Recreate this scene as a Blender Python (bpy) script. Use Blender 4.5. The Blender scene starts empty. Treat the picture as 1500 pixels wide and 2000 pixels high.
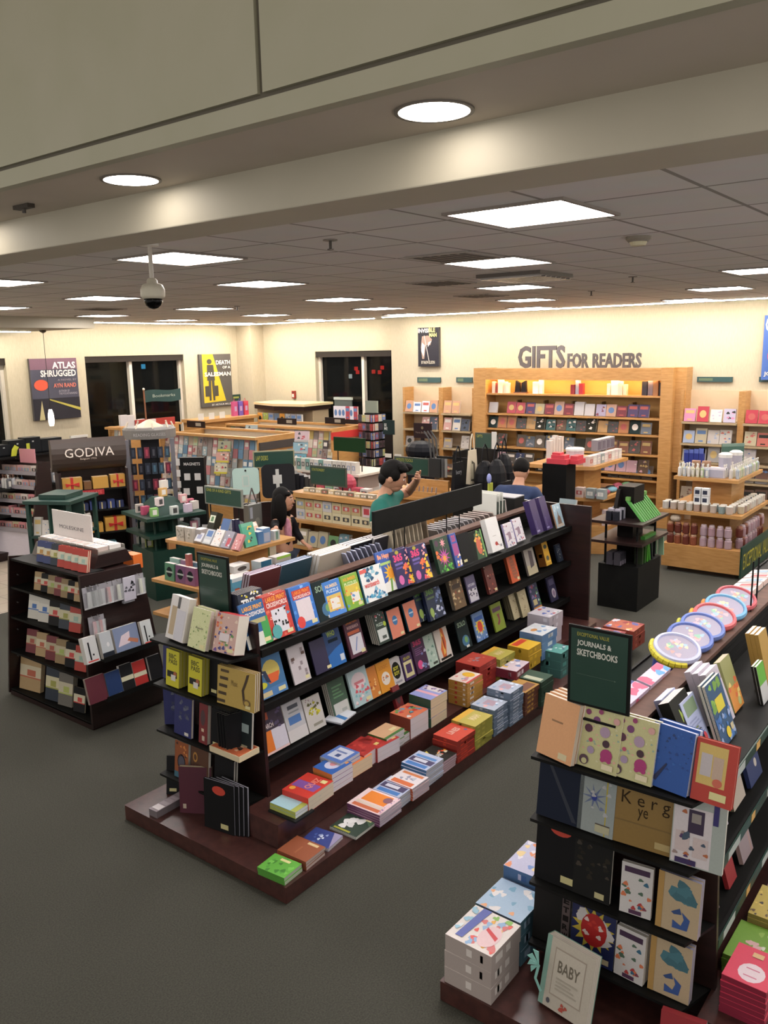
import bpy, math, random
from mathutils import Matrix, Vector
R = math.radians
scene = bpy.context.scene
# ---------------------------------------------------------------- camera
HC = 2.9
FPX, PITCH, ROLL, YAW = 1638.53, R(10.9711294), R(-1.18174265), R(52.10922256)
cy_, sy_, cp_, sp_ = math.cos(YAW), math.sin(YAW), math.cos(PITCH), math.sin(PITCH)
CF = Vector((sy_*cp_, cy_*cp_, -sp_)); CR0 = Vector((cy_, -sy_, 0)); CU0 = CR0.cross(CF)
CR = CR0*math.cos(ROLL)+CU0*math.sin(ROLL); CU = -CR0*math.sin(ROLL)+CU0*math.cos(ROLL)
cam_d = bpy.data.cameras.new('camera'); cam = bpy.data.objects.new('camera', cam_d)
scene.collection.objects.link(cam); scene.camera = cam
m = Matrix((CR, CU, -CF)).transposed().to_4x4(); m.translation = Vector((0, 0, HC)); cam.matrix_world = m
cam_d.sensor_fit = 'HORIZONTAL'; cam_d.sensor_width = 36; cam_d.lens = FPX/1500*36; cam_d.clip_start = .05; cam_d.clip_end = 100
# ---------------------------------------------------------------- world, exposure, big lights
w = bpy.data.worlds.new('world'); scene.world = w; w.use_nodes = True
w.node_tree.nodes['Background'].inputs[0].default_value = (1, .95, .88, 1)
w.node_tree.nodes['Background'].inputs[1].default_value = 1.0
scene.view_settings.view_transform = 'Standard'; scene.view_settings.look = 'None'
scene.view_settings.exposure = 0.0; scene.view_settings.gamma = 1; scene.view_settings.use_curve_mapping = False
LAMP_E = 37.0; DOWN_E = 20.0; WASH_E = 130.0; UPPER_W = 3
def area_light(name, loc, size, power, col=(1, .93, .84), rot=(0, 0, 0)):
    d = bpy.data.lights.new(name, 'AREA'); d.shape = 'RECTANGLE'; d.size, d.size_y = size; d.energy = power; d.color = col
    o = bpy.data.objects.new(name, d); o.location = loc; o.rotation_euler = rot; scene.collection.objects.link(o); return o
area_light('upper_fill_light', (-1.2, 2.2, 5.9), (1.2, 5), UPPER_W)  # added fill lamp out of view, brightens the fascia from above
area_light('fascia_fill_light', (.4, 1.6, 5.9), (1.2, 5), UPPER_W)  # second added fill lamp, unseen, with no fixture of its own
# ---------------------------------------------------------------- pixel -> place on a known plane (photo is 1500x2000)
def ray(u, v): return CF*FPX + CR*(u-750) + CU*(1000-v)
def PZ(u, v, z): d = ray(u, v); q = d*((z-HC)/d.z); q.z += HC; return q
def PX(u, v, x): d = ray(u, v); q = d*(x/d.x); q.z += HC; return q
def PY(u, v, y): d = ray(u, v); q = d*(y/d.y); q.z += HC; return q
def xof(u, y, z):    # x of the point on the line (y, z) seen in column u
    b = Vector((0, y, z-HC)); k = (u-750)
    return (FPX*CR.dot(b)-k*CF.dot(b))/(k*CF.x-FPX*CR.x)
def yof(u, x, z):
    b = Vector((x, 0, z-HC)); k = (u-750)
    return (FPX*CR.dot(b)-k*CF.dot(b))/(k*CF.y-FPX*CR.y)
# ---------------------------------------------------------------- materials
def lin(h):
    h = h.lstrip('#'); c = [int(h[i:i+2], 16)/255 for i in (0, 2, 4)]
    return tuple((x/12.92 if x <= .04045 else ((x+.055)/1.055)**2.4) for x in c)+(1,)
MC = {}
def col(h, rough=.5, metal=0, emit=0, key=None, noise=.06):
    k = (h, rough, metal, emit)
    if k in MC: return MC[k]
    m = bpy.data.materials.new('colour_'+h); m.use_nodes = True; nt = m.node_tree; b = nt.nodes['Principled BSDF']
    c = lin(h); b.inputs['Roughness'].default_value = rough; b.inputs['Metallic'].default_value = metal
    if max(c[:3]) < .03: b.inputs['Specular IOR Level'].default_value = .15
    if emit:
        b.inputs['Base Color'].default_value = c; b.inputs['Emission Color'].default_value = c; b.inputs['Emission Strength'].default_value = emit
    else:
        n = nt.nodes.new('ShaderNodeTexNoise'); n.inputs['Scale'].default_value = 30; n.inputs['Detail'].default_value = 1
        mx = nt.nodes.new('ShaderNodeMix'); mx.data_type = 'RGBA'
        mx.inputs[6].default_value = tuple(x*(1-noise) for x in c[:3])+(1,); mx.inputs[7].default_value = tuple(min(1, x*(1+noise)) for x in c[:3])+(1,)
        nt.links.new(n.outputs['Fac'], mx.inputs[0]); nt.links.new(mx.outputs[2], b.inputs['Base Color'])
    MC[k] = m; return m
def tex(name, c1, c2, scale=(1, 1, 1), nscale=5, rough=.5, detail=4, bump=0, lo=.35, hi=.65, kind='noise', coat=0):
    m = bpy.data.materials.new(name); m.use_nodes = True; nt = m.node_tree; b = nt.nodes['Principled BSDF']; N = nt.nodes.new; L = nt.links.new
    tc = N('ShaderNodeTexCoord'); mp = N('ShaderNodeMapping'); mp.inputs['Scale'].default_value = scale; L(tc.outputs['Object'], mp.inputs[0])
    n = N('ShaderNodeTexNoise'); n.inputs['Scale'].default_value = nscale; n.inputs['Detail'].default_value = detail; L(mp.outputs[0], n.inputs['Vector'])
    r = N('ShaderNodeValToRGB'); r.color_ramp.elements[0].position = lo; r.color_ramp.elements[1].position = hi
    r.color_ramp.elements[0].color = lin(c1); r.color_ramp.elements[1].color = lin(c2); L(n.outputs['Fac'], r.inputs[0]); L(r.outputs[0], b.inputs['Base Color'])
    b.inputs['Roughness'].default_value = rough; b.inputs['Coat Weight'].default_value = coat
    if max(lin(c2)[:3]) < .02: b.inputs['Specular IOR Level'].default_value = .18
    if bump:
        bp = N('ShaderNodeBump'); bp.inputs['Strength'].default_value = bump; bp.inputs['Distance'].default_value = .004; L(n.outputs['Fac'], bp.inputs['Height']); L(bp.outputs[0], b.inputs['Normal'])
    return m
def tiles(name, c1, mortar, sx, sy, off=(0, 0), gap=.012, rough=.8, var=.03):
    m = bpy.data.materials.new(name); m.use_nodes = True; nt = m.node_tree; b = nt.nodes['Principled BSDF']; N = nt.nodes.new; L = nt.links.new
    tc = N('ShaderNodeTexCoord'); mp = N('ShaderNodeMapping'); mp.inputs['Location'].default_value = (off[0], off[1], 0); L(tc.outputs['Object'], mp.inputs[0])
    br = N('ShaderNodeTexBrick'); br.offset = 0; br.inputs['Scale'].default_value = 1; br.inputs['Brick Width'].default_value = sx; br.inputs['Row Height'].default_value = sy
    br.inputs['Mortar Size'].default_value = gap; br.inputs['Mortar Smooth'].default_value = .1
    c = lin(c1); br.inputs['Color1'].default_value = tuple(x*(1-var) for x in c[:3])+(1,); br.inputs['Color2'].default_value = tuple(x*(1+var) for x in c[:3])+(1,)
    br.inputs['Mortar'].default_value = lin(mortar); L(mp.outputs[0], br.inputs[0])
    n = N('ShaderNodeTexNoise'); n.inputs['Scale'].default_value = 60; mx = N('ShaderNodeMix'); mx.data_type = 'RGBA'; mx.blend_type = 'MULTIPLY'; mx.inputs[0].default_value = .12
    L(br.outputs[0], mx.inputs[6]); L(n.outputs['Color'], mx.inputs[7]); L(mx.outputs[2], b.inputs['Base Color']); b.inputs['Roughness'].default_value = rough
    return m
M_CARPET = tex('carpet', '313129', '43423a', nscale=130, rough=.95, detail=6, bump=.5)
M_TILEFLOOR = tiles('floor_tiles', 'a89c8c', '8a7f72', .33, .33, gap=.008, rough=.4)
M_CEIL = tiles('ceiling_tiles', 'd2cdc9', '8f8881', .6, .6, off=(.08, .08), gap=.011, rough=.9)
M_DRY = tex('painted_drywall', 'aca594', 'b0a998', nscale=3, rough=.6)
M_SOFFIT = tex('soffit_paint', 'b4a99a', 'b8ad9e', nscale=3, rough=.7)
M_FASCIA = tex('fascia_paint', '98957f', '9c9884', nscale=3, rough=.45)
M_WALL = tex('cream_wallcovering', 'aea38c', 'b6ab94', scale=(8, 8, 1), nscale=12, rough=.8)
M_WOOD = tex('honey_oak', 'a87a44', 'b88a54', scale=(2, 2, 14), nscale=3, rough=.42, detail=6, coat=.15)
M_WOODH = tex('honey_oak_horizontal', 'a87a44', 'b88a54', scale=(3, 3, 20), nscale=2, rough=.42, detail=6, coat=.15)
M_BIRCH = tex('pale_birch_panel', 'c0a888', 'c8b092', nscale=4, rough=.6)
M_DARK = tex('espresso_laminate', '1e1110', '2a1716', scale=(1, 1, 8), nscale=4, rough=.38)
M_DARK2 = tex('espresso_plinth', '3a2220', '4a2c28', scale=(6, 6, 6), nscale=4, rough=.3)
M_LEDGE = tex('walnut_ledge', '543a30', '624438', scale=(6, 2, 2), nscale=4, rough=.7)
M_BLACK = tex('black_shelf_metal', '0d0d0d', '131312', nscale=8, rough=.6)
M_GREEN = tex('forest_green_paint', '0f3028', '13382e', nscale=5, rough=.45)
M_GSIGN = tex('green_sign_face', '1c3a30', '203e34', nscale=5, rough=.35)
M_SLAT = tex('slatwall_brown', '1c1110', '2a1a18', scale=(1, 1, 22), nscale=2, rough=.4)
M_STEEL = col('9a9690', .35, .6)
M_WHITE = col('d8d2c8', .6)
def glass(name, tint='ffffff', alpha=.25, rough=.05):
    m = bpy.data.materials.new(name); m.use_nodes = True; b = m.node_tree.nodes['Principled BSDF']
    b.inputs['Base Color'].default_value = lin(tint); b.inputs['Alpha'].default_value = alpha; b.inputs['Roughness'].default_value = rough
    n = m.node_tree.nodes.new('ShaderNodeTexNoise'); n.inputs['Scale'].default_value = 3
    return m
M_CLEAR = glass('clear_plastic', 'e8ecec', .22)
M_PANE = bpy.data.materials.new('window_glass'); M_PANE.use_nodes = True
_b = M_PANE.node_tree.nodes['Principled BSDF']; _b.inputs['Base Color'].default_value = lin('0c0d0c'); _b.inputs['Roughness'].default_value = .04; _b.inputs['Specular IOR Level'].default_value = .4
M_LAMP = col('fff8f4', .5, 0, LAMP_E); M_DOWN = col('fff6ec', .5, 0, DOWN_E); M_WASH = col('fff8ea', .5, 0, WASH_E)
def mt(m): return col(m) if isinstance(m, str) else m
# ---------------------------------------------------------------- mesh builder
TC = {}
def text_mesh(s, bold=.02):
    k = (s, bold)
    if k in TC: return TC[k]
    cu = bpy.data.curves.new('t', 'FONT'); cu.body = s; cu.resolution_u = 2; cu.offset = bold; cu.align_x = 'LEFT'; cu.space_line = .85
    o = bpy.data.objects.new('t', cu); me = o.to_mesh()
    vs = [v.co.copy() for v in me.vertices]; fs = [tuple(p.vertices) for p in me.polygons]
    o.to_mesh_clear(); bpy.data.objects.remove(o); bpy.data.curves.remove(cu)
    if not vs: TC[k] = ([], []); return TC[k]
    x0 = min(v.x for v in vs); x1 = max(v.x for v in vs); y0 = min(v.y for v in vs); y1 = max(v.y for v in vs)
    vs = [((v.x-x0)/(x1-x0+1e-9), (v.y-y0)/(y1-y0+1e-9)) for v in vs]; TC[k] = (vs, fs); return TC[k]
class MB:
    def __init__(s, M=None): s.V = []; s.F = []; s.I = []; s.mats = []; s.M = M or Matrix()
    def mi(s, m):
        m = mt(m)
        if m not in s.mats: s.mats.append(m)
        return s.mats.index(m)
    def add(s, vs, fs, m):
        b = len(s.V); s.V += [s.M @ Vector(v) for v in vs]; i = s.mi(m)
        for f in fs: s.F.append(tuple(b+k for k in f)); s.I.append(i)
        return s
    def box(s, a, b, m, mtop=None):
        x0, y0, z0 = a; x1, y1, z1 = b
        vs = [(x0, y0, z0), (x1, y0, z0), (x1, y1, z0), (x0, y1, z0), (x0, y0, z1), (x1, y0, z1), (x1, y1, z1), (x0, y1, z1)]
        s.add(vs, [(0, 3, 2, 1), (0, 1, 5, 4), (1, 2, 6, 5), (2, 3, 7, 6), (3, 0, 4, 7)], m); s.add(vs, [(4, 5, 6, 7)], mtop or m); return s
    def hexa(s, vs, m): return s.add(vs, [(0, 3, 2, 1), (4, 5, 6, 7), (0, 1, 5, 4), (1, 2, 6, 5), (2, 3, 7, 6), (3, 0, 4, 7)], m)
    def poly(s, pts, m): return s.add(pts, [tuple(range(len(pts)))], m)
    def prism(s, pts, d, m, mside=None):   # pts 3d planar polygon, d extrusion vector
        n = len(pts); d = Vector(d); q = [Vector(p)+d for p in pts]
        s.add(list(pts)+q, [tuple(range(n-1, -1, -1)), tuple(range(n, 2*n))], m)
        return s.add(list(pts)+q, [(i, (i+1) % n, n+(i+1) % n, n+i) for i in range(n)], mside or m)
    def cyl(s, p, q, r0, m, r1=None, n=12, cap=True):
        p = Vector(p); q = Vector(q); r1 = r0 if r1 is None else r1; a = (q-p).normalized(); u = a.orthogonal().normalized(); v = a.cross(u)
        vs = [p+(u*math.cos(t)+v*math.sin(t))*r0 for t in [2*math.pi*i/n for i in range(n)]]+[q+(u*math.cos(t)+v*math.sin(t))*r1 for t in [2*math.pi*i/n for i in range(n)]]
        fs = [(i, (i+1) % n, n+(i+1) % n, n+i) for i in range(n)]
        if cap: fs += [tuple(range(n-1, -1, -1)), tuple(range(n, 2*n))]
        return s.add(vs, fs, m)
    def tube(s, pts, r, m, n=6):
        for a, b in zip(pts, pts[1:]): s.cyl(a, b, r, m, n=n)
        return s
    def lathe(s, prof, m, c=(0, 0, 0), n=16):   # prof [(r, z)]
        vs = []; fs = []
        for r, z in prof:
            for i in range(n): t = 2*math.pi*i/n; vs.append((c[0]+r*math.cos(t), c[1]+r*math.sin(t), c[2]+z))
        for j in range(len(prof)-1):
            for i in range(n): fs.append((j*n+i, j*n+(i+1) % n, (j+1)*n+(i+1) % n, (j+1)*n+i))
        fs += [tuple(range(n-1, -1, -1)), tuple(range((len(prof)-1)*n, len(prof)*n))]
        return s.add(vs, fs, m)
    def ell(s, c, r, m, n=12, k=8):
        pr = [(math.sin(math.pi*j/k), -math.cos(math.pi*j/k)) for j in range(k+1)]; vs = []; fs = []
        for a, z in pr:
            for i in range(n): t = 2*math.pi*i/n; vs.append((c[0]+r[0]*a*math.cos(t), c[1]+r[1]*a*math.sin(t), c[2]+r[2]*z))
        for j in range(k):
            for i in range(n): fs.append((j*n+i, j*n+(i+1) % n, (j+1)*n+(i+1) % n, (j+1)*n+i))
        return s.add(vs, fs, m)
    def text(s, t, o, U, V, m, bold=.02):   # fills the parallelogram o, U, V
        vs, fs = text_mesh(t, bold); o = Vector(o); U = Vector(U); V = Vector(V)
        if vs: s.add([o+U*a+V*b for a, b in vs], fs, m)
        return s
    def art(s, o, U, V, N, els, step=.0004):
        o = Vector(o); U = Vector(U); V = Vector(V); N = Vector(N).normalized(); k = step
        for e in els:
            off = o+N*k; q = lambda a, b: off+U*a+V*b
            if e[0] == 'R': s.poly([q(e[1], e[2]), q(e[3], e[2]), q(e[3], e[4]), q(e[1], e[4])], e[5])
            elif e[0] == 'E': s.poly([q(e[1]+e[3]*math.cos(t), e[2]+e[4]*math.sin(t)) for t in [2*math.pi*i/14 for i in range(14)]], e[5])
            elif e[0] == 'P': s.poly([q(a, b) for a, b in e[1]], e[2])
            elif e[0] == 'T': s.text(e[1], q(e[2], e[3]), U*(e[4]-e[2]), V*(e[5]-e[3]), e[6], e[7] if len(e) > 7 else .025)
            elif e[0] == 'B':   # scattered blobs: n, seed, colours, rmin, rmax, x0,y0,x1,y1
                _, n, sd, cs, r0, r1, x0, y0, x1, y1 = e; rg = random.Random(sd)
                for i in range(n):
                    cx = rg.uniform(x0, x1); cyy = rg.uniform(y0, y1); a = rg.uniform(r0, r1); b = a*rg.uniform(.6, 1); off = o+N*(k+i*step*.12); ph = rg.uniform(0, 3)
                    asp = U.length/V.length
                    s.poly([off+U*min(max(cx+a*math.cos(t)*(1+.25*math.cos(3*t+ph)), .01), .99)+V*min(max(cyy+b*asp*math.sin(t)*(1+.25*math.cos(3*t+ph)), .01), .99) for t in [2*math.pi*i/9 for i in range(9)]], rg.choice(cs))
                k += n*step*.12
            elif e[0] == 'S':   # starburst
                _, cx, cyy, r0, r1, n, c = e; asp = U.length/V.length; P = []
                for i in range(2*n): t = math.pi*i/n; r = (r1 if i % 2 else r0); P.append(q(cx+r*math.cos(t), cyy+r*asp*math.sin(t)))
                s.poly(P, c)
            k += step
        return s
    def mesh(s, name, smooth=False):
        me = bpy.data.meshes.new(name); me.from_pydata(s.V, [], s.F)
        for m in s.mats: me.materials.append(m)
        me.polygons.foreach_set('material_index', s.I)
        if smooth: me.polygons.foreach_set('use_smooth', [True]*len(s.F))
        me.update(); return me
    def build(s, name, parent=None, smooth=False, bevel=0):
        o = bpy.data.objects.new(name, s.mesh(name, smooth)); scene.collection.objects.link(o)
        if parent: o.parent = parent
        if bevel: b = o.modifiers.new('bevel', 'BEVEL'); b.width = bevel; b.segments = 2; b.limit_method = 'ANGLE'
        return o
def tag(o, label=None, cat=None, group=None, kind=None):
    if label: o['label'] = label
    if cat: o['category'] = cat
    if group: o['group'] = group
    if kind: o['kind'] = kind
    return o
def empty(name, M, label, cat, group=None):
    o = bpy.data.objects.new(name, None); o.empty_display_size = .05; scene.collection.objects.link(o)
    o.matrix_world = M if isinstance(M, Matrix) else Matrix.Translation(M)
    return tag(o, label, cat, group)
def struct(mb, name, **k): return tag(mb.build(name, **k), kind='structure')
def T(x, y, z): return Matrix.Translation((x, y, z))
def RX(a): return Matrix.Rotation(a, 4, 'X')
def RY(a): return Matrix.Rotation(a, 4, 'Y')
def RZ(a): return Matrix.Rotation(a, 4, 'Z')
ORD = ['zeroth', 'first', 'second', 'third', 'fourth', 'fifth', 'sixth', 'seventh', 'eighth', 'ninth', 'tenth', 'eleventh', 'twelfth', 'thirteenth', 'fourteenth', 'fifteenth', 'sixteenth', 'seventeenth', 'eighteenth', 'nineteenth', 'twentieth'] + ['twenty-'+w for w in 'first second third fourth fifth sixth seventh eighth ninth'.split()]
# ---------------------------------------------------------------- room
CZ = 3.5
struct(MB().box((-3, -3, -.06), (16, 9.2, 0), M_CARPET), 'floor')
struct(MB().box((7.6, 9.2, -.06), (16, 15.2, 0), M_CARPET), 'floor')
struct(MB().box((-3, 9.2, -.06), (7.6, 15.2, 0), M_TILEFLOOR), 'floor')
struct(MB().box((2.95, -3, CZ), (16, 15.2, CZ+.1), M_CEIL), 'ceiling')
b = MB(); b.box((2.65, -3, 3.48), (2.97, 15.2, 3.75), M_DRY); struct(b, 'trim_1', bevel=.006)          # beam
struct(MB().box((2.16, -3, 3.66), (2.66, 15.2, 3.75), M_SOFFIT), 'ceiling')                              # soffit with the downlights
# fascia panels with reveals above the soffit
zt = PX(0, 335, 2.13).z; yj = PX(508, 190, 2.13).y
b = MB(); b.box((2.13, -3, 3.655), (2.18, 15.2, zt), M_FASCIA)
b.box((2.145, -3, zt), (2.18, 15.2, 6.2), col('5a5448', .8))
b.box((2.13, -3, zt+.018), (2.15, yj-.012, 6.2), M_FASCIA); b.box((2.13, yj+.012, zt+.018), (2.15, 15.2, 6.2), M_FASCIA); struct(b, 'trim_2')
struct(MB().box((-3, -3, 6.2), (2.2, 15.2, 6.3), M_SOFFIT), 'ceiling')
# walls
YW, XG, XW = 14.6, 13.45, 13.8
def wall_with_holes(name, axis, pos, a0, a1, holes, z1=CZ, th=.2, flip=1):
    b = MB(); xs = sorted(set([a0, a1]+[h[0] for h in holes]+[h[1] for h in holes]))
    def bx(p0, p1, z0, zz):
        if axis == 'x': b.box((p0, pos, z0), (p1, pos+th, zz), M_WALL)
        else: b.box((pos, p0, z0), (pos+th, p1, zz), M_WALL)
    for p0, p1 in zip(xs, xs[1:]):
        h = [h for h in holes if h[0] <= p0+1e-6 and h[1] >= p1-1e-6]
        if h: bx(p0, p1, 0, h[0][2]); bx(p0, p1, h[0][3], z1)
        else: bx(p0, p1, 0, z1)
    return struct(b, name)
WZ = 2.88
w1 = (PY(165, 697, YW).x, PY(358, 692, YW).x); w0 = (PY(10, 700, YW).x-2.4, PY(10, 700, YW).x)
w2 = (PX(765, 687, XW).y-.3, PX(615, 687, XW).y)
wall_with_holes('wall_left', 'x', YW, -3, 13.95, [w0+(.5, WZ), w1+(.5, WZ)])
wall_with_holes('wall_back', 'y', XW, 10.0, 15.2, [(w2[0], w2[1], .1, WZ)])
struct(MB().box((XG, -3, 0), (XG+.3, 10.2, CZ), M_WALL), 'wall_gifts')
struct(MB().box((13.4, 14.12, 0), (XW+.05, YW+.05, CZ), M_WALL), 'wall_column')
struct(MB().box((-3, 12.2, 3.33), (8.15, YW, CZ), M_DRY), 'trim_3')
M_FRAME = col('cfc6b8', .45); M_BRONZE = col('2c2622', .5)
def window(n, axis, pos, a0, a1, z0, mull):
    b = MB(); g = MB(); d = .16
    def bx(B, p0, p1, q0, q1, za, zb, m):
        if axis == 'x': B.box((p0, pos+q0, za), (p1, pos+q1, zb), m)
        else: B.box((pos+q0, p0, za), (pos+q1, p1, zb), m)
    bx(b, a0, a1, .02, .17, WZ-.12, WZ, M_BRONZE)
    for p in [a0+.03, a1-.03]: bx(b, p-.03, p+.03, .1, .17, z0, WZ-.12, M_FRAME)
    for p in mull: bx(b, p-.035, p+.035, .08, .17, z0, WZ-.12, M_FRAME)
    bx(b, a0, a1, .1, .17, z0, z0+.05, M_FRAME)
    o = struct(b, 'window_%d' % n)
    bx(g, a0, a1, .185, .195, z0, WZ, M_PANE); g.build('window_pane', o)
window(1, 'x', YW, w1[0], w1[1], .5, [PY(263, 760, YW).x])
window(2, 'x', YW, w0[0], w0[1], .5, [w0[0]+1.2])
window(3, 'y', XW, w2[0], w2[1], .1, [PX(705, 760, XW).y])
# outside in the dark: low building masses and shop lights
b = MB(); b.box((6, 22, 0), (20, 23, 5), col('161614', .9)); b.box((22, 4, 0), (23, 20, 4), col('131416', .9)); b.box((10.9, 15.6, 0), (11.5, 15.9, 3.2), col('4a401e', .9)); struct(b, 'wall_exterior')
struct(MB().box((-3, 15.2, -.2), (30, 30, -.1), col('22221f', .9)), 'floor'); struct(MB().box((16, -3, -.2), (30, 15.2, -.1), col('22221f', .9)), 'floor')
# the glow of shop signs across the street
def outlight(u, v, s, c, lab, axis='x', name='distant_sign'):
    p = PY(u, v, 21.9) if axis == 'x' else PX(u, v, 21.9)
    b = MB(); b.box((p.x-s[0]/2, p.y-.05, p.z-s[1]/2), (p.x+s[0]/2, p.y+.0, p.z+s[1]/2), col(c, .5, 0, 6)) if axis == 'x' else b.box((p.x-.05, p.y-s[0]/2, p.z-s[1]/2), (p.x, p.y+s[0]/2, p.z+s[1]/2), col(c, .5, 0, 6))
    tag(b.build(name), lab, 'light')
# ---------------------------------------------------------------- ceiling lamps
def lamp_mesh():
    f = MB()
    for a, c in (((-.3, -.3), (.3, -.28)), ((-.3, .28), (.3, .3)), ((-.3, -.28), (-.28, .28)), ((.28, -.28), (.3, .28))):
        f.box((a[0], a[1], -.012), (c[0], c[1], .0), col('8a8078', .6))
    d = MB().box((-.28, -.28, -.008), (.28, .28, -.002), M_LAMP)
    return f.mesh('lamp_frame'), d.mesh('diffuser')
lf, ld = lamp_mesh()
rows = [(3.62, [-.5, 1.92, 4.42, 6.76, 9.2]), (5.46, [-1.7, .76, 3.16, 5.58, 7.98, 10.2]), (7.84, [-.5, 1.94, 4.35, 6.73, 9.13, 11.5]), (10.08, [.56, 2.96, 5.41, 7.86, 10.23, 12.55]), (12.25, [-.8, 1.6, 4.02, 6.5, 8.95, 11.36, 13.3])]
for i, (x, ys) in enumerate(rows):
    for j, y in enumerate(ys):
        e = empty('ceiling_lamp', (x, y, CZ), 'square ceiling light panel, %s from the right in the %s row from the camera' % (ORD[j+1], ORD[i+1]), 'lamp', 'square ceiling light panels')
        for n, me in (('lamp_frame', lf), ('diffuser', ld)):
            o = bpy.data.objects.new(n, me); scene.collection.objects.link(o); o.parent = e
for k, (x, y, w_) in enumerate(((2.43, .03, 'beyond the right edge'), (2.43, 1.65, 'the larger one near the picture centre'), (2.43, 3.27, 'the one further left'), (2.43, 4.89, 'out past the left edge'))):
    e = empty('downlight', (x, y, 3.66), 'round recessed downlight in the soffit, '+w_, 'lamp', 'round soffit downlights')
    MB().lathe([(.118, -.002), (.118, -.005)], M_DOWN, n=32).build('lens', e)
    r = MB(); n = 32
    for i in range(n):
        a, c = 2*math.pi*i/n, 2*math.pi*(i+1)/n
        f = lambda t, q, z: (q*math.cos(t), q*math.sin(t), z)
        r.add([f(a, .118, -.006), f(c, .118, -.006), f(c, .132, -.006), f(a, .132, -.006), f(a, .118, -.0), f(c, .118, -.0), f(c, .132, -.0), f(a, .132, -.0)], [(3, 2, 1, 0), (0, 1, 5, 4), (2, 3, 7, 6)], col('6c645c', .5))
    r.build('trim_ring', e)
# wall-wash troughs let into the ceiling along the walls
tag(MB().box((XG-.6, -2.8, CZ-.012), (XG-.565, 9.95, CZ-.002), M_WASH).build('wall_washer_lamp'), 'long recessed wall washer above the gift wall', 'lamp')
tag(MB().box((XW-.65, 10.4, CZ-.012), (XW-.615, 13.9, CZ-.002), M_WASH).build('wall_washer_lamp'), 'recessed wall washer over the narrow dark window', 'lamp')
tag(MB().box((8.3, YW-.65, CZ-.012), (13.2, YW-.615, CZ-.002), M_WASH).build('wall_washer_lamp'), 'recessed wall washer over the wide dark window', 'lamp')
tag(MB().box((-2.5, YW-.55, 3.318), (8.1, YW-.515, 3.328), M_WASH).build('wall_washer_lamp'), 'wall washer under the lowered soffit at far left', 'lamp')
# ---------------------------------------------------------------- ceiling things
p = PZ(303, 470, CZ); p = Vector((2.99+.02, 3.93, CZ)); e = empty('security_camera', p, 'white dome security camera hanging on a pole from the ceiling', 'camera')
MB().cyl((0, 0, 0), (0, 0, -.02), .05, M_WHITE, n=16).cyl((0, 0, 0), (0, 0, -.2), .012, col('b8b0a4', .4)).build('mounting_pole', e, smooth=False)
MB().lathe([(.018, -.19), (.028, -.2), (.03, -.215), (.055, -.225), (.066, -.25), (.066, -.285), (.058, -.3)], col('b4ad9c', .5), n=20).build('housing', e, smooth=True)
MB().lathe([(.05, -.298), (.05, -.315), (.042, -.335), (.025, -.35), (.004, -.356)], col('0a0a0a', .08), n=20).build('dome', e, smooth=True)
def sprinkler(u, v, z, lab):
    p = PZ(u, v, z); e = MB(); e.cyl((p.x, p.y, z), (p.x, p.y, z-.006), .04, col('7a726a', .5)); e.cyl((p.x, p.y, z), (p.x, p.y, z-.05), .008, col('4a443e', .4, .5)); e.cyl((p.x, p.y, z-.05), (p.x, p.y, z-.054), .018, col('4a443e', .4, .5))
    tag(e.build('sprinkler_head'), lab, 'sprinkler', 'ceiling sprinkler heads')
sprinkler(645, 468, CZ, 'ceiling sprinkler head left of the nearest big light panel'); sprinkler(1236, 540, CZ, 'small ceiling sprinkler beyond the smoke detector')
sprinkler(1155, 568, CZ, 'dark ceiling sprinkler above the gift sign'); sprinkler(463, 598, CZ, 'tiny sprinkler beyond the left light panels')
p = PZ(1247, 462, CZ); e = empty('smoke_detector', p, 'white round smoke detector on the ceiling right of the big light panel', 'detector')
MB().lathe([(.07, 0), (.07, -.015), (.055, -.03)], col('8a8174', .6), n=20).build('base', e); MB().lathe([(.05, -.03), (.04, -.05), (.02, -.052)], col('c8c0a0', .6), n=20).build('sensor', e)
b = MB(); p = PZ(46, 400, 3.66); b.box((p.x-.02, p.y-.07, 3.64), (p.x+.02, p.y+.07, 3.66), col('3c342c', .6)); b.cyl((p.x, p.y, 3.64), (p.x, p.y, 3.62), .01, col('4a443e')); tag(b.build('sprinkler_head'), 'broken-edged dark sprinkler opening in the soffit at far left', 'sprinkler')
for (u, v, lab) in ((862, 552, 'air vent right of centre, beside the second light panel'), (940, 577, 'dark ceiling vent near the gift wall'), (197, 603, 'dark ceiling vent at the left, before the soffit'), (888, 501, 'round flush ceiling speaker by the second light panel')):
    p = PZ(u, v, CZ); e = MB(); e.box((p.x-.24, p.y-.24, CZ-.01), (p.x+.24, p.y+.24, CZ-.002), col('a09890', .7))
    for i in range(6): e.box((p.x-.2, p.y-.2+i*.072, CZ-.014), (p.x+.2, p.y-.165+i*.072, CZ-.01), col('5c554e', .7))
    tag(e.build('ceiling_vent'), lab, 'vent')
p = PZ(1025, 536, CZ); e = empty('light_fixture', p, 'unlit louvred ceiling fixture reflecting light, beyond second panel', 'lamp')
MB().box((-.3, -.3, -.03), (.3, .3, 0), col('5a524c', .5)).build('housing', e)
b = MB(); [b.box((-.26+.09*i, -.28, -.045), (-.24+.09*i, .28, -.03), col('d8d4d0', .12, .8)) for i in range(7)]; b.build('louvre', e)
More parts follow.
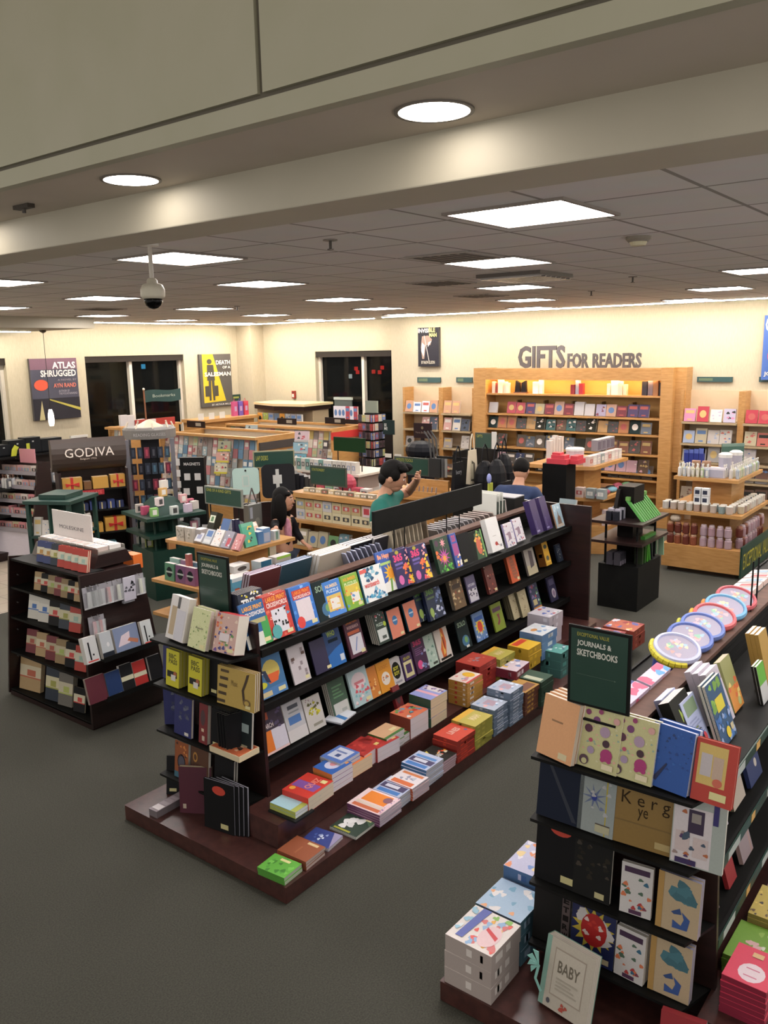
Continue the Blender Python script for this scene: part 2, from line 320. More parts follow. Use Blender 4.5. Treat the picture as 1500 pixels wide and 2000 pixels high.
# pendant by the left poster
p = PY(84, 650, 13.2); p.z = 3.33; e = empty('pendant_lamp', p, 'small white glass pendant lamp on a thin wire before the left poster', 'lamp')
zb = PY(98, 832, p.y).z-3.33; zt2 = PY(96, 800, p.y).z-3.33
MB().lathe([(.06, 0), (.05, -.03), (.012, -.05)], col('5a4c3c', .4)).build('canopy', e); MB().cyl((0, 0, -.03), (0, 0, zt2), .004, col('2c2824')).build('wire', e)
MB().lathe([(.025, zt2), (.045, zt2-.08), (.05, (zt2+zb)/2-.05), (.035, zb)], col('fff2e0', .4, 0, 7), n=18).build('lamp_shade', e, smooth=True)
# ---------------------------------------------------------------- printed goods: size (w, h, thickness), cover, spine, artwork in unit square
W_, K_ = 'dedad4', '141414'
ST = ('R', .68, .05, .93, .14, 'd8cf9c'); ST2 = ('R', .62, .06, .92, .13, 'd6cba0')
D = {}
def book(k, s, c, desc, art=(), sp=None, pg='d8d0c4', hard=False, spiral=False, cat='book', name=None, rounded=False, box=False, sticker=None, back=None):
    D[k] = dict(s=s, c=c, desc=desc, art=list(art), sp=sp or c, pg=pg, hard=hard, spiral=spiral, cat=cat, name=name or cat.replace(' ', '_'), box=box, sticker=sticker, back=back)
rg = random.Random(5)
def grid(n, m, x0, y0, x1, y1, c, seed=1, f=.25):
    g = random.Random(seed); o = []
    for i in range(n):
        for j in range(m):
            if g.random() < f: a = x0+(x1-x0)*i/n; b_ = y0+(y1-y0)*j/m; o.append(('R', a, b_, a+(x1-x0)/n*.9, b_+(y1-y0)/m*.9, c))
    return o
def lines(n, x0, y0, x1, y1, c): return [('R', x0, y0+(y1-y0)*i/n, x1-(.15*((i*7) % 3)*(x1-x0)), y0+(y1-y0)*(i+.45)/n, c) for i in range(n)]
book('lpc_blue', (.2, .27, .012), '1f5c96', 'blue large print crosswords book', [('R', 0, 0, 1, .3, 'd8d8d0'), ('R', .7, 0, 1, .6, '3c9a4c'), ('T', 'LARGE PRINT', .1, .82, .9, .92, 'f0a82c'), ('T', 'CROSSWORDS', .15, .68, .95, .78, 'e8e8e8'), ('R', .05, .5, .9, .6, 'b0a878'), ST], '1f5c96')
book('xmaze', (.2, .28, .013), '1b2236', 'navy maze puzzle book with white and yellow title', [('T', 'TREME', .1, .66, .92, .86, 'e8e8e4', .04), ('T', 'MAZES', .06, .42, .95, .62, 'e8e8e4', .04), ('R', .4, .38, .8, .47, 'd8c428'), ('B', 12, 3, ['e8e8e4', 'd8c428'], .02, .05, .1, .9, .9, .97)])
book('lpc_red', (.2, .27, .018), 'c4382c', 'red large print crosswords book', [('B', 36, 2, ['d4604c', 'e07050', '5c9ac0', 'e8e0d8'], .04, .09, 0, 0, 1, .95), ('R', .06, .68, .96, .98, 'b8362c'), ('T', 'LARGE PRINT', .1, .85, .92, .96, 'ec9c30'), ('T', 'CROSSWORDS', .08, .72, .95, .83, 'ecd8d4'), ('R', .2, .12, .8, .66, 'd4d2da')]+grid(9, 9, .22, .14, .8, .64, K_, 4, .17)+[('E', .25, .16, .2, .16, '4e9e9e'), ST], 'b04038')
book('lpw_blue', (.2, .27, .013), '2f6fc0', 'blue large print wordsearch book', [('B', 20, 6, ['4c90d8', '7cb0e8', '2058a8'], .04, .09, 0, 0, 1, 1), ('R', .1, .7, .92, .92, 'c03028'), ('T', 'LARGE PRINT', .16, .81, .88, .9, 'ec8c30'), ('T', 'WORDSEARCH', .14, .71, .9, .79, 'e8d0cc'), ('R', .18, .14, .84, .68, 'd8ccd0'), ('E', .22, .16, .17, .14, 'd43c38'), ST], '2a60a8')
book('num_blue', (.17, .235, .02), '3878c4', 'blue and yellow number puzzle book', [('R', .08, .15, .92, .6, 'd8b860'), ('T', 'NUMBER', .15, .8, .85, .9, 'e0c8a0'), ('T', 'PUZZLE', .15, .66, .85, .76, 'c8dcec'), ('R', .25, .2, .75, .5, 'e0dcd4'), ('B', 14, 8, ['d86c3c', 'e8c040'], .03, .05, .05, .05, .95, .55), ('R', 0, 0, 1, .12, '4a86d4'), ST])
book('num_green', (.17, .235, .02), '7aa838', 'green number puzzle book with cartoon animals', [('R', .1, .4, .95, .7, 'd0b848'), ('T', 'NUMBER', .12, .82, .88, .92, 'e0a030'), ('T', 'PUZZLES', .12, .68, .88, .78, 'd8e0b0'), ('R', .35, .18, .85, .46, 'e0dcd4'), ('B', 16, 9, ['e87838', 'e8d040', '5890c8'], .04, .07, .03, .05, .97, .6), ST])
book('wsw', (.24, .24, .014), 'e4e4e2', 'white wordsearch book with blue leaf pattern', [('B', 20, 11, ['3c7c9c', '1f4c6c', '9cc4d0'], .05, .09, .25, .62, 1, 1), ('B', 26, 12, ['4a9cc0', '245c88', '88b4c8'], .04, .08, 0, 0, 1, .33), ('R', .0, .86, .3, .97, 'd86058'), ('T', 'wordsearch', .08, .42, .75, .58, 'd8605c')], '2c6c80')
book('sunflower', (.2, .3, .014), '3458a4', 'blue book with a big yellow sunflower', [('T', 'Be Happy', .08, .78, .85, .93, 'f0a078', .05), ('P', [(0, 0), (1, 0), (1, .35), (0, .2)], 'dedcd6'), ('S', .62, .42, .2, .42, 12, 'e8b428'), ('E', .62, .42, .17, .13, 'd88c20'), ('R', .1, .66, .8, .72, 'a8c870'), ('P', [(.5, .3), (.62, .3), (.5, 0), (.4, 0)], '6c9440')])
book('n365a', (.215, .275, .03), '241c50', 'navy 365 puzzle book with pink and yellow coral', [('T', '365', .05, .7, .55, .9, 'd83c74', .05), ('R', .06, .6, .5, .66, '6c5ca4'), ('R', .06, .5, .42, .55, '5c4c94'), ('E', .2, .2, .14, .13, 'c8609c'), ('E', .3, .94, .1, .05, 'a89c30'), ('B', 14, 15, ['e07040', 'd85838', 'd8448c'], .05, .1, .45, .05, .75, .6), ('B', 12, 16, ['e8b830', 'f0c838'], .05, .09, .7, .05, .95, .7), ('B', 7, 17, ['c8d8e8', 'e8a0a8'], .04, .07, .7, .7, .95, .98), ST2], '4a4678', pg='8884a4')
book('lotus', (.2, .275, .03), '26402e', 'dark green puzzle book with pink lotus flowers', [('E', .2, .85, .12, .09, '4a2c44'), ('S', .6, .82, .08, .2, 8, 'dc98a0'), ('S', .5, .42, .15, .42, 11, 'b448a0'), ('S', .5, .38, .08, .22, 9, 'e8a040'), ('B', 8, 21, ['e07840', 'c85c38'], .05, .09, 0, .2, .25, .6), ('B', 12, 22, ['5cb040', '78c848', '3c8c38'], .05, .1, .1, 0, .9, .18)], '20382a', pg='8c9488')
book('mosaic', (.09, .275, .02), '3c549c', 'narrow blue and coral colouring book', [('T', 'COLOR', .2, .75, .8, .95, 'd84858'), ('R', .1, .35, .9, .7, 'a04880'), ('B', 6, 23, ['e09040', 'e8e0d0'], .1, .2, .1, .05, .9, .35)])
book('frida', (.2, .24, .012), '181c1a', 'black book with a red and green figure', [('P', [(.3, 0), (.95, 0), (.9, .95), (.42, .9)], '2c4c30'), ('E', .62, .45, .2, .3, 'c06048'), ('B', 10, 24, ['e09848', 'd8b050', '78a858'], .05, .09, .35, .1, .95, .95), ('R', .9, 0, 1, 1, '6c9c5c')])
book('heart', (.19, .29, .05), 'dcdad8', 'tall white book with a small red bird', [('E', .48, .22, .12, .06, 'b03c34'), ('P', [(.5, .2), (.75, .12), (.5, .26)], 'a03430'), ('R', .75, .1, .9, .17, '8c8c90'), ('R', .3, .45, .6, .47, 'b8b4b0')], 'd4d2d0')
book('floral', (.15, .21, .02), 'd2ccd2', 'white and lilac patterned journal', [('B', 26, 25, ['8c5c74', 'a83c4c', '9c94b4', 'b8a090', '6c7494'], .03, .07, .05, .05, .95, .95), ('R', .3, .3, .62, .62, '907888')], '8c84ac')
book('purple', (.14, .32, .06), '3a2858', 'tall thick dark purple book', [('R', .1, .05, .5, .1, '8c84ac'), ('T', 'ORACLE', .2, .12, .3, .4, '6c5c94')], '2e1e50', hard=True)
book('castle', (.16, .23, .015), '9cb4c0', 'pale blue book with a brown castle', [('P', [(.25, .12), (.75, .12), (.7, .45), (.55, .5), (.48, .75), (.42, .5), (.3, .42)], '7c6454'), ('R', .1, .03, .9, .15, 'b8a898'), ('B', 6, 27, ['c8d4d8'], .06, .1, .1, .6, .9, .95)], 'a07c60')
book('tucan', (.24, .27, .006), '3a6c98', 'blue magazine with an orange fish bowl', [('R', 0, 0, 1, .2, '4878b0'), ('E', .58, .55, .3, .26, 'c8b45c'), ('P', [(.3, .5), (.85, .5), (.75, .3), (.45, .28)], 'd8602c'), ('P', [(.25, .62), (.4, .6), (.5, .3), (.35, .35)], '20304c'), ('E', .2, .3, .15, .07, 'c8c430'), ('S', .12, .6, .1, .2, 9, 'd8ccd0'), ST, ('R', .1, .03, .45, .14, 'c8b890')])
book('mazew', (.15, .24, .01), 'c4bcc0', 'white maze magazine with brown blocks', grid(5, 7, .1, .1, .9, .9, '8c8084', 6, .22)+[('R', .1, .62, .3, .7, '604840'), ('R', .75, .7, .95, .78, '604840'), ST])
book('ink', (.16, .22, .01), '2a2444', 'dark purple notebook', [ST], '241e3c')
book('who', (.16, .27, .012), '183c6c', 'blue quiz book with yellow WHO title', [('T', 'WHO', .2, .74, .7, .88, '9cb048', .04), ('P', [(0, 0), (1, 0), (1, .5), (.5, .42), (0, .3)], '1f64ac'), ('R', .2, .6, .8, .68, '182430'), ('R', .7, .08, .95, .24, 'c8d0d8')])
book('pencil', (.17, .27, .012), '4c1f34', 'maroon wordsearch with a blue pencil on white', [('T', 'LARGE PRINT', .15, .85, .85, .93, 'd07c38'), ('T', 'WORDSEARCH', .15, .72, .85, .8, 'c8a0a0'), ('R', .12, .58, .85, .66, 'c05c38'), ('R', .15, .08, .9, .55, 'ccc8d0'), ('P', [(.35, .15), (.4, .15), (.65, .48), (.6, .48)], '3c64a4'), ST])
book('spir_green', (.13, .22, .016), '25362e', 'green and white spiral puzzle pad', [('R', .1, .08, .9, .48, 'ccd0cc'), ('T', 'PUZZLE', .15, .58, .85, .68, 'b8ccbc'), ('E', .85, .6, .12, .08, 'a8c030'), ('B', 8, 31, ['c8ccd0', 'a83c48'], .04, .08, .2, .78, .95, .98), ('R', .4, .15, .75, .25, '4c5450')], '303838', spiral=True)
book('salmon', (.15, .21, .016), 'd07c64', 'salmon pink book with a blue diamond', [('E', .48, .6, .2, .17, '2f6c9c'), ('R', .32, .58, .66, .63, 'a8c0d0'), ST], '1e4c60')
book('n365b', (.21, .27, .03), '252f46', 'navy 365 puzzle book with green title', [('T', '365', .08, .72, .58, .9, '5c8440', .05), ('R', .1, .6, .55, .66, '5c7050'), ('B', 16, 33, ['7084b4', '8c9cc8', '3c4c74'], .05, .1, .5, .4, .95, .95), ('B', 9, 34, ['a8b0d0', 'd8dce8', '3c4870'], .05, .09, .3, .05, .95, .35), ('E', .2, .22, .12, .14, '98b05c'), ('R', .19, .0, .22, .1, 'c8d0a8')], '232c50', pg='30405c')
book('vintage', (.17, .25, .015), '6a5238', 'brown vintage collage book', [('B', 30, 35, ['b89c70', '40302c', 'c8b48c', '8c4c34'], .05, .1, .05, .05, .95, .95), ('R', .15, .65, .85, .8, '3c2c24')], '6c6458')
book('kitchen', (.14, .22, .012), '5c5474', 'grey purple book with kitchen icons', [('T', 'KITCHEN', .15, .6, .85, .7, 'c8c4d0'), ('R', .05, .03, .95, .5, 'c0bcc4'), ('B', 12, 36, ['302c3c', '48445c'], .04, .09, .1, .05, .9, .48)])
book('cocoa', (.14, .25, .012), '642c28', 'dark red magazine', [('B', 14, 37, ['a84c38', 'c8b0a0', '301818'], .05, .1, .05, .05, .95, .95), ST])
book('orange', (.15, .27, .03), 'c8562c', 'bright orange book with grey lines', [('E', .5, .6, .25, .25, '94523c'), ('E', .55, .3, .28, .2, '8c5440')]+lines(6, .2, .2, .85, .8, 'a85838')+[ST], '8c3c20')
book('photo', (.18, .3, .02), '9c948c', 'grey and beige book with a photograph', [('R', 0, 0, 1, .3, 'b0a488'), ('P', [(.35, .2), (.75, .25), (.8, .7), (.45, .75)], '4c4044'), ('R', .2, .8, .9, .95, 'a89c98')], '6c6460')
book('yellowbox', (.11, .29, .08), 'c8982c', 'yellow boxed gift book', [('E', .5, .62, .3, .07, '303830'), ('E', .5, .24, .25, .08, '4c5048'), ('R', .1, .1, .9, .14, 'e0b848')], '7c4c1c', box=True)
book('smalldark', (.1, .17, .02), '202838', 'small dark illustrated book', [('B', 8, 41, ['90908c', '486050'], .06, .12, .1, .1, .9, .9)])
book('searchmag', (.2, .28, .008), '3c3040', 'orange and purple word search magazine', [('R', 0, 0, .45, .5, 'd87424'), ('R', .4, .05, 1, .5, 'c8c4d0'), ('T', 'SEARCH', .08, .55, .55, .66, 'e0d0d0'), ('R', .05, .75, .4, .92, 'a85030'), ('B', 10, 42, ['584c6c', '302838'], .05, .1, .45, .5, .98, .95), ('R', 0, 0, 1, .05, 'd8b8b8')])
book('planner', (.17, .25, .012), 'b4b4b8', 'grey spiral planner with a blue label', [('R', .18, .42, .82, .62, '4870a8'), ('R', .25, .8, .8, .9, '484c54'), ('R', .25, .7, .8, .74, '8c9094'), ('R', .5, .08, .85, .16, 'dad6c8'), ('R', 0, 0, 1, .3, 'c8c4c4')], spiral=True)
book('daffy', (.16, .22, .012), 'c0bcb8', 'white book with a yellow scribble', [('B', 16, 44, ['a09c20', 'c8c030', '4c4c20'], .05, .09, .25, .45, .8, .8), ('B', 8, 45, ['8c6c74'], .02, .03, .1, .85, .9, .98), ('R', .3, .12, .85, .2, '8c887c')])
book('sudgreen', (.17, .26, .016), '3c5444', 'grey green sudoku pad', [('R', .1, .04, .95, .36, 'bcbcb8')]+lines(4, .2, .5, .8, .85, '5c8460')+[('R', .5, .1, .8, .18, '9ca09c')], '48504c', spiral=True)
book('pinkblue', (.2, .27, .015), 'a8c0c4', 'pale blue and pink puzzle book', [('E', .5, .62, .38, .22, 'd8c8cc'), ('B', 18, 47, ['d0808c', 'c8505c', 'e0d0d0', '7cb0b8'], .04, .08, .05, .05, .95, .5), ('R', .25, .55, .75, .62, 'c87880'), ST])
book('oranget', (.1, .22, .014), 'c87c34', 'narrow orange book', [('B', 8, 48, ['a04c24', 'e0b070'], .08, .15, .1, .3, .9, .9), ST])
book('amber', (.16, .22, .014), 'd08c28', 'amber puzzle book with a white box', [('T', 'LOGIC', .2, .74, .8, .86, 'b87420'), ('E', .5, .42, .3, .22, 'd8d0c4'), ('B', 6, 49, ['c8783c', '8c8c98'], .05, .08, .3, .3, .7, .55)])
book('soy', (.13, .2, .012), 'bcb8b8', 'white book with black and yellow circle', [('E', .5, .55, .38, .32, '1c1c18'), ('T', 'SOY', .25, .56, .75, .7, 'b8b430', .04), ('T', 'SOY', .25, .38, .75, .52, 'b8b430', .04), ('R', .2, .08, .8, .16, '8c8890')])
book('yelpur', (.13, .19, .012), '3c2454', 'purple and cream book', [('R', .1, .1, .9, .72, 'c8c090'), ('R', .25, .25, .75, .6, '3c2454'), ('T', 'BRAIN', .2, .78, .8, .9, 'a8a040')])
book('n365c', (.16, .27, .025), '3c2040', 'purple 365 puzzle book with a pink balloon', [('T', '365', .12, .76, .8, .92, 'b03060', .05)]+lines(4, .15, .5, .8, .72, '7c5080')+[('E', .35, .22, .2, .13, 'd04c84'), ('B', 8, 52, ['6c7cb0', 'b0a8c8'], .06, .1, .5, .1, .95, .6)])
book('palegreen', (.13, .26, .012), 'a8bcb0', 'pale green puzzle book', [('B', 14, 53, ['8ca498', 'c0d0c4', '6c9080'], .05, .12, .1, .1, .9, .9), ('R', .45, .05, .9, .12, '303830')])
book('flame', (.18, .27, .01), 'c8c0b8', 'white magazine with orange flames', [('P', [(.3, .05), (.55, .1), (.75, .5), (.7, .9), (.5, 1), (.45, .6), (.25, .35)], 'c8642c'), ('P', [(.4, .15), (.55, .2), (.6, .7), (.5, .85)], 'e0b458'), ('E', .55, .5, .06, .2, '8c2c1c'), ('R', .1, .03, .9, .1, '24201c')])
book('solo', (.17, .26, .01), '1e2a2c', 'black puzzle book with a globe', [('T', 'SOLO', .15, .72, .85, .88, '8ca48c', .03), ('E', .55, .25, .3, .18, '3c6c90'), ('E', .6, .28, .14, .1, '6c9c5c'), ('R', .5, .03, .75, .1, 'd0d0c8')])
book('sun', (.17, .24, .01), '6484b4', 'blue puzzle book with red and yellow sun', [('S', .5, .5, .28, .45, 12, 'd8c848'), ('E', .5, .48, .22, .2, 'c8402c'), ('R', .15, .7, .9, .85, '3058a0'), ('B', 12, 56, ['c8d0e0', '3c68b0'], .05, .1, .05, .0, .95, .3)])
book('lime', (.17, .24, .014), '7c8c2c', 'lime green book with a purple kangaroo', [('R', .1, .7, .9, .85, '5c3c54'), ('P', [(.4, .2), (.6, .3), (.65, .6), (.4, .6), (.5, .4), (.3, .25)], '7c3440')])
book('tan', (.15, .24, .022), 'b0a484', 'tan sketched pocket book', [('B', 16, 58, ['6c5c48', 'c8bc9c'], .03, .07, .1, .1, .9, .9)], '5c5844', pg='6c6850')
book('quilt', (.16, .26, .02), '38405c', 'navy and orange patchwork book', [('R', .05, .02, 1, .12, 'c8883c'), ('R', .15, .2, .6, .4, 'c0b080'), ('B', 9, 59, ['a04858', '5c8ca0', '8c70a0'], .07, .12, .1, .45, .6, .9), ('B', 9, 60, ['4c9438', 'a8bcc0', '60a048'], .07, .1, .72, .15, .95, .9)])
book('circle', (.15, .24, .014), '2e2c48', 'dark navy book with a white circle', [('E', .55, .32, .26, .2, 'b4acb4'), ('E', .55, .32, .16, .12, '8c7890'), ('R', .2, .66, .85, .9, '64607c')])
# near-end shelf goods
book('whitekit', (.19, .27, .05), 'd4d0d0', 'white boxed journal kit', [('R', .4, .72, .55, .98, '4c4c50'), ('R', .12, .1, .4, .75, 'b09c80'), ('R', .45, .02, .92, .7, 'c4c2cc')], 'd8d4d4', box=True, cat='journal')
book('fernj', (.17, .24, .03), 'ccd0a0', 'pale green leaf patterned journal', [('B', 60, 62, ['8ca864', '6c8c4c', 'b4bc84', 'dcdcb8'], .015, .035, .02, .02, .98, .98), ('R', .3, .5, .72, .53, '8c8c70'), ST], 'b8b8a8', hard=True, cat='journal')
book('bookbox', (.17, .23, .09), 'c8a49c', 'colourful illustrated box journal with a red edge', [('B', 50, 63, ['6c4c8c', 'd87c50', '5c8c50', 'e0c8b8', '3c3c7c', 'c05040', 'e0a060'], .04, .08, .02, .02, .98, .98), ('R', .25, .3, .7, .5, 'd8ccd0'), ST], 'b02c30', box=True, cat='journal')
book('bbook', (.13, .23, .025), 'c4bc2c', 'yellow boxed quiz book', [('T', 'BBC\nPASS', .2, .62, .85, .9, '4c4c14', .03), ('R', .1, .25, .85, .42, '30302c'), ('E', .7, .36, .12, .08, 'a05c3c'), ('R', .4, .17, .75, .33, 'd0ccc8')], '8c8420', pg='a8a040')
book('music', (.3, .23, .014), 'b0944c', 'sepia piano and treble clef music journal', [('R', 0, .05+.0, .22, .13, '40301c'), ('R', .03, .25, .25, .33, '40301c'), ('R', .05, .45, .27, .53, '40301c'), ('R', .07, .65, .29, .73, '40301c'), ('R', .09, .85, .31, .92, '4c3a20'), ('P', [(.7, .2), (.75, .25), (.72, .5), (.8, .75), (.85, .95), (.78, .92), (.74, .75), (.66, .5)], '3c2c1c'), ('E', .8, .2, .1, .1, '6c5430'), ('E', .8, .2, .06, .06, 'b0944c'), ('T', 'Music', .38, .55, .55, .7, '7c6434', 0), ('R', .77, .06, .9, .14, 'd0c490')], '8c7438', pg='c8c0b8', hard=True, cat='journal')
book('bluetree', (.17, .25, .02), '242860', 'dark blue journal with a tree medallion', [('B', 24, 66, ['4c5068', '5c6074', '34385c'], .04, .09, .3, .35, .85, .9), ('R', .62, .04, .85, .12, 'ccc8c0')], '20245c', hard=True, cat='journal')
book('redthin', (.08, .25, .03), '702428', 'narrow dark red journal', [('E', .45, .65, .28, .2, '4c3438'), ('R', .3, .3, .6, .38, 'c0a890'), ('R', .4, .08, .7, .2, 'b8a898')], '801f24', hard=True, cat='journal')
book('blackj', (.17, .25, .018), '17171a', 'plain black journal', [('R', .12, .08, .4, .16, 'c8c08c')], '1c1c1e', pg='a8a49c', hard=True, cat='journal')
book('artcomp', (.17, .26, .016), '1c2426', 'black journal with a pale teal sticker', [('R', .05, .5, .85, .7, '8c9c9c'), ('R', .45, .1, .8, .2, '8c8870')], pg='b0aca4', cat='journal')
book('flamej', (.13, .24, .02), '8c4c28', 'orange and black ornate journal', [('E', .5, .45, .3, .22, '202028'), ('E', .5, .45, .24, .17, '4c4a58'), ('B', 10, 70, ['c87c40', '3c2018'], .06, .1, .05, .6, .95, .95), ('R', 0, 0, 1, .16, '3c6478'), ('R', .55, .05, .95, .14, 'c0b880')], '50505c', cat='journal')
book('brownj', (.17, .25, .02), '50301f', 'brown ornate journal with a beige tag', [('E', .25, .72, .13, .13, 'a87838'), ('E', .25, .72, .08, .08, '50301f'), ('P', [(.2, .2), (.7, .15), (.72, .5), (.25, .52)], 'a8987c'), ('R', .6, .05, .85, .17, 'c8b894')], '4c5058', cat='journal')
book('blackred', (.23, .31, .016), '151517', 'large black sketchbook with a red oval', [('E', .5, .82, .22, .09, 'b83c2c'), ('R', .55, .07, .8, .17, 'b8b080')], '111113', pg='8c8c98', hard=True, cat='sketchbook')
book('maroonbk', (.21, .3, .03), '4c1c2c', 'large maroon album', [('R', .1, .1, .2, .2, 'b0a090')], '4c1c2c', pg='b8b090', hard=True, cat='album')
# right rack near end
book('kraft', (.185, .26, .027), 'd09a6e', 'plain kraft brown journal', [('R', .3, .6, .62, .63, '8c6848'), ('R', .62, .04, .86, .14, 'c8bc98')], 'a87850', pg='d4c4b4', hard=False, cat='journal')
book('eleph', (.175, .255, .02), 'bcb888', 'cream journal with purple elephant pattern', [('B', 30, 74, ['d4a494', '8ca498', 'c8c4a0'], .02, .035, .02, .02, .98, .98)]+[('E', x, y, r, r*.68, c) for x, y, r, c in ((.13, .9, .07, '7c3460'), (.36, .8, .09, '6c3468'), (.18, .64, .1, '4c1c38'), (.6, .64, .13, 'a48ca4'), (.27, .46, .05, 'b04868'), (.66, .46, .09, '381828'), (.7, .28, .15, 'a02c6c'), (.62, .2, .06, 'a02c6c'), (.78, .2, .06, 'a02c6c'), (.3, .3, .09, '9c88a4'), (.16, .12, .12, '4c3040'), (.17, .1, .07, 'bcb888'), (.86, .86, .08, 'c89894'), (.45, .95, .06, '8c3464'))]+[('R', .62, .05, .9, .14, 'd8ccac')], '6c5c60', spiral=True, cat='journal')
book('bluep', (.17, .25, .035), '1c4c98', 'bright blue pocket journal with small leaves', [('B', 40, 75, ['183c80', '2458a4', '14346c'], .02, .04, .02, .3, .98, .98), ('P', [(.12, .12), (.22, .1), (.45, .4), (.42, .42)], '101c48')], '1c4c98', pg='c0c8e0', hard=True, cat='journal')
book('redbk', (.155, .24, .025), 'ac3428', 'red boxed notebook set with a cream label', [('R', .08, .28, .78, .93, 'c8ac64'), ('R', .15, .42, .42, .78, 'b8b0b4'), ('R', .45, .4, .7, .76, 'b8a090'), ('E', .6, .35, .12, .07, 'c0604c'), ('R', .45, .08, .85, .2, 'd0c890')], 'a83428', pg='b04438', hard=True, cat='notebook')
book('denim', (.21, .29, .02), '1a2030', 'large dark navy portfolio', [('P', [(.15, .9), (.3, .8), (.9, .05), (.8, .05)], '202634')], cat='journal', hard=True)
book('bluefl', (.16, .26, .02), '8c9494', 'grey journal with a blue flower', [('S', .42, .6, .1, .36, 9, '5c6888'), ('E', .42, .6, .08, .06, '1c3080'), ('B', 8, 78, ['6c7490', 'a8a8ac'], .04, .07, .1, .3, .9, .9), ('R', .5, .05, .9, .17, 'a8a488'), ('R', .5, .17, .9, .19, '4c443c')], '60645c', hard=True, cat='journal')
book('kiwi', (.32, .25, .02), '806430', 'tan corduroy journal with big script letters', [('R', 0, 0, .05, 1, 'a8982c'), ('T', 'K e r g i', .2, .62, .92, .9, '2c2010', 0), ('T', 'ye', .42, .45, .55, .65, '2c2010', 0), ('R', .1, .38, .9, .4, '70582c'), ('R', .66, .07, .85, .18, 'a89464')], '8c7040', hard=True, cat='journal')
book('gamej', (.2, .27, .02), '9ca4a0', 'grey planner with purple icons on a white card', [('R', .02, .02, .75, .88, 'c8c0c4'), ('R', .3, .5, .6, .85, '30203c'), ('R', .36, .66, .54, .8, '8c8480'), ('R', .08, .2, .35, .5, 'c0b0b0'), ('R', .42, .15, .7, .45, 'c0b0b0'), ('B', 12, 80, ['3c4c60', 'a8603c', '48305c', '907c78'], .04, .07, .04, .05, .72, .8), ('R', .76, .7, .86, 1, '2c2464'), ('R', .1, .02, .5, .1, '302050')], cat='planner')
book('nightj', (.17, .26, .02), '1c1c1c', 'black embossed journal', [('B', 20, 81, ['2c2822', '342c24', '262420'], .04, .08, .1, .3, .9, .95), ('R', .6, .05, .85, .15, 'b0a880')], cat='journal', hard=True)
book('birdj', (.13, .22, .02), 'c4c0c0', 'white journal with small painted birds', [('B', 16, 82, ['a83c3c', '4c6454', 'c8704c', '34607c', '7c3c4c'], .05, .1, .08, .12, .92, .78), ('R', .1, .82, .9, .93, '3c2440'), ('R', .3, .02, .7, .1, '4c2c48')], cat='journal')
book('whale', (.17, .24, .02), 'b09c80', 'kraft journal with a blue mermaid tail', [('B', 9, 83, ['3c6470', '44707c'], .14, .22, .35, .62, .8, .9), ('P', [(.35, .35), (.55, .45), (.6, .35), (.42, .32)], '304878'), ('P', [(.6, .4), (.8, .3), (.75, .1), (.4, .08), (.4, .22), (.6, .16), (.66, .28)], '34508c'), ('R', 0, 0, .14, 1, 'a8844c')], pg='8c8aa0', cat='journal')
book('writej', (.18, .27, .02), '181818', 'black journal with WRITE up the edge', [('R', .76, .14, .97, .95, '4c4040'), ('R', .45, .06, .72, .16, 'b8b080')]+[('T', c, .79, .2+.15*i, .94, .3+.15*i, '181414', .04) for i, c in enumerate('WRITE')], hard=True, cat='journal')
book('comic', (.2, .27, .02), '141c48', 'dark blue notebook with a red comic explosion', [('S', .5, .55, .32, .5, 14, 'b09c38'), ('B', 8, 86, ['b0acac', 'b8b4b4'], .15, .2, .2, .4, .85, .75), ('E', .52, .55, .3, .28, '9c1c1c'), ('B', 10, 87, ['b02c24', 'c8b4b0', '7c1414'], .03, .06, .3, .4, .75, .7), ('R', .65, .05, .9, .14, 'a89c80')], cat='notebook', hard=True)
book('baby', (.235, .3, .05), 'b4aca0', 'cream baby memory album with a mint spine', [('R', 0, 0, .1, 1, '7ca094'), ('R', .2, .2, .85, .88, '9c9084'), ('R', .22, .22, .83, .86, 'b8b0a4'), ('T', 'BABY', .3, .55, .75, .72, '645c50', .02), ('E', .2, .1, .04, .04, '4c4c54'), ('B', 4, 88, ['a8483c'], .03, .05, .4, .05, .6, .15)]+lines(4, .3, .3, .75, .5, 'a49c90'), '7ca094', hard=True, cat='album')
# boxed games / thick puzzle books for stacks
def boxd(k, s, c, side, desc, art, front=None, cat='boxed game'): D[k] = dict(s=s, c=c, desc=desc, art=art, sp=side, pg=front or side, hard=False, spiral=False, cat=cat, name='boxed_game' if cat == 'boxed game' else cat.replace(' ', '_'), box=True, sticker=None, back=None)
book('skybook', (.23, .2, .02), '3c7cc8', 'curled blue sky booklet with a green edge', [('R', 0, 0, 1, .2, 'a8b058'), ('P', [(0, .2), (.5, .2), (.7, 1), (0, 1)], 'a8ccd8'), ('R', .65, .3, .92, .45, 'd0c890')], 'a8b058', pg='d0d4dc')
book('redthick', (.24, .2, .09), 'c43428', 'thick red quiz book', [('R', .3, .1, .62, .95, '7c4c98'), ('T', 'QUIZ', .35, .3, .9, .55, 'e08878'), ('E', .2, .8, .08, .1, 'e0a040'), ('R', .75, .1, .9, .3, 'd8cc90')], 'c43428', pg='c8bca8')
book('bluestk', (.19, .16, .03), '2c5ca8', 'blue starry booklet', [('E', .5, .5, .3, .3, 'c8c8e0'), ('E', .55, .5, .14, .14, 'd89098'), ('R', .8, .1, .95, .3, 'd88c40')], 'c87c40', pg='c8c8d4')
book('bluewht', (.19, .17, .022), '5070b4', 'blue and white spiral puzzle pad', [('R', .2, .15, .9, .85, 'c8ccdc'), ('R', .3, .4, .5, .6, '405080'), ('R', .6, .3, .7, .8, '6c7cac')], '34405c', pg='b8bcc8', spiral=True)
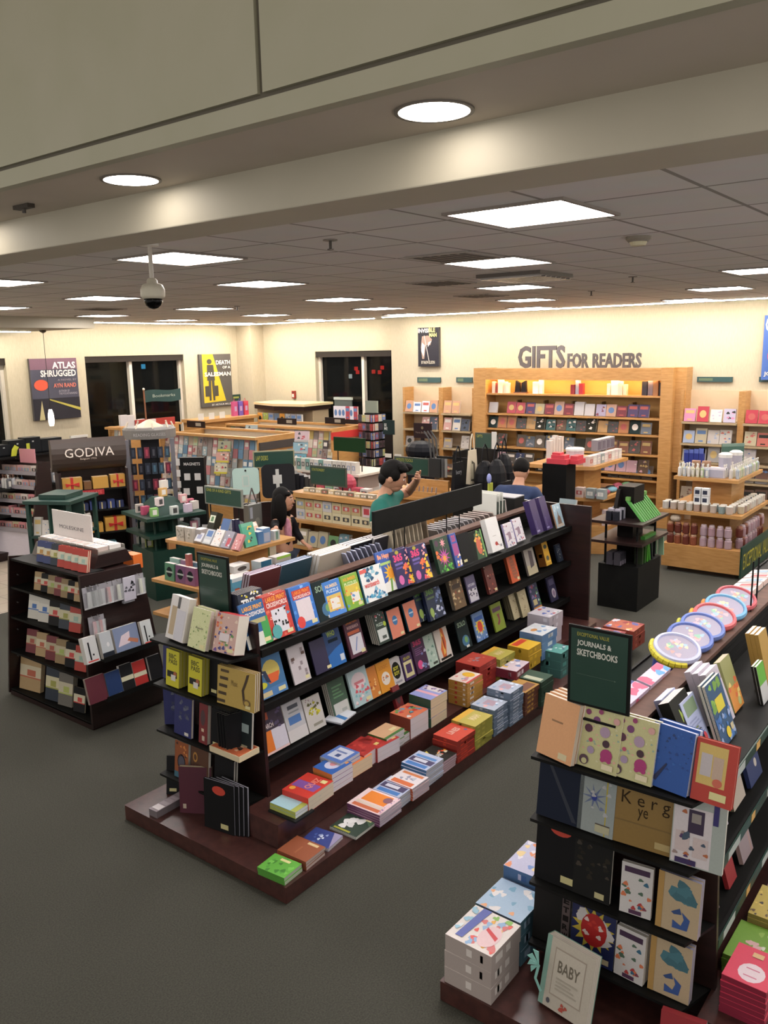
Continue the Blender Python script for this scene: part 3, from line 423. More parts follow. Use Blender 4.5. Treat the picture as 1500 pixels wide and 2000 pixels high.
book('orangethk', (.2, .18, .09), 'd8743c', 'thick orange book with pale letters', [('T', 'FIND', .2, .4, .85, .8, 'f0c8a8', .04), ('E', .7, .25, .12, .12, 'f0d0b8')], 'd8743c', pg='ccb898')
book('redwhite', (.22, .18, .1), 'a82c28', 'thick red puzzle book', [('B', 10, 90, ['c04038', '8c2020'], .05, .1, .1, .2, .9, .9), ('R', .75, .1, .92, .25, 'd0b870')], '9c2824', pg='c4bcc0')
book('peach', (.2, .16, .028), 'c8a07c', 'peach and green topped book', [('R', 0, 0, 1, .15, '3c6c34'), ('R', .6, .3, .9, .5, 'd8cc9c')], '3c6c34', pg='c0bcc0')
book('petbook', (.21, .18, .15), 'c86c4c', 'very thick orange animal colouring book', [('B', 18, 91, ['d8d0c8', '3c3c3c', 'b83830', '5c90a8', '5c8c50'], .06, .1, .1, .1, .95, .95)], '7c3428', pg='c8c0c4')
book('lavender', (.21, .19, .07), '8c94c8', 'thick lavender and white book with a green spine', [('R', .35, 0, .5, 1, 'd8a0ac'), ('R', .65, .1, 1, .9, 'd4cccc'), ('B', 7, 92, ['5c3c74', '8c74a0'], .04, .08, .7, .1, .98, .9)], '2c5040', pg='c8b89c')
book('greenleaf', (.15, .19, .022), '5ca43c', 'bright green leafy booklet', [('B', 16, 93, ['3c7c2c', '70b850', '4c9438'], .06, .12, .05, .05, .95, .95), ('R', .75, .3, .88, .65, 'd0cc90')], '4c8c34', pg='a8b8a0')
book('brownnb', (.17, .21, .018), '8c4c30', 'rust brown notebook', [('R', .2, .5, .6, .55, '9c5c3c'), ('R', .8, .15, .92, .5, 'd0b88c')], '7c4028', pg='b4a49c')
book('bluesp', (.15, .19, .02), '2c3c80', 'blue spiral booklet', [('B', 8, 94, ['8c9cc8', 'c8d0e0', '4c60a4'], .05, .1, .1, .4, .8, .9), ('P', [(0, 0), (1, 0), (1, .3)], '9088a8')], '8c8c98', pg='b8b4bc', spiral=True)
book('greensp', (.21, .2, .018), '24382c', 'dark green spiral pad with white lettering', [('B', 9, 95, ['d0d0d0', 'dcdcdc'], .1, .16, .25, .35, .75, .85), ('R', .05, .3, .12, .9, 'a8a838'), ('P', [(.6, 0), (1, 0), (1, .5)], '48644c'), ('R', .8, .1, .92, .3, 'd0cc9c')], '9c9c9c', pg='bcbcb4', spiral=True)
book('orangepur', (.22, .25, .0155), 'd8c0c4', 'orange and purple wordsearch book', [('R', .4, .15, .92, .85, 'd87c28'), ('R', .05, .1, .2, .9, 'b8603c'), ('R', .22, .1, .36, .9, 'c8b8ac'), ('E', .72, .22, .15, .12, '7c5460'), ('B', 30, 96, ['8c6c9c', 'd0a8b8'], .02, .03, 0, 0, 1, .1)], '6c3c64', pg='b8b0bc')
book('bluepur', (.2, .2, .02), 'a8b0c8', 'blue and white word puzzle book', [('R', .05, .1, .25, .9, '3c70b0'), ('R', .3, .05, .6, .95, '3c3458'), ('R', .38, .3, .55, .8, 'c0c0cc'), ('R', .65, .1, .8, .9, '5080b8')], '30608c', pg='b8b8c0')
book('orangewh', (.18, .2, .017), 'd0c8cc', 'orange and white word puzzle book', [('R', .05, .1, .3, .9, 'c8683c'), ('R', .75, .1, .9, .9, 'c87848'), ('B', 8, 97, ['8c8ca0', 'a8b0bc'], .05, .1, .35, .3, .7, .8)], 'c0603c', pg='b8b0bc')
book('blackyel', (.18, .2, .018), '24221e', 'black puzzle book with yellow and orange marks', [('P', [(.1, .5), (.2, .5), (.45, .9), (.35, .9)], 'c8b428'), ('B', 7, 98, ['d89c28', 'c84c24', 'c8c0b0'], .05, .09, .5, .1, .95, .6), ('T', 'BRAIN', .2, .3, .6, .5, 'c8c4bc')], '48403c', pg='b89ca4')
boxd('redbox', (.23, .2, .032), 'b83c28', '8c2c24', 'rust red card game box', [('T', 'LINES', .3, .45, .8, .7, 'c8988c', .04), ('E', .85, .3, .06, .06, '5c5478')])
boxd('olivebox', (.24, .2, .036), 'a89c48', '8c8838', 'olive green game box', [('R', 0, .75, 1, 1, 'c89c38'), ('T', 'MAH', .35, .3, .75, .6, 'c8b890', .04)])
boxd('greyblue', (.2, .2, .029), 'a0a8b8', '5c6c80', 'grey blue puzzle box', [('R', .3, .25, .75, .7, 'a08894'), ('B', 8, 100, ['c8d4e4', 'd89c98', '7c94b4'], .05, .1, .05, .1, .95, .95)])
boxd('bronzebox', (.22, .2, .038), 'a8803c', '5c3428', 'brown strategy game box with a yellow top', [('R', .1, .1, .9, .5, '6c4434')])
boxd('ivybox', (.2, .22, .04), '2c4838', '24382c', 'dark green game box', [('R', .1, .1, .4, .8, 'b0b49c')])
boxd('yelred', (.22, .17, .038), 'd0c0b8', 'a87c38', 'red and yellow card game box', [('R', 0, .0, 1, .1, 'b8342c'), ('E', .7, .5, .2, .3, 'd8a830'), ('B', 7, 101, ['8c94a8', 'c87c7c'], .05, .09, .1, .2, .5, .9)], 'a8302c')
boxd('redtall', (.26, .22, .04), 'a83c30', '8c2c28', 'tall red trivia game box', [('B', 10, 102, ['8c8088', 'c06858'], .04, .08, .2, .3, .85, .8)])
boxd('flies', (.25, .2, .075), 'c0b0b8', '6c2434', 'maroon board game box lettered along its side', [('B', 12, 103, ['7080a8', 'd0a040', '5c3c5c', 'd8d4dc'], .06, .12, .05, .1, .95, .9)], 'b0a0ac')
boxd('pieface', (.26, .22, .07), 'c8c4cc', 'b0a8b0', 'white party game box with red and blue dots', [('B', 10, 104, ['b83c44', '4c60a8', '5c9468', 'dcd8dc'], .05, .11, .1, .1, .9, .9)])
boxd('bluewbox', (.27, .22, .075), 'c8ccd0', '5c7ca4', 'white and blue game box', [('E', .35, .6, .15, .12, 'c88c50'), ('B', 8, 105, ['6c94c0', 'd8d8dc'], .06, .1, .3, .1, .95, .9)])
boxd('tealbox', (.22, .22, .075), '4c8c84', '38605c', 'teal board game box', [('B', 12, 106, ['c0ccd0', '2c4c60', '8cb8b0'], .06, .12, .05, .1, .95, .95)])
boxd('yelbox', (.22, .2, .06), 'd0a82c', 'b08c28', 'yellow game box', [('R', .1, .6, .9, .9, 'c8442c')])
boxd('kidbox', (.27, .3, .06), 'b05c44', '8c3c30', 'orange cartoon picture game box', [('B', 22, 107, ['d8603c', 'e0a850', '5c5c9c', 'c8c8d4', '902c34'], .07, .13, .03, .05, .97, .95)])
boxd('ideabk', (.25, .24, .079), 'd4ccc8', 'a89c98', 'white craft kit box with cartoon animals', [('B', 34, 108, ['d8a040', 'c86c6c', '7cac50', '88a8cc', 'd85850', 'e0d8d0'], .04, .08, .02, .02, .98, .6), ('E', .4, .3, .3, .2, 'd8b8bc'), ('P', [(.35, .15), (.45, .15), (.6, .45), (.52, .45)], 'c02c34'), ('P', [(.1, .7), (1, .62), (1, .8), (.1, .85)], '4c58a0'), ('B', 6, 109, ['8cb4c8', 'd0d8dc'], .05, .07, .15, .85, .9, .97)], 'b84c48', cat='craft kit')
boxd('bluekit', (.26, .24, .07), 'b4b4d0', '4c6c98', 'blue and pink activity box', [('B', 24, 110, ['d8885c', 'd8d4e0', '6c8cc8', 'e0c890', 'c87c8c'], .05, .1, .02, .02, .98, .98)], '3c5c94', cat='craft kit')
boxd('tealkit', (.24, .24, .075), '98b0c8', '4c7080', 'pale blue activity box', [('B', 16, 111, ['d89c70', '6c98b4', 'd8d4d4'], .05, .1, .02, .02, .98, .98)], '4c7080', cat='craft kit')
book('pinkpad', (.23, .17, .024), 'd03c58', 'bright pink hardback organiser', [('E', .32, .45, .25, .3, 'dcc8d0'), ('R', .2, .3, .23, .6, 'c87890'), ('R', .4, .3, .43, .6, 'c87890'), ('R', .75, .35, .88, .6, 'd0a87c'), ('R', .74, .35, .75, .6, '401c24')], '7c1c34', pg='c83c54', hard=True, cat='organiser')
book('crowd', (.25, .22, .02), 'b09c50', 'yellow organiser with dark crowd pattern', [('B', 50, 113, ['3c3434', 'c8b060', '604c38'], .02, .04, 0, 0, 1, 1), ('R', .3, .3, .8, .7, '24243c'), ('R', .48, .32, .62, .7, '4c4c5c')], '8c7c44', cat='organiser')
book('cow', (.24, .2, .03), 'c8c4c4', 'white organiser with black spots and a yellow label', [('B', 14, 114, ['1c1a1c', '24201f'], .05, .08, .05, .1, .95, .95), ('R', .35, .25, .7, .45, 'c8a01c'), ('R', 0, .5, .15, 1, 'c07c80')], 'c8c0c4', cat='organiser')
book('aqua', (.22, .2, .035), '4c9cb8', 'aqua organiser with a white oval', [('E', .65, .5, .4, .35, 'c8c4cc')], '44504c', cat='organiser')
book('greenorg', (.27, .25, .02), '6c9434', 'green floral organiser', [('B', 24, 116, ['c8c8b8', '88a850', 'c8a0a0', '508030'], .04, .08, .02, .02, .98, .98)], cat='organiser')
book('cream', (.2, .2, .05), 'd0c490', 'pale yellow boxed organiser', [], 'b0a470', cat='organiser')
book('kidblue', (.2, .28, .015), '24486c', 'blue animal puzzle book with a yellow label', [('B', 9, 118, ['6c9438', '7ca848'], .08, .13, .1, .6, .95, .98), ('R', .3, .5, .8, .72, 'c8b830'), ('B', 22, 119, ['3c6ca8', '2c5c9c', '8c9cc0'], .05, .1, .02, .02, .98, .45), ('E', .55, .14, .13, .09, 'd0b828'), ('R', .74, .12, .92, .22, 'b8ac88')], '34503c', spiral=True)
book('lilac', (.17, .24, .035), 'a8b0d0', 'pale lilac activity book with a red dot', [('R', .15, .7, .9, .95, '788c70'), ('E', .75, .2, .14, .1, 'd04850')]+lines(6, .15, .3, .85, .65, '8c94b8'), 'a0a8cc', pg='d4d4e0')
book('whiteblk', (.2, .27, .05), '242420', 'black and white activity book', [('T', 'MAKE', .3, .6, .9, .8, '9cb048'), ('R', .3, .3, .9, .5, '6c7c50')], pg='d0c4c4')
book('catbook', (.17, .26, .03), 'b8b0bc', 'white spotted activity book', [('B', 24, 120, ['8c7c84', '4c2c5c', 'c8c4cc'], .04, .08, .02, .02, .98, .98)], pg='d4d0dc')
book('greenwh', (.12, .19, .012), 'b4b4b4', 'green and white booklet', [('R', 0, .48, 1, 1, '5ca030')], '1c1c1c')
book('foxbook', (.15, .25, .03), '8c8c58', 'olive and orange wildlife book', [('R', 0, 0, 1, .45, 'c8843c'), ('B', 8, 121, ['c8603c', 'd8c078'], .08, .14, .05, .2, .95, .6), ('E', .7, .12, .15, .08, 'a8ac70')], pg='b8a890')
book('goldbk', (.15, .28, .02), 'a8843c', 'golden yellow reading book', [('P', [(0, 0), (1, 0), (1, .3)], '8c2c34')], '8c6c30')
book('nightblue', (.2, .26, .02), '24305c', 'dark blue picture book with an owl', [('E', .35, .7, .2, .16, '7c4c5c'), ('E', .65, .3, .1, .08, 'b0a8a0')])
book('scriptj', (.18, .25, .07), 'a89c90', 'grey beige keepsake box with script lettering', [('T', 'Mr', .35, .4, .7, .62, '302c2c')], '6c6450', box=True)
book('pinkgrey', (.17, .22, .02), '8c7c80', 'dusty pink journal', [('R', .8, 0, .9, 1, '9c7c74')], 'a08480')
book('redred', (.12, .2, .02), '8c2428', 'bright red small book', [('R', .1, .8, .9, .95, 'b8a040')])
BM = {}
def book_mesh(k):
    if k in BM: return BM[k]
    d = D[k]; w_, h, t = d['s']; c = MB(); p = MB(); e = .0025 if d['hard'] else .0006; th = .0022 if d['hard'] else .001
    parts = []
    if d['box']:
        x = lambda a, b_, m: c.box(a, b_, m)
        c.box((0, .0005, 0), (w_, t, h), d['sp'])
        c.box((0, 0, 0), (w_, .0006, h), d['c'])
        c.add([(w_+.0003, .001, .001), (w_+.0003, t, .001), (w_+.0003, t, h-.001), (w_+.0003, .001, h-.001)], [(0, 1, 2, 3)], d['pg'])
        g = random.Random(k)
        for i in range(3):   # printed patches on the long sides
            a = g.uniform(.08, .6)*h; cc = g.choice([d['c'], d['pg'], d['sp']])
            c.add([(-.0004, t*.25, a), (-.0004, t*.25, a+h*.12), (-.0004, t*.7, a+h*.12), (-.0004, t*.7, a)], [(0, 1, 2, 3)], cc)
            a = g.uniform(.08, .6)*w_
            c.add([(a, t*.25, -.0004), (a+w_*.15, t*.25, -.0004), (a+w_*.15, t*.7, -.0004), (a, t*.7, -.0004)], [(3, 2, 1, 0)], d['c'])
    else:
        c.box((0, 0, 0), (w_, th, h), d['c']); c.box((0, t-th, 0), (w_, t, h), d['back'] or d['sp'])
        if not d['spiral']: c.box((0, th, 0), (.0015, t-th, h), d['sp'])
        p.box((.0016, th+.0001, e), (w_-e, t-th-.0001, h-e), d['pg'])
        if t > .02:
            for i in range(2): y = th+(t-2*th)*(i+1)/3; p.box((.002, y, e-.0002), (w_-e+.0002, y+.0012, h-e+.0002), 'a89f94')
    art = list(d['art']); stick = [a for a in art if a in (ST, ST2)]; art = [a for a in art if a not in (ST, ST2)]
    c.art((0, 0, 0), (w_, 0, 0), (0, 0, h), (0, -1, 0), art, .0003)
    parts.append(('lid' if d['box'] else 'cover', c.mesh('cover')))
    if p.V: parts.append(('page_block', p.mesh('page_block')))
    if stick: s_ = MB(); s_.art((0, -.0016, 0), (w_, 0, 0), (0, 0, h), (0, -1, 0), stick, .0003); parts.append(('price_sticker', s_.mesh('price_sticker')))
    if d['spiral']:
        s_ = MB(); n = 16; wire = col('b4b4b8', .3, .7)
        for i in range(n):
            z = h*(i+.5)/n; r = t*.55
            P = [(.004+r*.8*math.cos(a)-r*.3, t/2+r*math.sin(a), z) for a in [2*math.pi*j/7 for j in range(8)]]
            s_.tube(P, .0009, wire, n=3)
        parts.append(('spiral_binding', s_.mesh('spiral_binding')))
    BM[k] = parts; return parts
def put(k, M, where, group=None, label=None, lod=0):
    d = D[k]; parts = book_mesh(k); lab = label or (d['desc']+where)
    e = empty(d['name'], M, lab, d['cat'], group)
    for n, me in parts:
        if lod and n in ('price_sticker', 'spiral_binding'): continue
        o = bpy.data.objects.new(n, me); scene.collection.objects.link(o); o.parent = e
    return e
CP = ['front copy', 'second copy back', 'third copy back', 'fourth copy back', 'fifth copy back', 'sixth copy back', 'seventh copy back', 'eighth copy back', 'ninth copy back', 'tenth copy back']
def faced(k, x, y, z, facing, n, where, lean=18, gap=.0015, group=None, yaw=0, flat=False):
    """n copies one behind another, leaning back; facing '-y' or '-x'"""
    t = D[k]['s'][2]; a = R(lean)
    for i in range(n):
        dd = i*(t+gap)/math.cos(a); zz = z+t*math.sin(a)+.0015; A = R({'-y': 0, '-x': -90, '+y': 180}[facing]+yaw)
        M = T(x-dd*math.sin(A), y+dd*math.cos(A), zz) @ RZ(A) @ RX(-a)
        put(k, M, ((', '+CP[i]) if n > 1 else '')+', '+where, group, lod=1 if i else 0)
def pile(k, x, y, z, n, where, yaw=0, group=None, jitter=1.5, ks=None):
    """n books lying flat, cover up, spine towards -x; (x, y) is the near corner"""
    zz = z+.0006; g = random.Random(int(x*1000+y*77))
    for i in range(n):
        kk = ks[i % len(ks)] if ks else k; t = D[kk]['s'][2]; zz += t
        M = T(x+g.uniform(-.002, .002), y+g.uniform(-.002, .002), zz) @ RZ(R(yaw+g.uniform(-jitter, jitter))) @ RX(-math.pi/2)
        pos = ('' if n == 1 else (', topmost of its stack' if i == n-1 else ', %s from bottom of its stack' % ORD[i+1]))
        put(kk, M, pos+', '+where, group, lod=0 if i == n-1 else 1); zz += .0006
    return zz
# ---------------------------------------------------------------- the two long racks
def rack(x0, x1, yf, yb, px0, px1, py0, py1, label, lips=True, tall_far=True):
    """body between x0..x1, yf..yb; plinth px0..px1, py0..py1"""
    yc = (yf+yb)/2; e = empty('display_rack', (x0, yf, 0), label, 'display rack')
    M = T(-x0, -yf, 0)
    B = lambda: MB(M)
    b = B(); b.box((px0, py0, 0), (px1, py1, .1), M_DARK2); b.build('plinth', e, bevel=.006)
    b = B(); b.box((x0-.21, yf-.28, .1), (x1, yf, .25), M_DARK2); b.box((x0, yf, .1), (x1, yb, .25), M_DARK2); b.build('base_deck', e, bevel=.004)
    b = B(); b.box((x0+.02, yc-.04, .25), (x1-.02, yc+.04, 1.33), M_BLACK)
    for i in range(1, 30): b.box((x0+.02, yc-.043, .25+i*.036), (x1-.02, yc-.04, .252+i*.036), 'i' and col('0a0a0a'))
    b.build('back_panel', e)
    b = B(); b.box((x0-.02, yc-.048, 1.33), (x1+.02, yc+.048, 1.355), M_LEDGE); b.build('top_ledge', e, bevel=.004)
    # near end panel tapers slightly, far end panel is wider
    b = B(); b.prism([(x0-.025, yf-.02, .1), (x0-.025, yb+.02, .1), (x0-.025, yb-.12, 1.34), (x0-.025, yf+.02, 1.34)], (.025, 0, 0), M_DARK); b.build('end_panel', e)
    b = B(); b.box((x1, yf-.19, .1), (x1+.03, yb+.02, 1.385), M_DARK); b.build('end_panel', e, bevel=.003)
    for z in SZ:
        b = B(); b.box((x0, yf+.015, z-.015), (x1, yc-.04, z), M_BLACK); b.box((x0, yf, z-.035), (x1, yf+.014, z+.012), M_BLACK); b.build('shelf', e)
        b = B(); b.box((x0, yc+.04, z-.015), (x1, yb-.015, z), M_BLACK); b.box((x0, yb-.014, z-.035), (x1, yb, z+.012), M_BLACK); b.build('shelf', e)
    for z in EZ:
        b = B(); b.prism([(x0-.22, yf+.06, z-.014), (x0-.022, yf-.0, z-.014), (x0-.022, yb-.0, z-.014), (x0-.22, yb-.02, z-.014)], (0, 0, .014), M_BLACK)
        b.build('end_shelf', e)
        b = B(); b.box((x1+.03, yf, z-.014), (x1+.22, yb, z), M_BLACK); b.build('end_shelf', e)
    return e
SZ = [.45, .82, 1.165]; EZ = [.25, .555, .865, 1.16]
XB = 7.42
rack(3.25, XB, 3.46, 4.25, 2.81, 7.95, 2.9, 4.32, 'long espresso brown central rack with black shelves of puzzle books')
rack(3.25, 9.0, .83, 1.6, 2.74, 9.4, .3, 1.87, 'long dark rack at right with planners and children\'s books')
# ---- central rack, long side facing the aisle: (design, left column, right column or None, copies)
def long_side(rows, yf, z, where, dy=.055):
    for k, u, n in rows:
        y = yf+dy; zz = z+.01; x = xof(u, y, zz)
        faced(k, x, y, zz, '-y', n, where, lean=17, group='books on the '+where)
CR_TOP = [('lpc_blue', 487, 1), ('lpc_red', 533, 3), ('lpw_blue', 583, 2), ('solo', 626, 1), ('num_blue', 645, 1), ('num_green', 681, 1), ('wsw', 717, 1), ('n365a', 815, 1), ('lotus', 861, 1), ('mosaic', 893, 1), ('blackj', 906, 1), ('frida', 927, 1), ('heart', 963, 1), ('floral', 993, 1), ('castle', 1089, 1)]
W1, W2, W3 = 'top shelf of central rack', 'middle shelf of central rack', 'lower shelf of central rack'
long_side(CR_TOP, 3.46, 1.165, W1)
def behind(k, u, n, yo, z, where, label=None, lean=17, du=0):
    y = 3.46+.055+yo; zz = z+.01; x = xof(u, y, zz); faced(k, x, y, zz, '-y', n, where, lean=lean, group='books on the '+where)
# taller ones standing behind the front row
faced('xmaze', 3.262, 3.6, 1.2, '-y', 6, W1, lean=13, group='books on the '+W1); behind('sunflower', 752, 1, .045, 1.165, W1)
# navy copies fan out to the left of the coral 365 book
for i in range(4):
    y = 3.515; x = xof(783+i*8.5, y, 1.175); put('n365a', T(x, y+.005+.001*i, 1.19) @ RZ(R(38)) @ RX(R(-14)) @ Matrix.Diagonal((1, 1, 1, 1)), ', %s slanted copy behind, top shelf of central rack' % ORD[i+1], 'books on the '+W1) if False else None
faced('n365a', xof(783, 3.53, 1.175), 3.535, 1.175, '-y', 2, 'left pocket, top shelf of central rack', yaw=0)
faced('floral', xof(1015, 3.53, 1.175), 3.55, 1.175, '-y', 1, 'right of its pair, top shelf of central rack')
faced('purple', xof(1052, 3.52, 1.175), 3.53, 1.175, '-y', 1, 'left one, top shelf of central rack', yaw=4)
faced('purple', xof(1071, 3.52, 1.175), 3.53, 1.175, '-y', 1, 'right one, top shelf of central rack', yaw=4)
long_side([('tucan', 509, 2), ('mazew', 577, 1), ('ink', 619, 1), ('who', 647, 1), ('pencil', 687, 1), ('salmon', 768, 1), ('n365b', 842, 1), ('vintage', 890, 2), ('kitchen', 920, 1), ('cocoa', 957, 2), ('orange', 1001, 1), ('photo', 1034, 1), ('yellowbox', 1068, 1), ('smalldark', 1092, 1)], 3.46, .82, W2)
faced('spir_green', xof(742, 3.52, .83), 3.52, .83, '-y', 4, W2); faced('salmon', xof(800, 3.52, .83), 3.52, .83, '-y', 1, 'right of its pair, '+W2)
faced('n365b', xof(822, 3.56, .83), 3.565, .83, '-y', 3, 'left pocket, '+W2)
long_side([('searchmag', 522, 1), ('planner', 568, 1), ('daffy', 606, 1), ('sudgreen', 655, 3), ('pinkblue', 694, 1), ('oranget', 729, 1), ('amber', 747, 1), ('soy', 771, 2), ('yelpur', 794, 1), ('n365c', 817, 1), ('palegreen', 840, 1), ('flame', 861, 1), ('solo', 902, 1), ('sun', 934, 1), ('lime', 970, 1), ('tan', 1022, 1), ('quilt', 1044, 1), ('circle', 1078, 1)], 3.46, .45, W3)
faced('tan', xof(1006, 3.54, .46), 3.545, .46, '-y', 3, 'left pocket, '+W3)
# an open booklet slipped onto the lower shelf lip
p = PY(655, 1408, 3.47); b = MB(T(p.x, 3.42, .465) @ RZ(R(10)))
b.box((0, 0, 0), (.2, .14, .008), '24242c'); b.prism([(0, .0, .008), (.2, 0, .008), (.2, .12, .03), (0, .12, .014)], (0, .02, 0), 'd4d4dc'); b.box((.0, .0, .009), (.2, .13, .02), 'ccd0d8')
b.poly([(.05, 0, .0205), (.09, 0, .0205), (.12, .13, .0205), (.08, .13, .0205)], '2c70b0'); tag(b.build('booklet'), 'curled white booklet lying on the lower shelf of central rack', 'booklet')
# ---- on top of the ledge
def far_row(u0, u1, h, n, t, c, pg, lab, x=None):
    y = 4.16; xa = xof(u0, 4.0, 1.4); xb = xof(u1, 4.0, 1.4); k = 'far'+c+pg+str(u0); book(k, (xb-xa, h, t), c, lab, [], c, pg=pg, hard=True); D[k]['back'] = c
    faced(k, xb, y, 1.166, '+y', n, 'behind the central rack ledge', lean=16, group='books facing the far side of the central rack')
far_row(492, 552, .29, 3, .022, '5c2c2c', 'c8bcd0', 'maroon hardback'); far_row(554, 613, .29, 3, .022, '2c4450', 'b0bcd8', 'slate blue hardback')
far_row(616, 676, .3, 4, .03, 'b0a494', 'e0dcd8', 'beige hardback'); far_row(677, 722, .3, 3, .035, '1c1c20', 'dcd8d8', 'black hardback'); far_row(723, 766, .3, 4, .03, '303038', 'd8d4d4', 'charcoal hardback')
# spiral pads leaning in a long file on the ledge
def file_row(x0, x1, n, h, wd, c1, c2, name, lab, y=3.92, z=1.17, lean=30):
    h += .19
    for i in range(n):
        x = x0+(x1-x0)*i/max(1, n-1); b = MB(T(x, y, z) @ RY(R(-lean)))
        b.box((-.01, 0, .0), (0, wd, h), c1); b.box((0, .003, .003), (.003, wd-.003, h-.003), c2)
        tag(b.build(name), lab % ORD[i+1], name.replace('_', ' '), name.replace('_', ' ')+'s filed on the central rack ledge')
file_row(4.72, 5.12, 8, .11, .2, 'b0b4cc', '50506c', 'calendar', 'blue grey calendar filed under the black sign, %s from the left')
file_row(5.2, 5.6, 8, .2, .2, 'c8bca4', '5c5044', 'calendar', 'tall cream edged calendar under the black sign, %s from the left', lean=12)
b = MB(T(5.68, 3.92, 1.17) @ RY(R(-12))); b.box((-.012, 0, 0), (0, .24, .43), '8c7c68'); b.box((-.014, .06, .2), (-.012, .18, .33), '302820'); tag(b.build('calendar'), 'brown photo calendar standing in front of its file, under black sign', 'calendar')
file_row(5.95, 6.5, 9, .09, .22, 'a8a4a4', '605c60', 'note_pad', 'grey note pad filed on central rack ledge, %s from the left', lean=40)
file_row(6.55, 6.95, 6, .09, .22, 'b4a49c', '4c4444', 'note_card_box', 'pale card box on central rack ledge, %s from the left', lean=40)
for i in range(3):
    x = 6.75+i*.06; b = MB(T(x, 3.92, 1.167)); b.box((0, 0, 0), (.012, .25, .38), 'd0d0c8'); b.box((.012, .0, .0), (.05, .25, .3), '303c34'); b.box((.012, .02, .3), (.045, .23, .36), '242824'); tag(b.build('photo_box'), 'white framed dark green photo box, %s in the ledge row' % ORD[i+1], 'box', 'photo boxes on the central rack ledge')
b = MB(T(7.12, 3.93, 1.167)); b.box((0, 0, 0), (.2, .24, .28), '1c1c1c'); b.box((-.002, 0, .28), (.2, .24, .29), '8c8c90'); tag(b.build('box'), 'black box with a grey lid at the far end of the ledge', 'box')
b = MB(T(7.0, 3.93, 1.17) @ RY(R(-14))); b.box((0, 0, 0), (.02, .2, .3), 'b0a8a4'); tag(b.build('book'), 'grey book leaning near the far end of the ledge', 'book')
# black sign on wire posts
e = empty('shelf_sign', (4.82, 3.86, 1.355), 'long blank black sign on thin posts above the central rack', 'sign')
b = MB(); b.box((0, -.012, .165), (1.56, .012, .35), M_BLACK); b.build('sign_board', e, bevel=.003)
for x in (.26, .4, 1.0, 1.2): MB().cyl((x, 0, 0), (x, 0, .17), .005, M_BLACK, n=8).build('post', e)
# JOURNALS & SKETCHBOOKS signs at the near ends
def js_sign(x, y0, y1, z0, z1, lab, base=1.355):
    e = empty('display_sign', (x, y1, z0), lab, 'sign'); w_ = y1-y0; h = z1-z0; M = RZ(R(-90))
    b = MB(M); b.box((0, 0, 0), (w_, .012, h), M_BLACK); b.build('frame', e, bevel=.002)
    b = MB(M); f = .035; b.box((w_*f*1.4, -.002, h*f), (w_*(1-f*1.4), 0, h*(1-f)), M_GSIGN); b.build('sign_face', e)
    b = MB(M); b.art((0, -.0022, 0), (w_, 0, 0), (0, 0, h), (0, -1, 0), [('T', 'EXCEPTIONAL VALUE', .15, .88, .66, .925, 'b0a83c', 0), ('T', 'JOURNALS &', .15, .745, .7, .83, 'c8c8c0', .03), ('T', 'SKETCHBOOKS', .15, .635, .8, .72, 'c8c8c0', .03), ('R', .15, .4, .78, .403, '5c7064'), ('P', [(.76, .392), (.79, .4015), (.76, .411)], '5c7064')]); b.build('lettering', e)
    b = MB(M); b.box((w_*.2, .0, -.0 if z0 <= base else base-z0), (w_*.8, .05, .004 if z0 <= base else base-z0+.01), M_BLACK); b.build('foot', e)
    return e
q = lambda u, v, x: PX(u, v, x)
js_sign(3.235, q(445, 1100, 3.235).y, q(384, 1085, 3.235).y, 1.357, q(384, 1078, 3.235).z, 'green Journals & Sketchbooks sign on the central rack, beside the maze book')
js_sign(3.1, q(1232, 1300, 3.1).y, q(1109, 1300, 3.1).y, q(1109, 1370, 3.1).z, q(1110, 1218, 3.1).z, 'green Journals & Sketchbooks sign at right, above the brown journals')
# ---- near end of the central rack: four shelves and the plinth; (design, left column, copies)
def end_side(rows, x, z, where, lean=12):
    for r in rows:
        k, u, n = r[:3]; yw = r[3] if len(r) > 3 else 0; dx = r[4] if len(r) > 4 else 0
        y = yof(u, x+dx, z); faced(k, x+dx, y, z, '-x', n, where, lean=lean, yaw=yw, group='journals on the '+where)
N1, N2, N3, N4, N5 = ['%s end shelf of central rack' % s for s in ('top', 'second', 'third', 'lowest', 'bottom')]
end_side([('whitekit', 323, 1, -6, .02), ('fernj', 366, 2, -4), ('bookbox', 415, 1, 4)], 3.06, 1.162, N1, 16)
end_side([('bluetree', 318, 1, 0, .06), ('bbook', 324, 4, -2), ('blackj', 408, 1, 0, .05), ('music', 424, 3, 3)], 3.06, .867, N2, 6)
faced('bbook', 3.06, yof(367, 3.06, .867), .867, '-x', 3, 'right pocket, '+N2, lean=6, yaw=-2)
end_side([('bluetree', 340, 1, -2), ('redthin', 388, 2, -2), ('blackj', 411, 1), ('artcomp', 452, 1, 0, .06)], 3.06, .557, N3, 6)
faced('bluetree', 3.1, yof(322, 3.1, .557), .557, '-x', 3, 'left group, '+N3, lean=3, yaw=35)
for i in range(4): faced('blackj', 3.04+i*.0, yof(432+i*5, 3.05, .557), .557, '-x', 1, 'upright %s, %s' % (ORD[i+1], N3), lean=3, yaw=68)
end_side([('flamej', 341, 1, 0), ('brownj', 372, 1, -2), ('blackj', 418, 2, 0)], 3.06, .252, N4, 6)
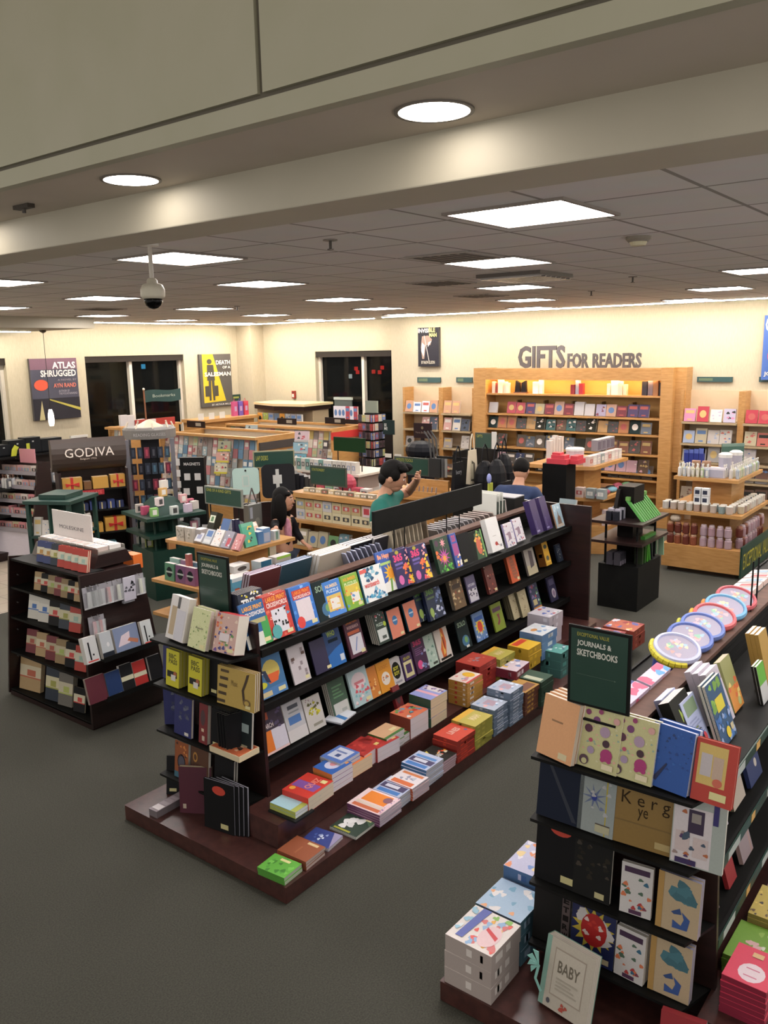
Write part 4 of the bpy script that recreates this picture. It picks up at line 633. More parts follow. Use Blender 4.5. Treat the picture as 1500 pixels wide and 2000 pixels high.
# a thick book laid across the third shelf's right end
b = MB(T(3.02, 3.45, .562)); b.box((0, 0, 0), (.16, .26, .035), 'd0c0a0'); b.box((.006, .006, .035), (.154, .25, .037), 'b8603c'); b.art((.01, .25, .038), (0, -.24, 0), (.14, 0, 0), (0, 0, 1), [('B', 20, 130, ['2c2420', 'c8a080', '5c3428'], .05, .09, .08, .08, .92, .92)]); tag(b.build('thick_book'), "thick cream edged book with an orange cover jutting from the third end shelf", 'book')
# plinth end: albums and a small boxed set
x5 = 2.95
for i in range(4): put('blackred', T(x5+i*.022, yof(400, x5, .1)-.004*i-.02*i, .1005) @ RZ(R(-82-i*2.5)) @ RX(R(-3)), ', %s, %s' % (CP[i], N5), 'sketchbooks on the '+N5)
put('maroonbk', T(2.96, yof(352, 2.96, .1), .101) @ RZ(R(-60)) @ RX(R(-4)), ', bottom end shelf of central rack'); put('blackj', T(3.05, yof(325, 3.05, .1), .101) @ RZ(R(-58)) @ RX(R(-12)), ', leaning beside the maroon album on the plinth')
b = MB(T(*PZ(307, 1599, .1)) @ RZ(R(2))); b.box((0, 0, 0), (.3, .075, .045), '6c6468', '8c8088'); b.box((.02, .005, .0452), (.07, .07, .046), 'd8d0d4'); [b.box((.08+.04*i, .008, .0452), (.11+.04*i, .067, .046), '9c9098') for i in range(5)]; tag(b.build('gift_box', bevel=.002), 'long clear-lidded silver box lying on the left plinth corner', 'box')
# ---- stacks along the plinth of the central rack: outer row then inner row
O_, I_ = 'outer plinth row', 'inner plinth row'
def st(k, u, v, z, n, where, yaw=0, ks=None, dx=0, dy=0): p = PZ(u, v, z); return pile(k, p.x+dx, p.y+dy, z, n, where, yaw, 'stacked books on the plinth', ks=ks)
st('greenleaf', 556, 1730, .1, 2, O_, 4); st('brownnb', 593, 1705, .1, 3, O_, 4, dx=.02); st('bluesp', 641, 1664, .1, 1, O_, 6); st('greensp', 695, 1641, .1, 1, O_, 2)
st('orangepur', 742, 1617, .1, 5, O_, 0); st('bluepur', 779, 1582, .1, 4, O_, 2); st('orangewh', 806, 1566, .1, 5, O_, 0); st('bluepur', 833, 1540, .1, 6, O_+' farther pile', 0); st('blackyel', 862, 1516, .1, 5, O_, 0)
st('redbox', 893, 1492, .1, 5, O_); st('olivebox', 928, 1467, .1, 5, O_); st('greyblue', 965, 1440, .1, 7, O_); st('greyblue', 996, 1420, .1, 9, O_+' taller'); st('bronzebox', 1028, 1400, .1, 5, O_, dy=.01); st('ivybox', 1057, 1381, .1, 5, O_)
st('flies', 1003, 1390, .305, 1, 'on the brown boxes', dy=.0) if False else None
zt_ = .25
p = PZ(577, 1604, zt_); b = MB(T(p.x-.02, p.y-.02, zt_)); b.box((0, 0, 0), (.16, .22, .012), '202022'); tag(b.build('booklet'), 'black booklet under the sky blue booklet, inner row', 'booklet')
pile('skybook', p.x, p.y, zt_+.013, 2, I_, 3, 'stacked books on the plinth')
st('redthick', 636, 1566, zt_, 1, I_, 2, dx=-.15); st('bluestk', 650, 1549, zt_, 4, I_); st('bluewht', 656, 1538, zt_, 6, I_, dx=.05); st('orangethk', 686, 1523, zt_, 1, I_, dx=.01)
st('redwhite', 712, 1505, zt_, 1, I_+' left', 4); st('redwhite', 736, 1492, zt_, 1, I_+' right', -4, dx=.01); st('peach', 752, 1478, zt_, 4, I_, dx=.02); st('peach', 780, 1458, zt_, 2, I_+' behind', dx=.02); st('petbook', 797, 1448, zt_, 1, I_, dx=.03); st('lavender', 842, 1422, zt_, 3, I_)
st('yelred', 931, 1375, zt_, 5, I_, dx=-.1, dy=.02); st('redtall', 965, 1352, zt_, 5, I_, dx=-.06, dy=.1); st('olivebox', 985, 1335, zt_, 5, I_+' behind', dx=.02, dy=.05)
p = PZ(1038, 1370, .1); pile('flies', p.x-.1, p.y+.08, .292, 1, 'on the brown strategy boxes', 3)
st('yelbox', 1032, 1310, zt_, 3, I_, dy=.0); st('pieface', 1078, 1275, zt_, 4, I_, dx=.1, dy=.08); st('bluewbox', 1060, 1290, zt_, 3, I_, dx=-.02, dy=.0); st('tealbox', 1090, 1330, .1, 3, 'far outer plinth row', dx=.05)
p = PZ(1245, 1268, .1); pile('kidbox', p.x-.05, p.y+.02, .1, 3, 'far plinth corner', 0); pile('kidbox', p.x-.36, p.y+.05, .1, 3, 'second pile, far plinth end', 4)
put('redthin', T(4.55, 3.42, .252) @ RX(R(-20)), ', leaning behind the lavender stack')
# far end of central rack: books seen edge-on
for i, (v0, v1, c, l) in enumerate(((975, 1042, '8c9ca0', 'pale blue'), (1046, 1095, '8c9ca0', 'grey blue'), (1095, 1140, '6c3024', 'rust red'), (1140, 1190, '702c24', 'dark red'))):
    x = 7.5; z0 = [1.162, .867, .557, .252][i]; b = MB(T(7.52, 3.5, z0+.002) @ RY(R(12))); b.box((0, 0, 0), (.03, .17, .25), c); b.box((.03, .0, .003), (.05, .168, .247), 'c8c0b4'); tag(b.build('book'), l+' book on the far end shelves of the central rack, seen edge-on', 'book')
# ---- right rack, near end
P1, P2, P3, P4, P5 = ['%s end shelf of right rack' % s for s in ('top', 'second', 'third', 'fourth', 'bottom')]
end_side([('kraft', 1047, 4, -13), ('eleph', 1127, 2, -3), ('bluep', 1261, 2, -8, .01), ('redbk', 1347, 1, -3)], 3.065, 1.162, P1, 13)
faced('eleph', 3.065, yof(1191, 3.065, 1.162), 1.162, '-x', 2, 'right pocket, '+P1, lean=13, yaw=-3)
end_side([('denim', 1047, 1, 0), ('bluefl', 1126, 2), ('kiwi', 1178, 2, 4), ('gamej', 1307, 1, 4, .0)], 3.07, .867, P2, 8)
end_side([('blackred', 1043, 1, 0), ('nightj', 1117, 1), ('birdj', 1209, 1, 6), ('whale', 1279, 2)], 3.07, .557, P3, 6)
end_side([('writej', 1039, 2), ('comic', 1112, 1), ('birdj', 1198, 3, -4), ('whale', 1264, 2)], 3.07, .252, P4, 6)
# four shelves in the photo sit a little lower; bottom row stands on the plinth
end_side([('baby', 1050, 1, -8, -.12)], 3.0, .101, 'right rack\'s plinth', 14)
y = yof(1052, 2.85, .3); b = MB(T(2.87, y+.01, .3))
for a in (-50, -20, 15, 60): b.prism([(0, 0, 0), (.004, .06*math.cos(R(a)), .07*math.sin(R(a))), (.004, .045*math.cos(R(a+25)), .06*math.sin(R(a+25)))], (.004, 0, 0), '8cc4bc')
b.tube([(0, 0, 0), (-.01, .01, -.06), (.0, -.01, -.12)], .006, '84b8b0'); tag(b.build('ribbon_bow'), 'mint ribbon bow tied on the baby memory album', 'ribbon')
book('redskull', (.17, .17, .04), '8c2028', 'dark red box with a black disc', [('E', .5, .4, .3, .3, '2c1418'), ('R', .9, .7, 1, 1, 'd8d0c0')], box=True, cat='box')
put('redskull', T(2.93, yof(1285, 2.93, .15), .105) @ RZ(R(-82)) @ RX(R(-14)), ', at the foot of the right rack')
# left plinth of the right rack: craft kit boxes
p = PZ(958, 1965, .1); pile('ideabk', 2.75, 1.61, .1, 3, 'front stack, right rack', 0); pile('tealkit', 3.03, 1.62, .1, 3, 'right rack plinth'); pile('bluekit', 3.3, 1.62, .1, 4, 'right rack plinth')
pile('kidbox', 3.1, 1.9, .1, 2, 'right rack plinth behind front stack', 0) if False else None
pile('yelbox', 3.6, 1.62, .1, 4, 'right rack plinth, farther back')
# ---- right rack ledge: water toys
zl = 1.357
def tub(x, c, lid, lab, i, ring=None):
    z0 = 1.167; e = empty('toy_tub', T(x+.07, 1.35, z0+.02) @ RX(R(14)) @ RY(R(-14)) @ Matrix.Diagonal((1.12, 1.12, 1.5, 1)), lab, 'toy')
    MB().lathe([(.06, .01), (.085, .02), (.088, .12), (.094, .15)], c, n=28).build('tub', e)
    MB().lathe([(.1, .148), (.105, .158), (.1, .168), (.088, .17), (.084, .162)], lid, n=28).build('rim', e)
    b = MB(); b.lathe([(.085, .16), (.085, .1625)], '9c96a8', n=28); b.art((-.08, -.08, .1628), (.16, 0, 0), (0, .16, 0), (0, 0, 1), [('B', 18, 140+i, ['d8a8b0', 'd8cca0', '9cb8d0', '8cb8a0', 'd89890'], .05, .1, .2, .25, .8, .75)], .0002); b.build('lid_film', e)
    if ring: b = MB(); P = [(.108*math.cos(t), .108*math.sin(t), .15) for t in [R(95+130*j/10) for j in range(11)]]; b.tube(P, .013, ring, n=8); b.build('handle', e)
tubs = [(4.0, '1c3484', 'b8bcdc', 'blue toy tub with white rim and yellow handle, nearest of the row', 'c8bc30'), (4.2, '1c2c78', '5c70b4', 'blue rimmed toy tub, second of the row on right rack', None), (4.4, '1c2c78', '6478b8', 'blue rimmed toy tub with lime clip, third of the row', 'b0b030'), (4.61, 'b84048', 'c85c60', 'red toy tub with an orange band, fourth of the row', 'd8a02c'), (4.82, '2058a0', '6ca4cc', 'light blue toy tub with orange handle, fifth of the row', 'd87c2c'), (5.03, 'a83040', 'c05860', 'red toy tub, farthest of the row on the right rack', None)]
for i, (x, c, l, lab, rr) in enumerate(tubs): tub(x, c, l, lab, i, rr)
b = MB(T(3.82, 1.47, 1.167)); b.lathe([(.05, 0), (.06, .08)], '2c3c80', n=18); b.tube([(-.05, .03, .09), (-.08, 0, .06), (-.07, -.02, .0)], .012, 'c8bc30', n=8); tag(b.build('toy_tub'), 'small blue toy with a yellow grip behind the nearest tub', 'toy')
for i, (x, l) in enumerate(((3.28, 'nearest'), (3.56, 'second'))):
    e = empty('flamingo_box', (x, 1.28, 1.168), 'pink and white flamingo patterned box on right rack ledge, '+l, 'box', 'flamingo boxes'); b = MB(RX(R(12))); b.box((0, .02, 0), (.26, .09, .21), 'c8b8cc'); b.build('box', e)
    b = MB(RX(R(12))); b.art((0, .0198, 0), (.26, 0, 0), (0, 0, .21), (0, -1, 0), [('B', 8, 150+i, ['c84c70', 'd85c80'], .08, .13, .05, .1, .95, .9)]); b.art((0, .02, .2102), (.26, 0, 0), (0, .07, 0), (0, 0, 1), [('B', 6, 152+i, ['c84c70', '4c90d0' if i else 'd85c80'], .1, .16, .05, .1, .95, .9)]); b.build('print', e)
for i in range(6):
    b = MB(T(5.2+i*.13, 1.27, zl) @ RX(R(-10))); b.box((0, 0, 0), (.11, .16, .03), 'c8b0a8', 'd0c4c0'); b.box((.02, .02, .03), (.08, .12, .0312), ['a84c50', '7c94a8'][i % 2]); tag(b.build('book'), 'small pale picture book on the far ledge of right rack, %s' % ORD[i+1], 'book', 'small books on the right rack ledge')
for x, l in ((5.0, 'left'), (5.12, 'right')): b = MB(); b.cyl((x, 1.2, zl), (x, 1.2, zl+.3), .005, M_BLACK, n=8); tag(b.build('sign_post'), 'thin black sign post on right rack ledge, %s one' % l, 'post')
# ---- right rack, long side facing right
QQ = 'top right-side shelf'
def rs(k, x, z, n, where, lean=17, dy=.05): faced(k, x, .83+dy, z+.01, '-y', n, where, lean=lean)
for k, x, n, ln, yy in (('whiteblk', 3.3, 1, 26, .97), ('lilac', 3.38, 3, 24, .97), ('kidblue', 3.54, 2, 20, .92), ('catbook', 3.72, 3, 22, .97), ('foxbook', 3.93, 1, 20, .98), ('greenwh', 4.12, 2, 14, .9), ('goldbk', 4.34, 3, 14, .93)):
    faced(k, x, yy, 1.166, '-y', n, 'right side of right rack', lean=ln)
rs('catbook', 3.36, .82, 1, 'second shelf, right side of right rack'); rs('scriptj', 3.62, .82, 1, 'second shelf, right side'); rs('nightblue', 3.9, .82, 1, 'second shelf, right side')
rs('pinkgrey', 3.3, .45, 2, 'lower shelf, right side'); rs('redred', 3.62, .45, 1, 'lower shelf, right side'); rs('pinkgrey', 3.85, .45, 1, 'lower shelf, farther one')
# green price strips on the shelf lips
for i, z in enumerate(SZ):
    b = MB(); b.box((3.26, .822, z-.034), (8.9, .8285, z+.01), M_GREEN)
    for k in range(9): b.box((3.33+k*.62, .8205, z-.03), (3.5+k*.62, .822, z+.006), 'a4aca8'); b.box((3.68+k*.62, .8205, z-.03), (3.74+k*.62, .822, z+.006), 'c89c58')
    tag(b.build('price_strip'), 'green price strip on the %s shelf lip of right rack' % ['lower', 'middle', 'top'][i], 'label strip')
# organisers stacked on the right plinth
RP = 'lower deck of right rack'
pile('pinkpad', 3.12, .6, .25, 7, RP); pile('greenorg', 3.36, .58, .25, 4, RP); pile('crowd', 3.64, .58, .25, 6, RP); pile('cow', 3.9, .58, .25, 4, RP); pile('aqua', 4.16, .58, .25, 5, RP); pile('cream', 2.95, .33, .1, 2, 'right plinth corner')
# ---------------------------------------------------------------- helpers for the furniture further away
def dist_pt(u, v, d): r = ray(u, v).normalized(); q = r*d; q.z += HC; return q
VM = {}
def variants(key, n, maker):
    if key not in VM: VM[key] = [maker(i) for i in range(n)]
    return VM[key]
def inst(me, name, M, label, cat, group=None):
    o = bpy.data.objects.new(name, me); scene.collection.objects.link(o); o.matrix_world = M; return tag(o, label, cat, group)
def plainbook(key, i, w_, h, t, cols, pg='d0c8bc', blobs=True):
    g = random.Random(key+str(i)); c = cols[i % len(cols)]; b = MB()
    b.box((0, 0, 0), (w_, .002, h), c); b.box((0, t-.002, 0), (w_, t, h), c); b.box((0, .002, 0), (.002, t-.002, h), c); b.box((.002, .002, .002), (w_-.002, t-.002, h-.002), pg)
    if blobs:
        k = g.random(); c2 = g.choice(['d8d0c8', '30302c', 'a85048', '50709c', 'b89c60'])
        if k < .4: b.art((0, -.0005, 0), (w_, 0, 0), (0, 0, h), (0, -1, 0), [('B', 6, i, [c2, g.choice(cols)], .08, .16, .1, .1, .9, .9)], .0006)
        elif k < .75: b.art((0, -.0005, 0), (w_, 0, 0), (0, 0, h), (0, -1, 0), [('R', .12, .62, .88, .86, c2), ('R', .3, .1, .7, .2, c2)], .0006)
        else: b.art((0, -.0005, 0), (w_, 0, 0), (0, 0, h), (0, -1, 0), [('E', .5, .5, .3, .25, c2)], .0006)
    return b.mesh('book')
def cname(h):
    r, g, b = [int(h[i:i+2], 16) for i in (0, 2, 4)]; mx, mn = max(r, g, b), min(r, g, b)
    if mx < 75 and mx-mn < 40: return 'near-black'
    if mx-mn < 22: return 'pale grey' if mx > 150 else 'dark grey'
    if r == mx: return ('pink' if b > 130 else 'red') if b >= g-12 and r-g > 35 else ('cream' if mx > 165 and r-b < 70 else 'tan' if mx > 130 else 'brown')
    if g == mx: return 'green'
    return 'purple' if r > g else 'blue'
def shelf_books(P0, dirv, facing, length, key, cols, w_, h, t, name, lab, cat, fill=.85, lean=14, copies=(1, 3), seed=1, group=None, pg='d0c8bc', hv=.25):
    """row of face-out books starting at P0 along dirv (unit, to the reader's right)"""
    ms = variants((key, w_, h, t), 8, lambda i: plainbook(key, i, w_, h, t, cols, pg)); g = random.Random(seed); s = 0; n = 0; yawm = RZ(math.atan2(dirv[1], dirv[0]))
    back = Vector((-dirv[1], dirv[0], 0)); D_ = Vector((dirv[0], dirv[1], 0))
    while s+w_ < length:
        n += 1; mi_ = g.randrange(len(ms)); me = ms[mi_]; sc = g.uniform(1-hv, 1); k = g.randint(*copies)
        if g.random() < fill:
            for j in range(k):
                p = Vector(P0)+D_*s+back*(j*(t+.002)/math.cos(R(lean)))+Vector((0, 0, t*math.sin(R(lean))+.001))
                M = Matrix.Translation(p) @ yawm @ RX(-R(lean)) @ Matrix.Diagonal((1, 1, sc, 1))
                inst(me, name, M, lab % ORD[min(n, 29)] + ', '+cname(cols[mi_ % len(cols)]) + ('' if k == 1 else ', '+('front copy' if j == 0 else CP[j] if j < len(CP) else 'back')), cat, group)
        s += w_+g.uniform(.006, .03)
def smallbox(i, w_, d, h, cols, key=''):
    g = random.Random(key+str(i)); b = MB(); c = cols[i % len(cols)]; b.box((0, 0, 0), (w_, d, h), c)
    b.art((0, 0, 0), (w_, 0, 0), (0, 0, h), (0, -1, 0), [('R', .15, .3, .85, .7, g.choice(['d8d4cc', '3c3c3c', 'a8504c', '7c8ca0'])), ('E', .5, .5, .15, .15, g.choice(cols))], .0008); return b.mesh('box')
def bottle(i, r, h, cols, cap='d0ccc4'):
    b = MB(); c = cols[i % len(cols)]; b.lathe([(r*.9, 0), (r, h*.03), (r, h*.62), (r*.4, h*.74)], c, n=10); b.lathe([(r*.35, h*.74), (r*.35, h*.88), (r*.5, h*.9), (r*.5, h)], cap, n=8)
    b.art((-r*.6, -r*1.0, h*.15), (r*1.2, 0, 0), (0, 0, h*.4), (0, -1, 0), [('R', 0, 0, 1, 1, 'c8c4bc')], .001); return b.mesh('bottle')
def place_row(ms, P0, dirv, n, step, name, lab, cat, group=None, seed=3, yaw=0, depth=0, jit=.004):
    g = random.Random(seed); D_ = Vector((dirv[0], dirv[1], 0)); back = Vector((-dirv[1], dirv[0], 0)); ya = math.atan2(dirv[1], dirv[0])
    for i in range(n):
        p = Vector(P0)+D_*(i*step)+back*(depth*(i % 2))+Vector((g.uniform(-jit, jit), g.uniform(-jit, jit), 0))
        inst(g.choice(ms), name, Matrix.Translation(p) @ RZ(ya+R(yaw)), lab % ORD[min(i+1, 29)], cat, group)
def sign_panel(P, yaw, w_, h, text, lab, frame='3c4038', face=None, post=0, tc='a8a440', trect=(.06, .68, .6, .9), name='hanging_sign'):
    e = empty(name, Matrix.Translation(P) @ RZ(yaw), lab, 'sign')
    MB().box((0, 0, 0), (w_, .02, h), frame).build('frame', e)
    MB().box((w_*.03, -.003, h*.07), (w_*.97, 0, h*.93), face or M_GSIGN).build('sign_face', e)
    if text: b = MB(); b.art((0, -.0032, 0), (w_, 0, 0), (0, 0, h), (0, -1, 0), [('T', text, *trect, tc, 0)]); b.build('lettering', e)
    if post:
        b = MB(); b.cyl((w_*.12, .01, 0), (w_*.12, .01, -post), .008, M_BLACK, n=8); b.build('post', e); b = MB(); b.cyl((w_*.88, .01, 0), (w_*.88, .01, -post), .008, M_BLACK, n=8); b.build('post', e)
    return e
# ---------------------------------------------------------------- notebook stand at the left
e = empty('notebook_stand', (3.45, 5.6, 0), 'four-sided dark notebook stand at left carrying the white Moleskine sign', 'display stand'); M = T(-3.45, -5.6, 0)
b = MB(M); b.box((3.44, 5.62, 0), (4.1, 6.86, .05), M_DARK); b.build('base', e)
b = MB(M); b.prism([(3.43, 5.6, .02), (4.17, 5.6, .02), (3.98, 5.6, 1.24), (3.43, 5.6, 1.26)], (0, .025, 0), M_SLAT); b.build('slatwall_panel', e)
b = MB(M); b.hexa([(3.43, 6.86, .02), (4.17, 6.86, .02), (4.17, 6.88, .02), (3.43, 6.88, .02), (3.43, 6.62, 1.28), (3.98, 6.62, 1.2), (3.98, 6.64, 1.2), (3.43, 6.64, 1.28)], M_DARK); b.build('side_panel', e)
b = MB(M); b.box((3.66, 5.625, .05), (3.9, 6.62, 1.24), M_DARK); b.build('core', e)
LZ = [.06, .42, .74, 1.01, 1.26]
for z in LZ: b = MB(M); b.box((3.44, 5.625, z-.018), (3.66, 6.86-.19*z, z), M_BLACK); b.build('shelf', e)
b = MB(M); b.prism([(3.62, 5.7, 1.26), (3.98, 5.7, 1.26), (3.93, 5.7, 1.36), (3.67, 5.7, 1.36)], (0, .9, 0), M_DARK); b.build('peak', e)
b = MB(M); b.box((3.68, 5.72, 1.36), (3.93, 6.58, 1.37), M_STEEL); b.box((3.68, 5.72, 1.37), (3.685, 6.58, 1.4), M_STEEL); b.box((3.925, 5.72, 1.37), (3.93, 6.58, 1.4), M_STEEL); b.build('top_tray', e)
for z, x0 in ((.62, 3.46), (.3, 3.46)): b = MB(M); b.box((x0, 5.42, z-.015), (4.1, 5.6, z), M_BLACK); b.box((x0, 5.415, z-.02), (4.1, 5.422, z+.02), M_BLACK); b.build('side_shelf', e)
for i in range(4): b = MB(M); b.cyl((3.5, 6.84-.19*(.35+i*.25), .35+i*.25), (3.5, 6.97-.19*(.35+i*.25), .37+i*.25), .006, '4c4848', n=6); b.build('peg', e)
p1 = PX(106, 1052, 3.8); p2 = PX(181, 1060, 3.8); p3 = PX(105, 995, 3.8)
e = empty('display_sign', (3.8, p1.y, 1.37), 'white Moleskine sign standing on the notebook stand', 'sign'); w_ = p1.y-p2.y; M = RZ(R(-90)); h = p3.z-1.37
MB(M).box((0, 0, 0), (w_, .01, h), col('d8d0cc', .5)).build('board', e, bevel=.003)
b = MB(M); b.art((0, -.0005, 0), (w_, 0, 0), (0, 0, h), (0, -1, 0), [('T', 'MOLESKINE', .18, .42, .8, .54, '48444c', .0)]); b.build('lettering', e)
NB = dict(red=('a83428', 'c8c4b0', '9cb4a8'), blue=('2c3868', 'c8c0a8', 'b08444'), navy=('1c2838', 'c8c0a0', '98984c'), tan=('a88c64', 'c8bca0', 'b05c44'), wine=('6c2028', 'b0a488', 'a04c3c'), black=('1c1c1e', 'c8c0a8', 'c0403c'), kraft=('8c7450', 'b8ac90', '9cac5c'), grey=('64605a', 'c0b8a0', 'a8b060'), white=('c8c4bc', 'd8d4cc', '3c6cb0'))
def mole(k, w_, h, t):
    key = 'nb_%s_%d' % (k, int(h*1000)); c, band, ac = NB[k]
    if key not in D: book(key, (w_, h, t), c, {'red': 'bright red', 'blue': 'royal blue', 'navy': 'navy', 'tan': 'tan', 'wine': 'wine red', 'black': 'black', 'kraft': 'kraft brown', 'grey': 'grey', 'white': 'white'}[k]+' banded notebook', [('R', 0, .4, 1, .72, band), ('R', .35, .42, .75, .6, ac), ('R', 0, .36, 1, .4, ac)], c, pg='c8bca4', hard=True, cat='notebook')
    return key
rows_ = [(1.26, .092, .17, .016, ['blue', 'blue', 'navy', 'red', 'red', 'red', 'red'], 71, 13.5, 2, 'top shelf'), (1.01, .1, .15, .016, ['tan', 'black', 'kraft', 'wine', 'kraft', 'black', 'tan'], 66, 13, 1, 'second shelf'), (.74, .13, .21, .014, ['white', 'white', 'black', 'navy', 'red'], 54, 20, 2, 'third shelf'), (.42, .13, .2, .016, ['wine', 'tan', 'wine', 'kraft', 'black', 'red'], 50, 19, 1, 'fourth shelf')]
for z, w_, h, t, ks, u0, du, n, wh in rows_:
    for i, k in enumerate(ks): faced(mole(k, w_, h, t), 3.49, yof(u0+i*du, 3.49, z), z+.001, '-x', n, '%s from left, %s of notebook stand' % (ORD[i+1], wh), lean=12, yaw=10)
for k, w_, h, t, u, n in (('tan', .27, .3, .012, 38, 3), ('navy', .17, .28, .014, 88, 3), ('grey', .17, .27, .014, 113, 3), ('black', .1, .2, .014, 143, 1)):
    faced(mole(k, w_, h, t), 3.48, yof(u, 3.48, .06), .062, '-x', n, 'bottom shelf of notebook stand', lean=10, yaw=8)
g = random.Random(8)
for i in range(18):
    b = MB(T(3.69+.118*(i % 2), 5.75+.092*(i//2), 1.372)); b.box((0, 0, 0), (.105, .08, .035), g.choice(['d0c8c0', 'c0b0a8', 'c8b4b0', 'd8d4d0']), 'd8d0cc'); b.box((.02, .02, .035), (.08, .05, .0355), g.choice(['a8988c', 'c8a8a0', '98a0a8'])); tag(b.build('small_pack'), 'small pale pack in the metal tray, %s column, %s from the front' % (ORD[2-(i % 2)], ORD[i//2+1]), 'pack', 'small packs in the tray')
def pen_pack(x, z, c, lab, w_=.085, h=.17, y=5.56):
    e = empty('pen_pack', (x, y, z), lab, 'pen pack', 'pen packs on the slatwall'); b = MB(RX(R(-6))); b.box((0, 0, 0), (w_, .006, h), '8c8a90'); b.box((.0, -.0012, 0), (w_, 0, .012), 'c0bcc0'); b.build('card', e)
    b = MB(RX(R(-6))); b.box((w_*.38, -.02, .015), (w_*.62, -.001, h-.04), c); b.build('pen', e); MB().box((w_*.15, -.025, .01), (w_*.85, -.0215, h-.03), M_CLEAR).build('blister', e); MB().cyl((w_/2, .0, h-.01), (w_/2, .045, h-.0), .003, M_STEEL, n=6).build('hook', e)
for i, (u, c, l) in enumerate(((164, '8c8a8c', 'grey'), (173, '2c2c30', 'black'), (186, '3c3c40', 'second black'), (204, 'a02830', 'red'), (224, 'b8b8a4', 'cream'), (268, 'c0c0a8', 'far cream'))): x = PY(u, 1170, 5.56).x; pen_pack(x, 1.0, c, 'grey card pack with a %s pen hanging on the notebook stand' % l)
x = PY(243, 1165, 5.53).x; b = MB(T(x, 5.53, .99)); b.box((0, 0, 0), (.11, .012, .19), 'b8b4c0'); b.art((0, 0, 0), (.11, 0, 0), (0, 0, .19), (0, -1, 0), [('B', 8, 200, ['1c1c20', '4c4c54'], .08, .16, .1, .35, .9, .75)]); b.box((0, .012, -.02), (.1, .04, 0), '8c8c94'); tag(b.build('pen_pack'), 'white and black illustrated pack beside the cream pen pack', 'pen pack')
for i, (u, c) in enumerate(((178, 'a04858'), (190, 'a02830'))): pen_pack(PY(u, 1250, 5.56).x, .76, c, 'grey pack with a %s pen on the lower peg' % ['pinkish', 'crimson'][i])
def side_item(u, z, w_, h, t, c, art, lab, name='boxed_notebook', pg='c8c4c0'):
    x = PY(u, 1300, 5.44).x; b = MB(T(x, 5.43, z+.005) @ RX(R(-14))); b.box((0, 0, 0), (w_, t, h), pg); b.box((0, -.001, 0), (w_, 0, h), c); b.art((0, -.001, 0), (w_, 0, 0), (0, 0, h), (0, -1, 0), art); tag(b.build(name), lab, name.replace('_', ' '))
BK = [('R', .3, .12, .42, .8, '1c1c20'), ('E', .6, .3, .07, .04, '1c1c20'), ('R', .1, .05, .9, .1, 'c03c34')]
side_item(170, .62, .11, .2, .05, 'b8b8b8', BK, 'white boxed notebook with a black strap, left end of side shelf'); side_item(203, .62, .1, .2, .04, 'a8acb0', [('R', 0, .02, 1, .22, '20242c'), ('E', .6, .5, .12, .09, 'c8c8c8')], 'grey boxed set with a dark base, second on side shelf')
side_item(230, .62, .22, .2, .05, '707c98', [('P', [(.1, .25), (.6, .3), (.65, .75), (.3, .65)], 'c8b8c0'), ('P', [(.5, .4), (.9, .2), (.95, .35), (.6, .5)], 'a8684c')], 'blue box picturing a hand writing in a notebook'); side_item(284, .62, .1, .19, .03, 'b8bcbc', BK, 'white boxed notebook at right end of the side shelf')
side_item(168, .3, .16, .2, .025, '5c2430', [], 'wine red large notebook on the low side shelf', 'notebook', '8c7c74'); side_item(207, .3, .13, .19, .025, '1c3460', [('R', .7, .02, .9, .06, 'c8c8c8')], 'blue large notebook on the low side shelf', 'notebook', '8c8c8c')
side_item(237, .3, .11, .21, .03, '202022', [('R', 0, .38, 1, .55, 'c8c4a8')], 'black notebook with a cream band on the low side shelf', 'notebook'); side_item(262, .3, .12, .2, .02, 'a82c28', [('R', 0, .38, 1, .55, 'c8c4a8')], 'red notebook with a cream band on the low side shelf', 'notebook'); side_item(293, .3, .12, .2, .02, '1c1c1e', [], 'plain black notebook at the right end of the low side shelf', 'notebook')
b = MB(T(4.02, 5.75, 1.16)); b.box((0, 0, 0), (.09, .14, .12), 'd86c28'); b.box((.0, .15, .0), (.1, .2, .12), '2c2420'); tag(b.build('box'), 'orange boxed set behind the notebook stand\'s top', 'box')
# ---------------------------------------------------------------- green bookcase
A = R(27); e = empty('green_bookcase', T(4.88, 8.04, 0) @ RZ(A), 'dark green revolving bookcase with a stepped top, behind Moleskine stand', 'bookcase')
MB().box((-.02, -.02, 1.34), (.58, .54, 1.38), M_GREEN).build('top', e, bevel=.005); MB().box((.1, .1, 1.38), (.46, .42, 1.43), M_GREEN).build('top_block', e, bevel=.004)
b = MB(); b.box((.17, .17, .08), (.39, .36, 1.34), M_GREEN); [b.box(a, c, M_GREEN) for a, c in (((0, 0, .08), (.04, .04, 1.34)), ((.52, 0, .08), (.56, .04, 1.34)), ((0, .48, .08), (.04, .52, 1.34)), ((.52, .48, .08), (.56, .52, 1.34)), ((0, .24, .08), (.17, .26, 1.34)), ((.27, 0, .08), (.29, .17, 1.34)))]; b.build('frame', e)
for z in (.08, .37, .68, .99): MB().box((0, 0, z-.025), (.56, .52, z), M_GREEN).build('shelf', e)
MB().box((.0, .0, 0), (.56, .52, .055), M_GREEN).build('base', e)
cs = ['b4b0a8', 'c8c0b8', '3c3c38', 'b8742c', '8c3c34']
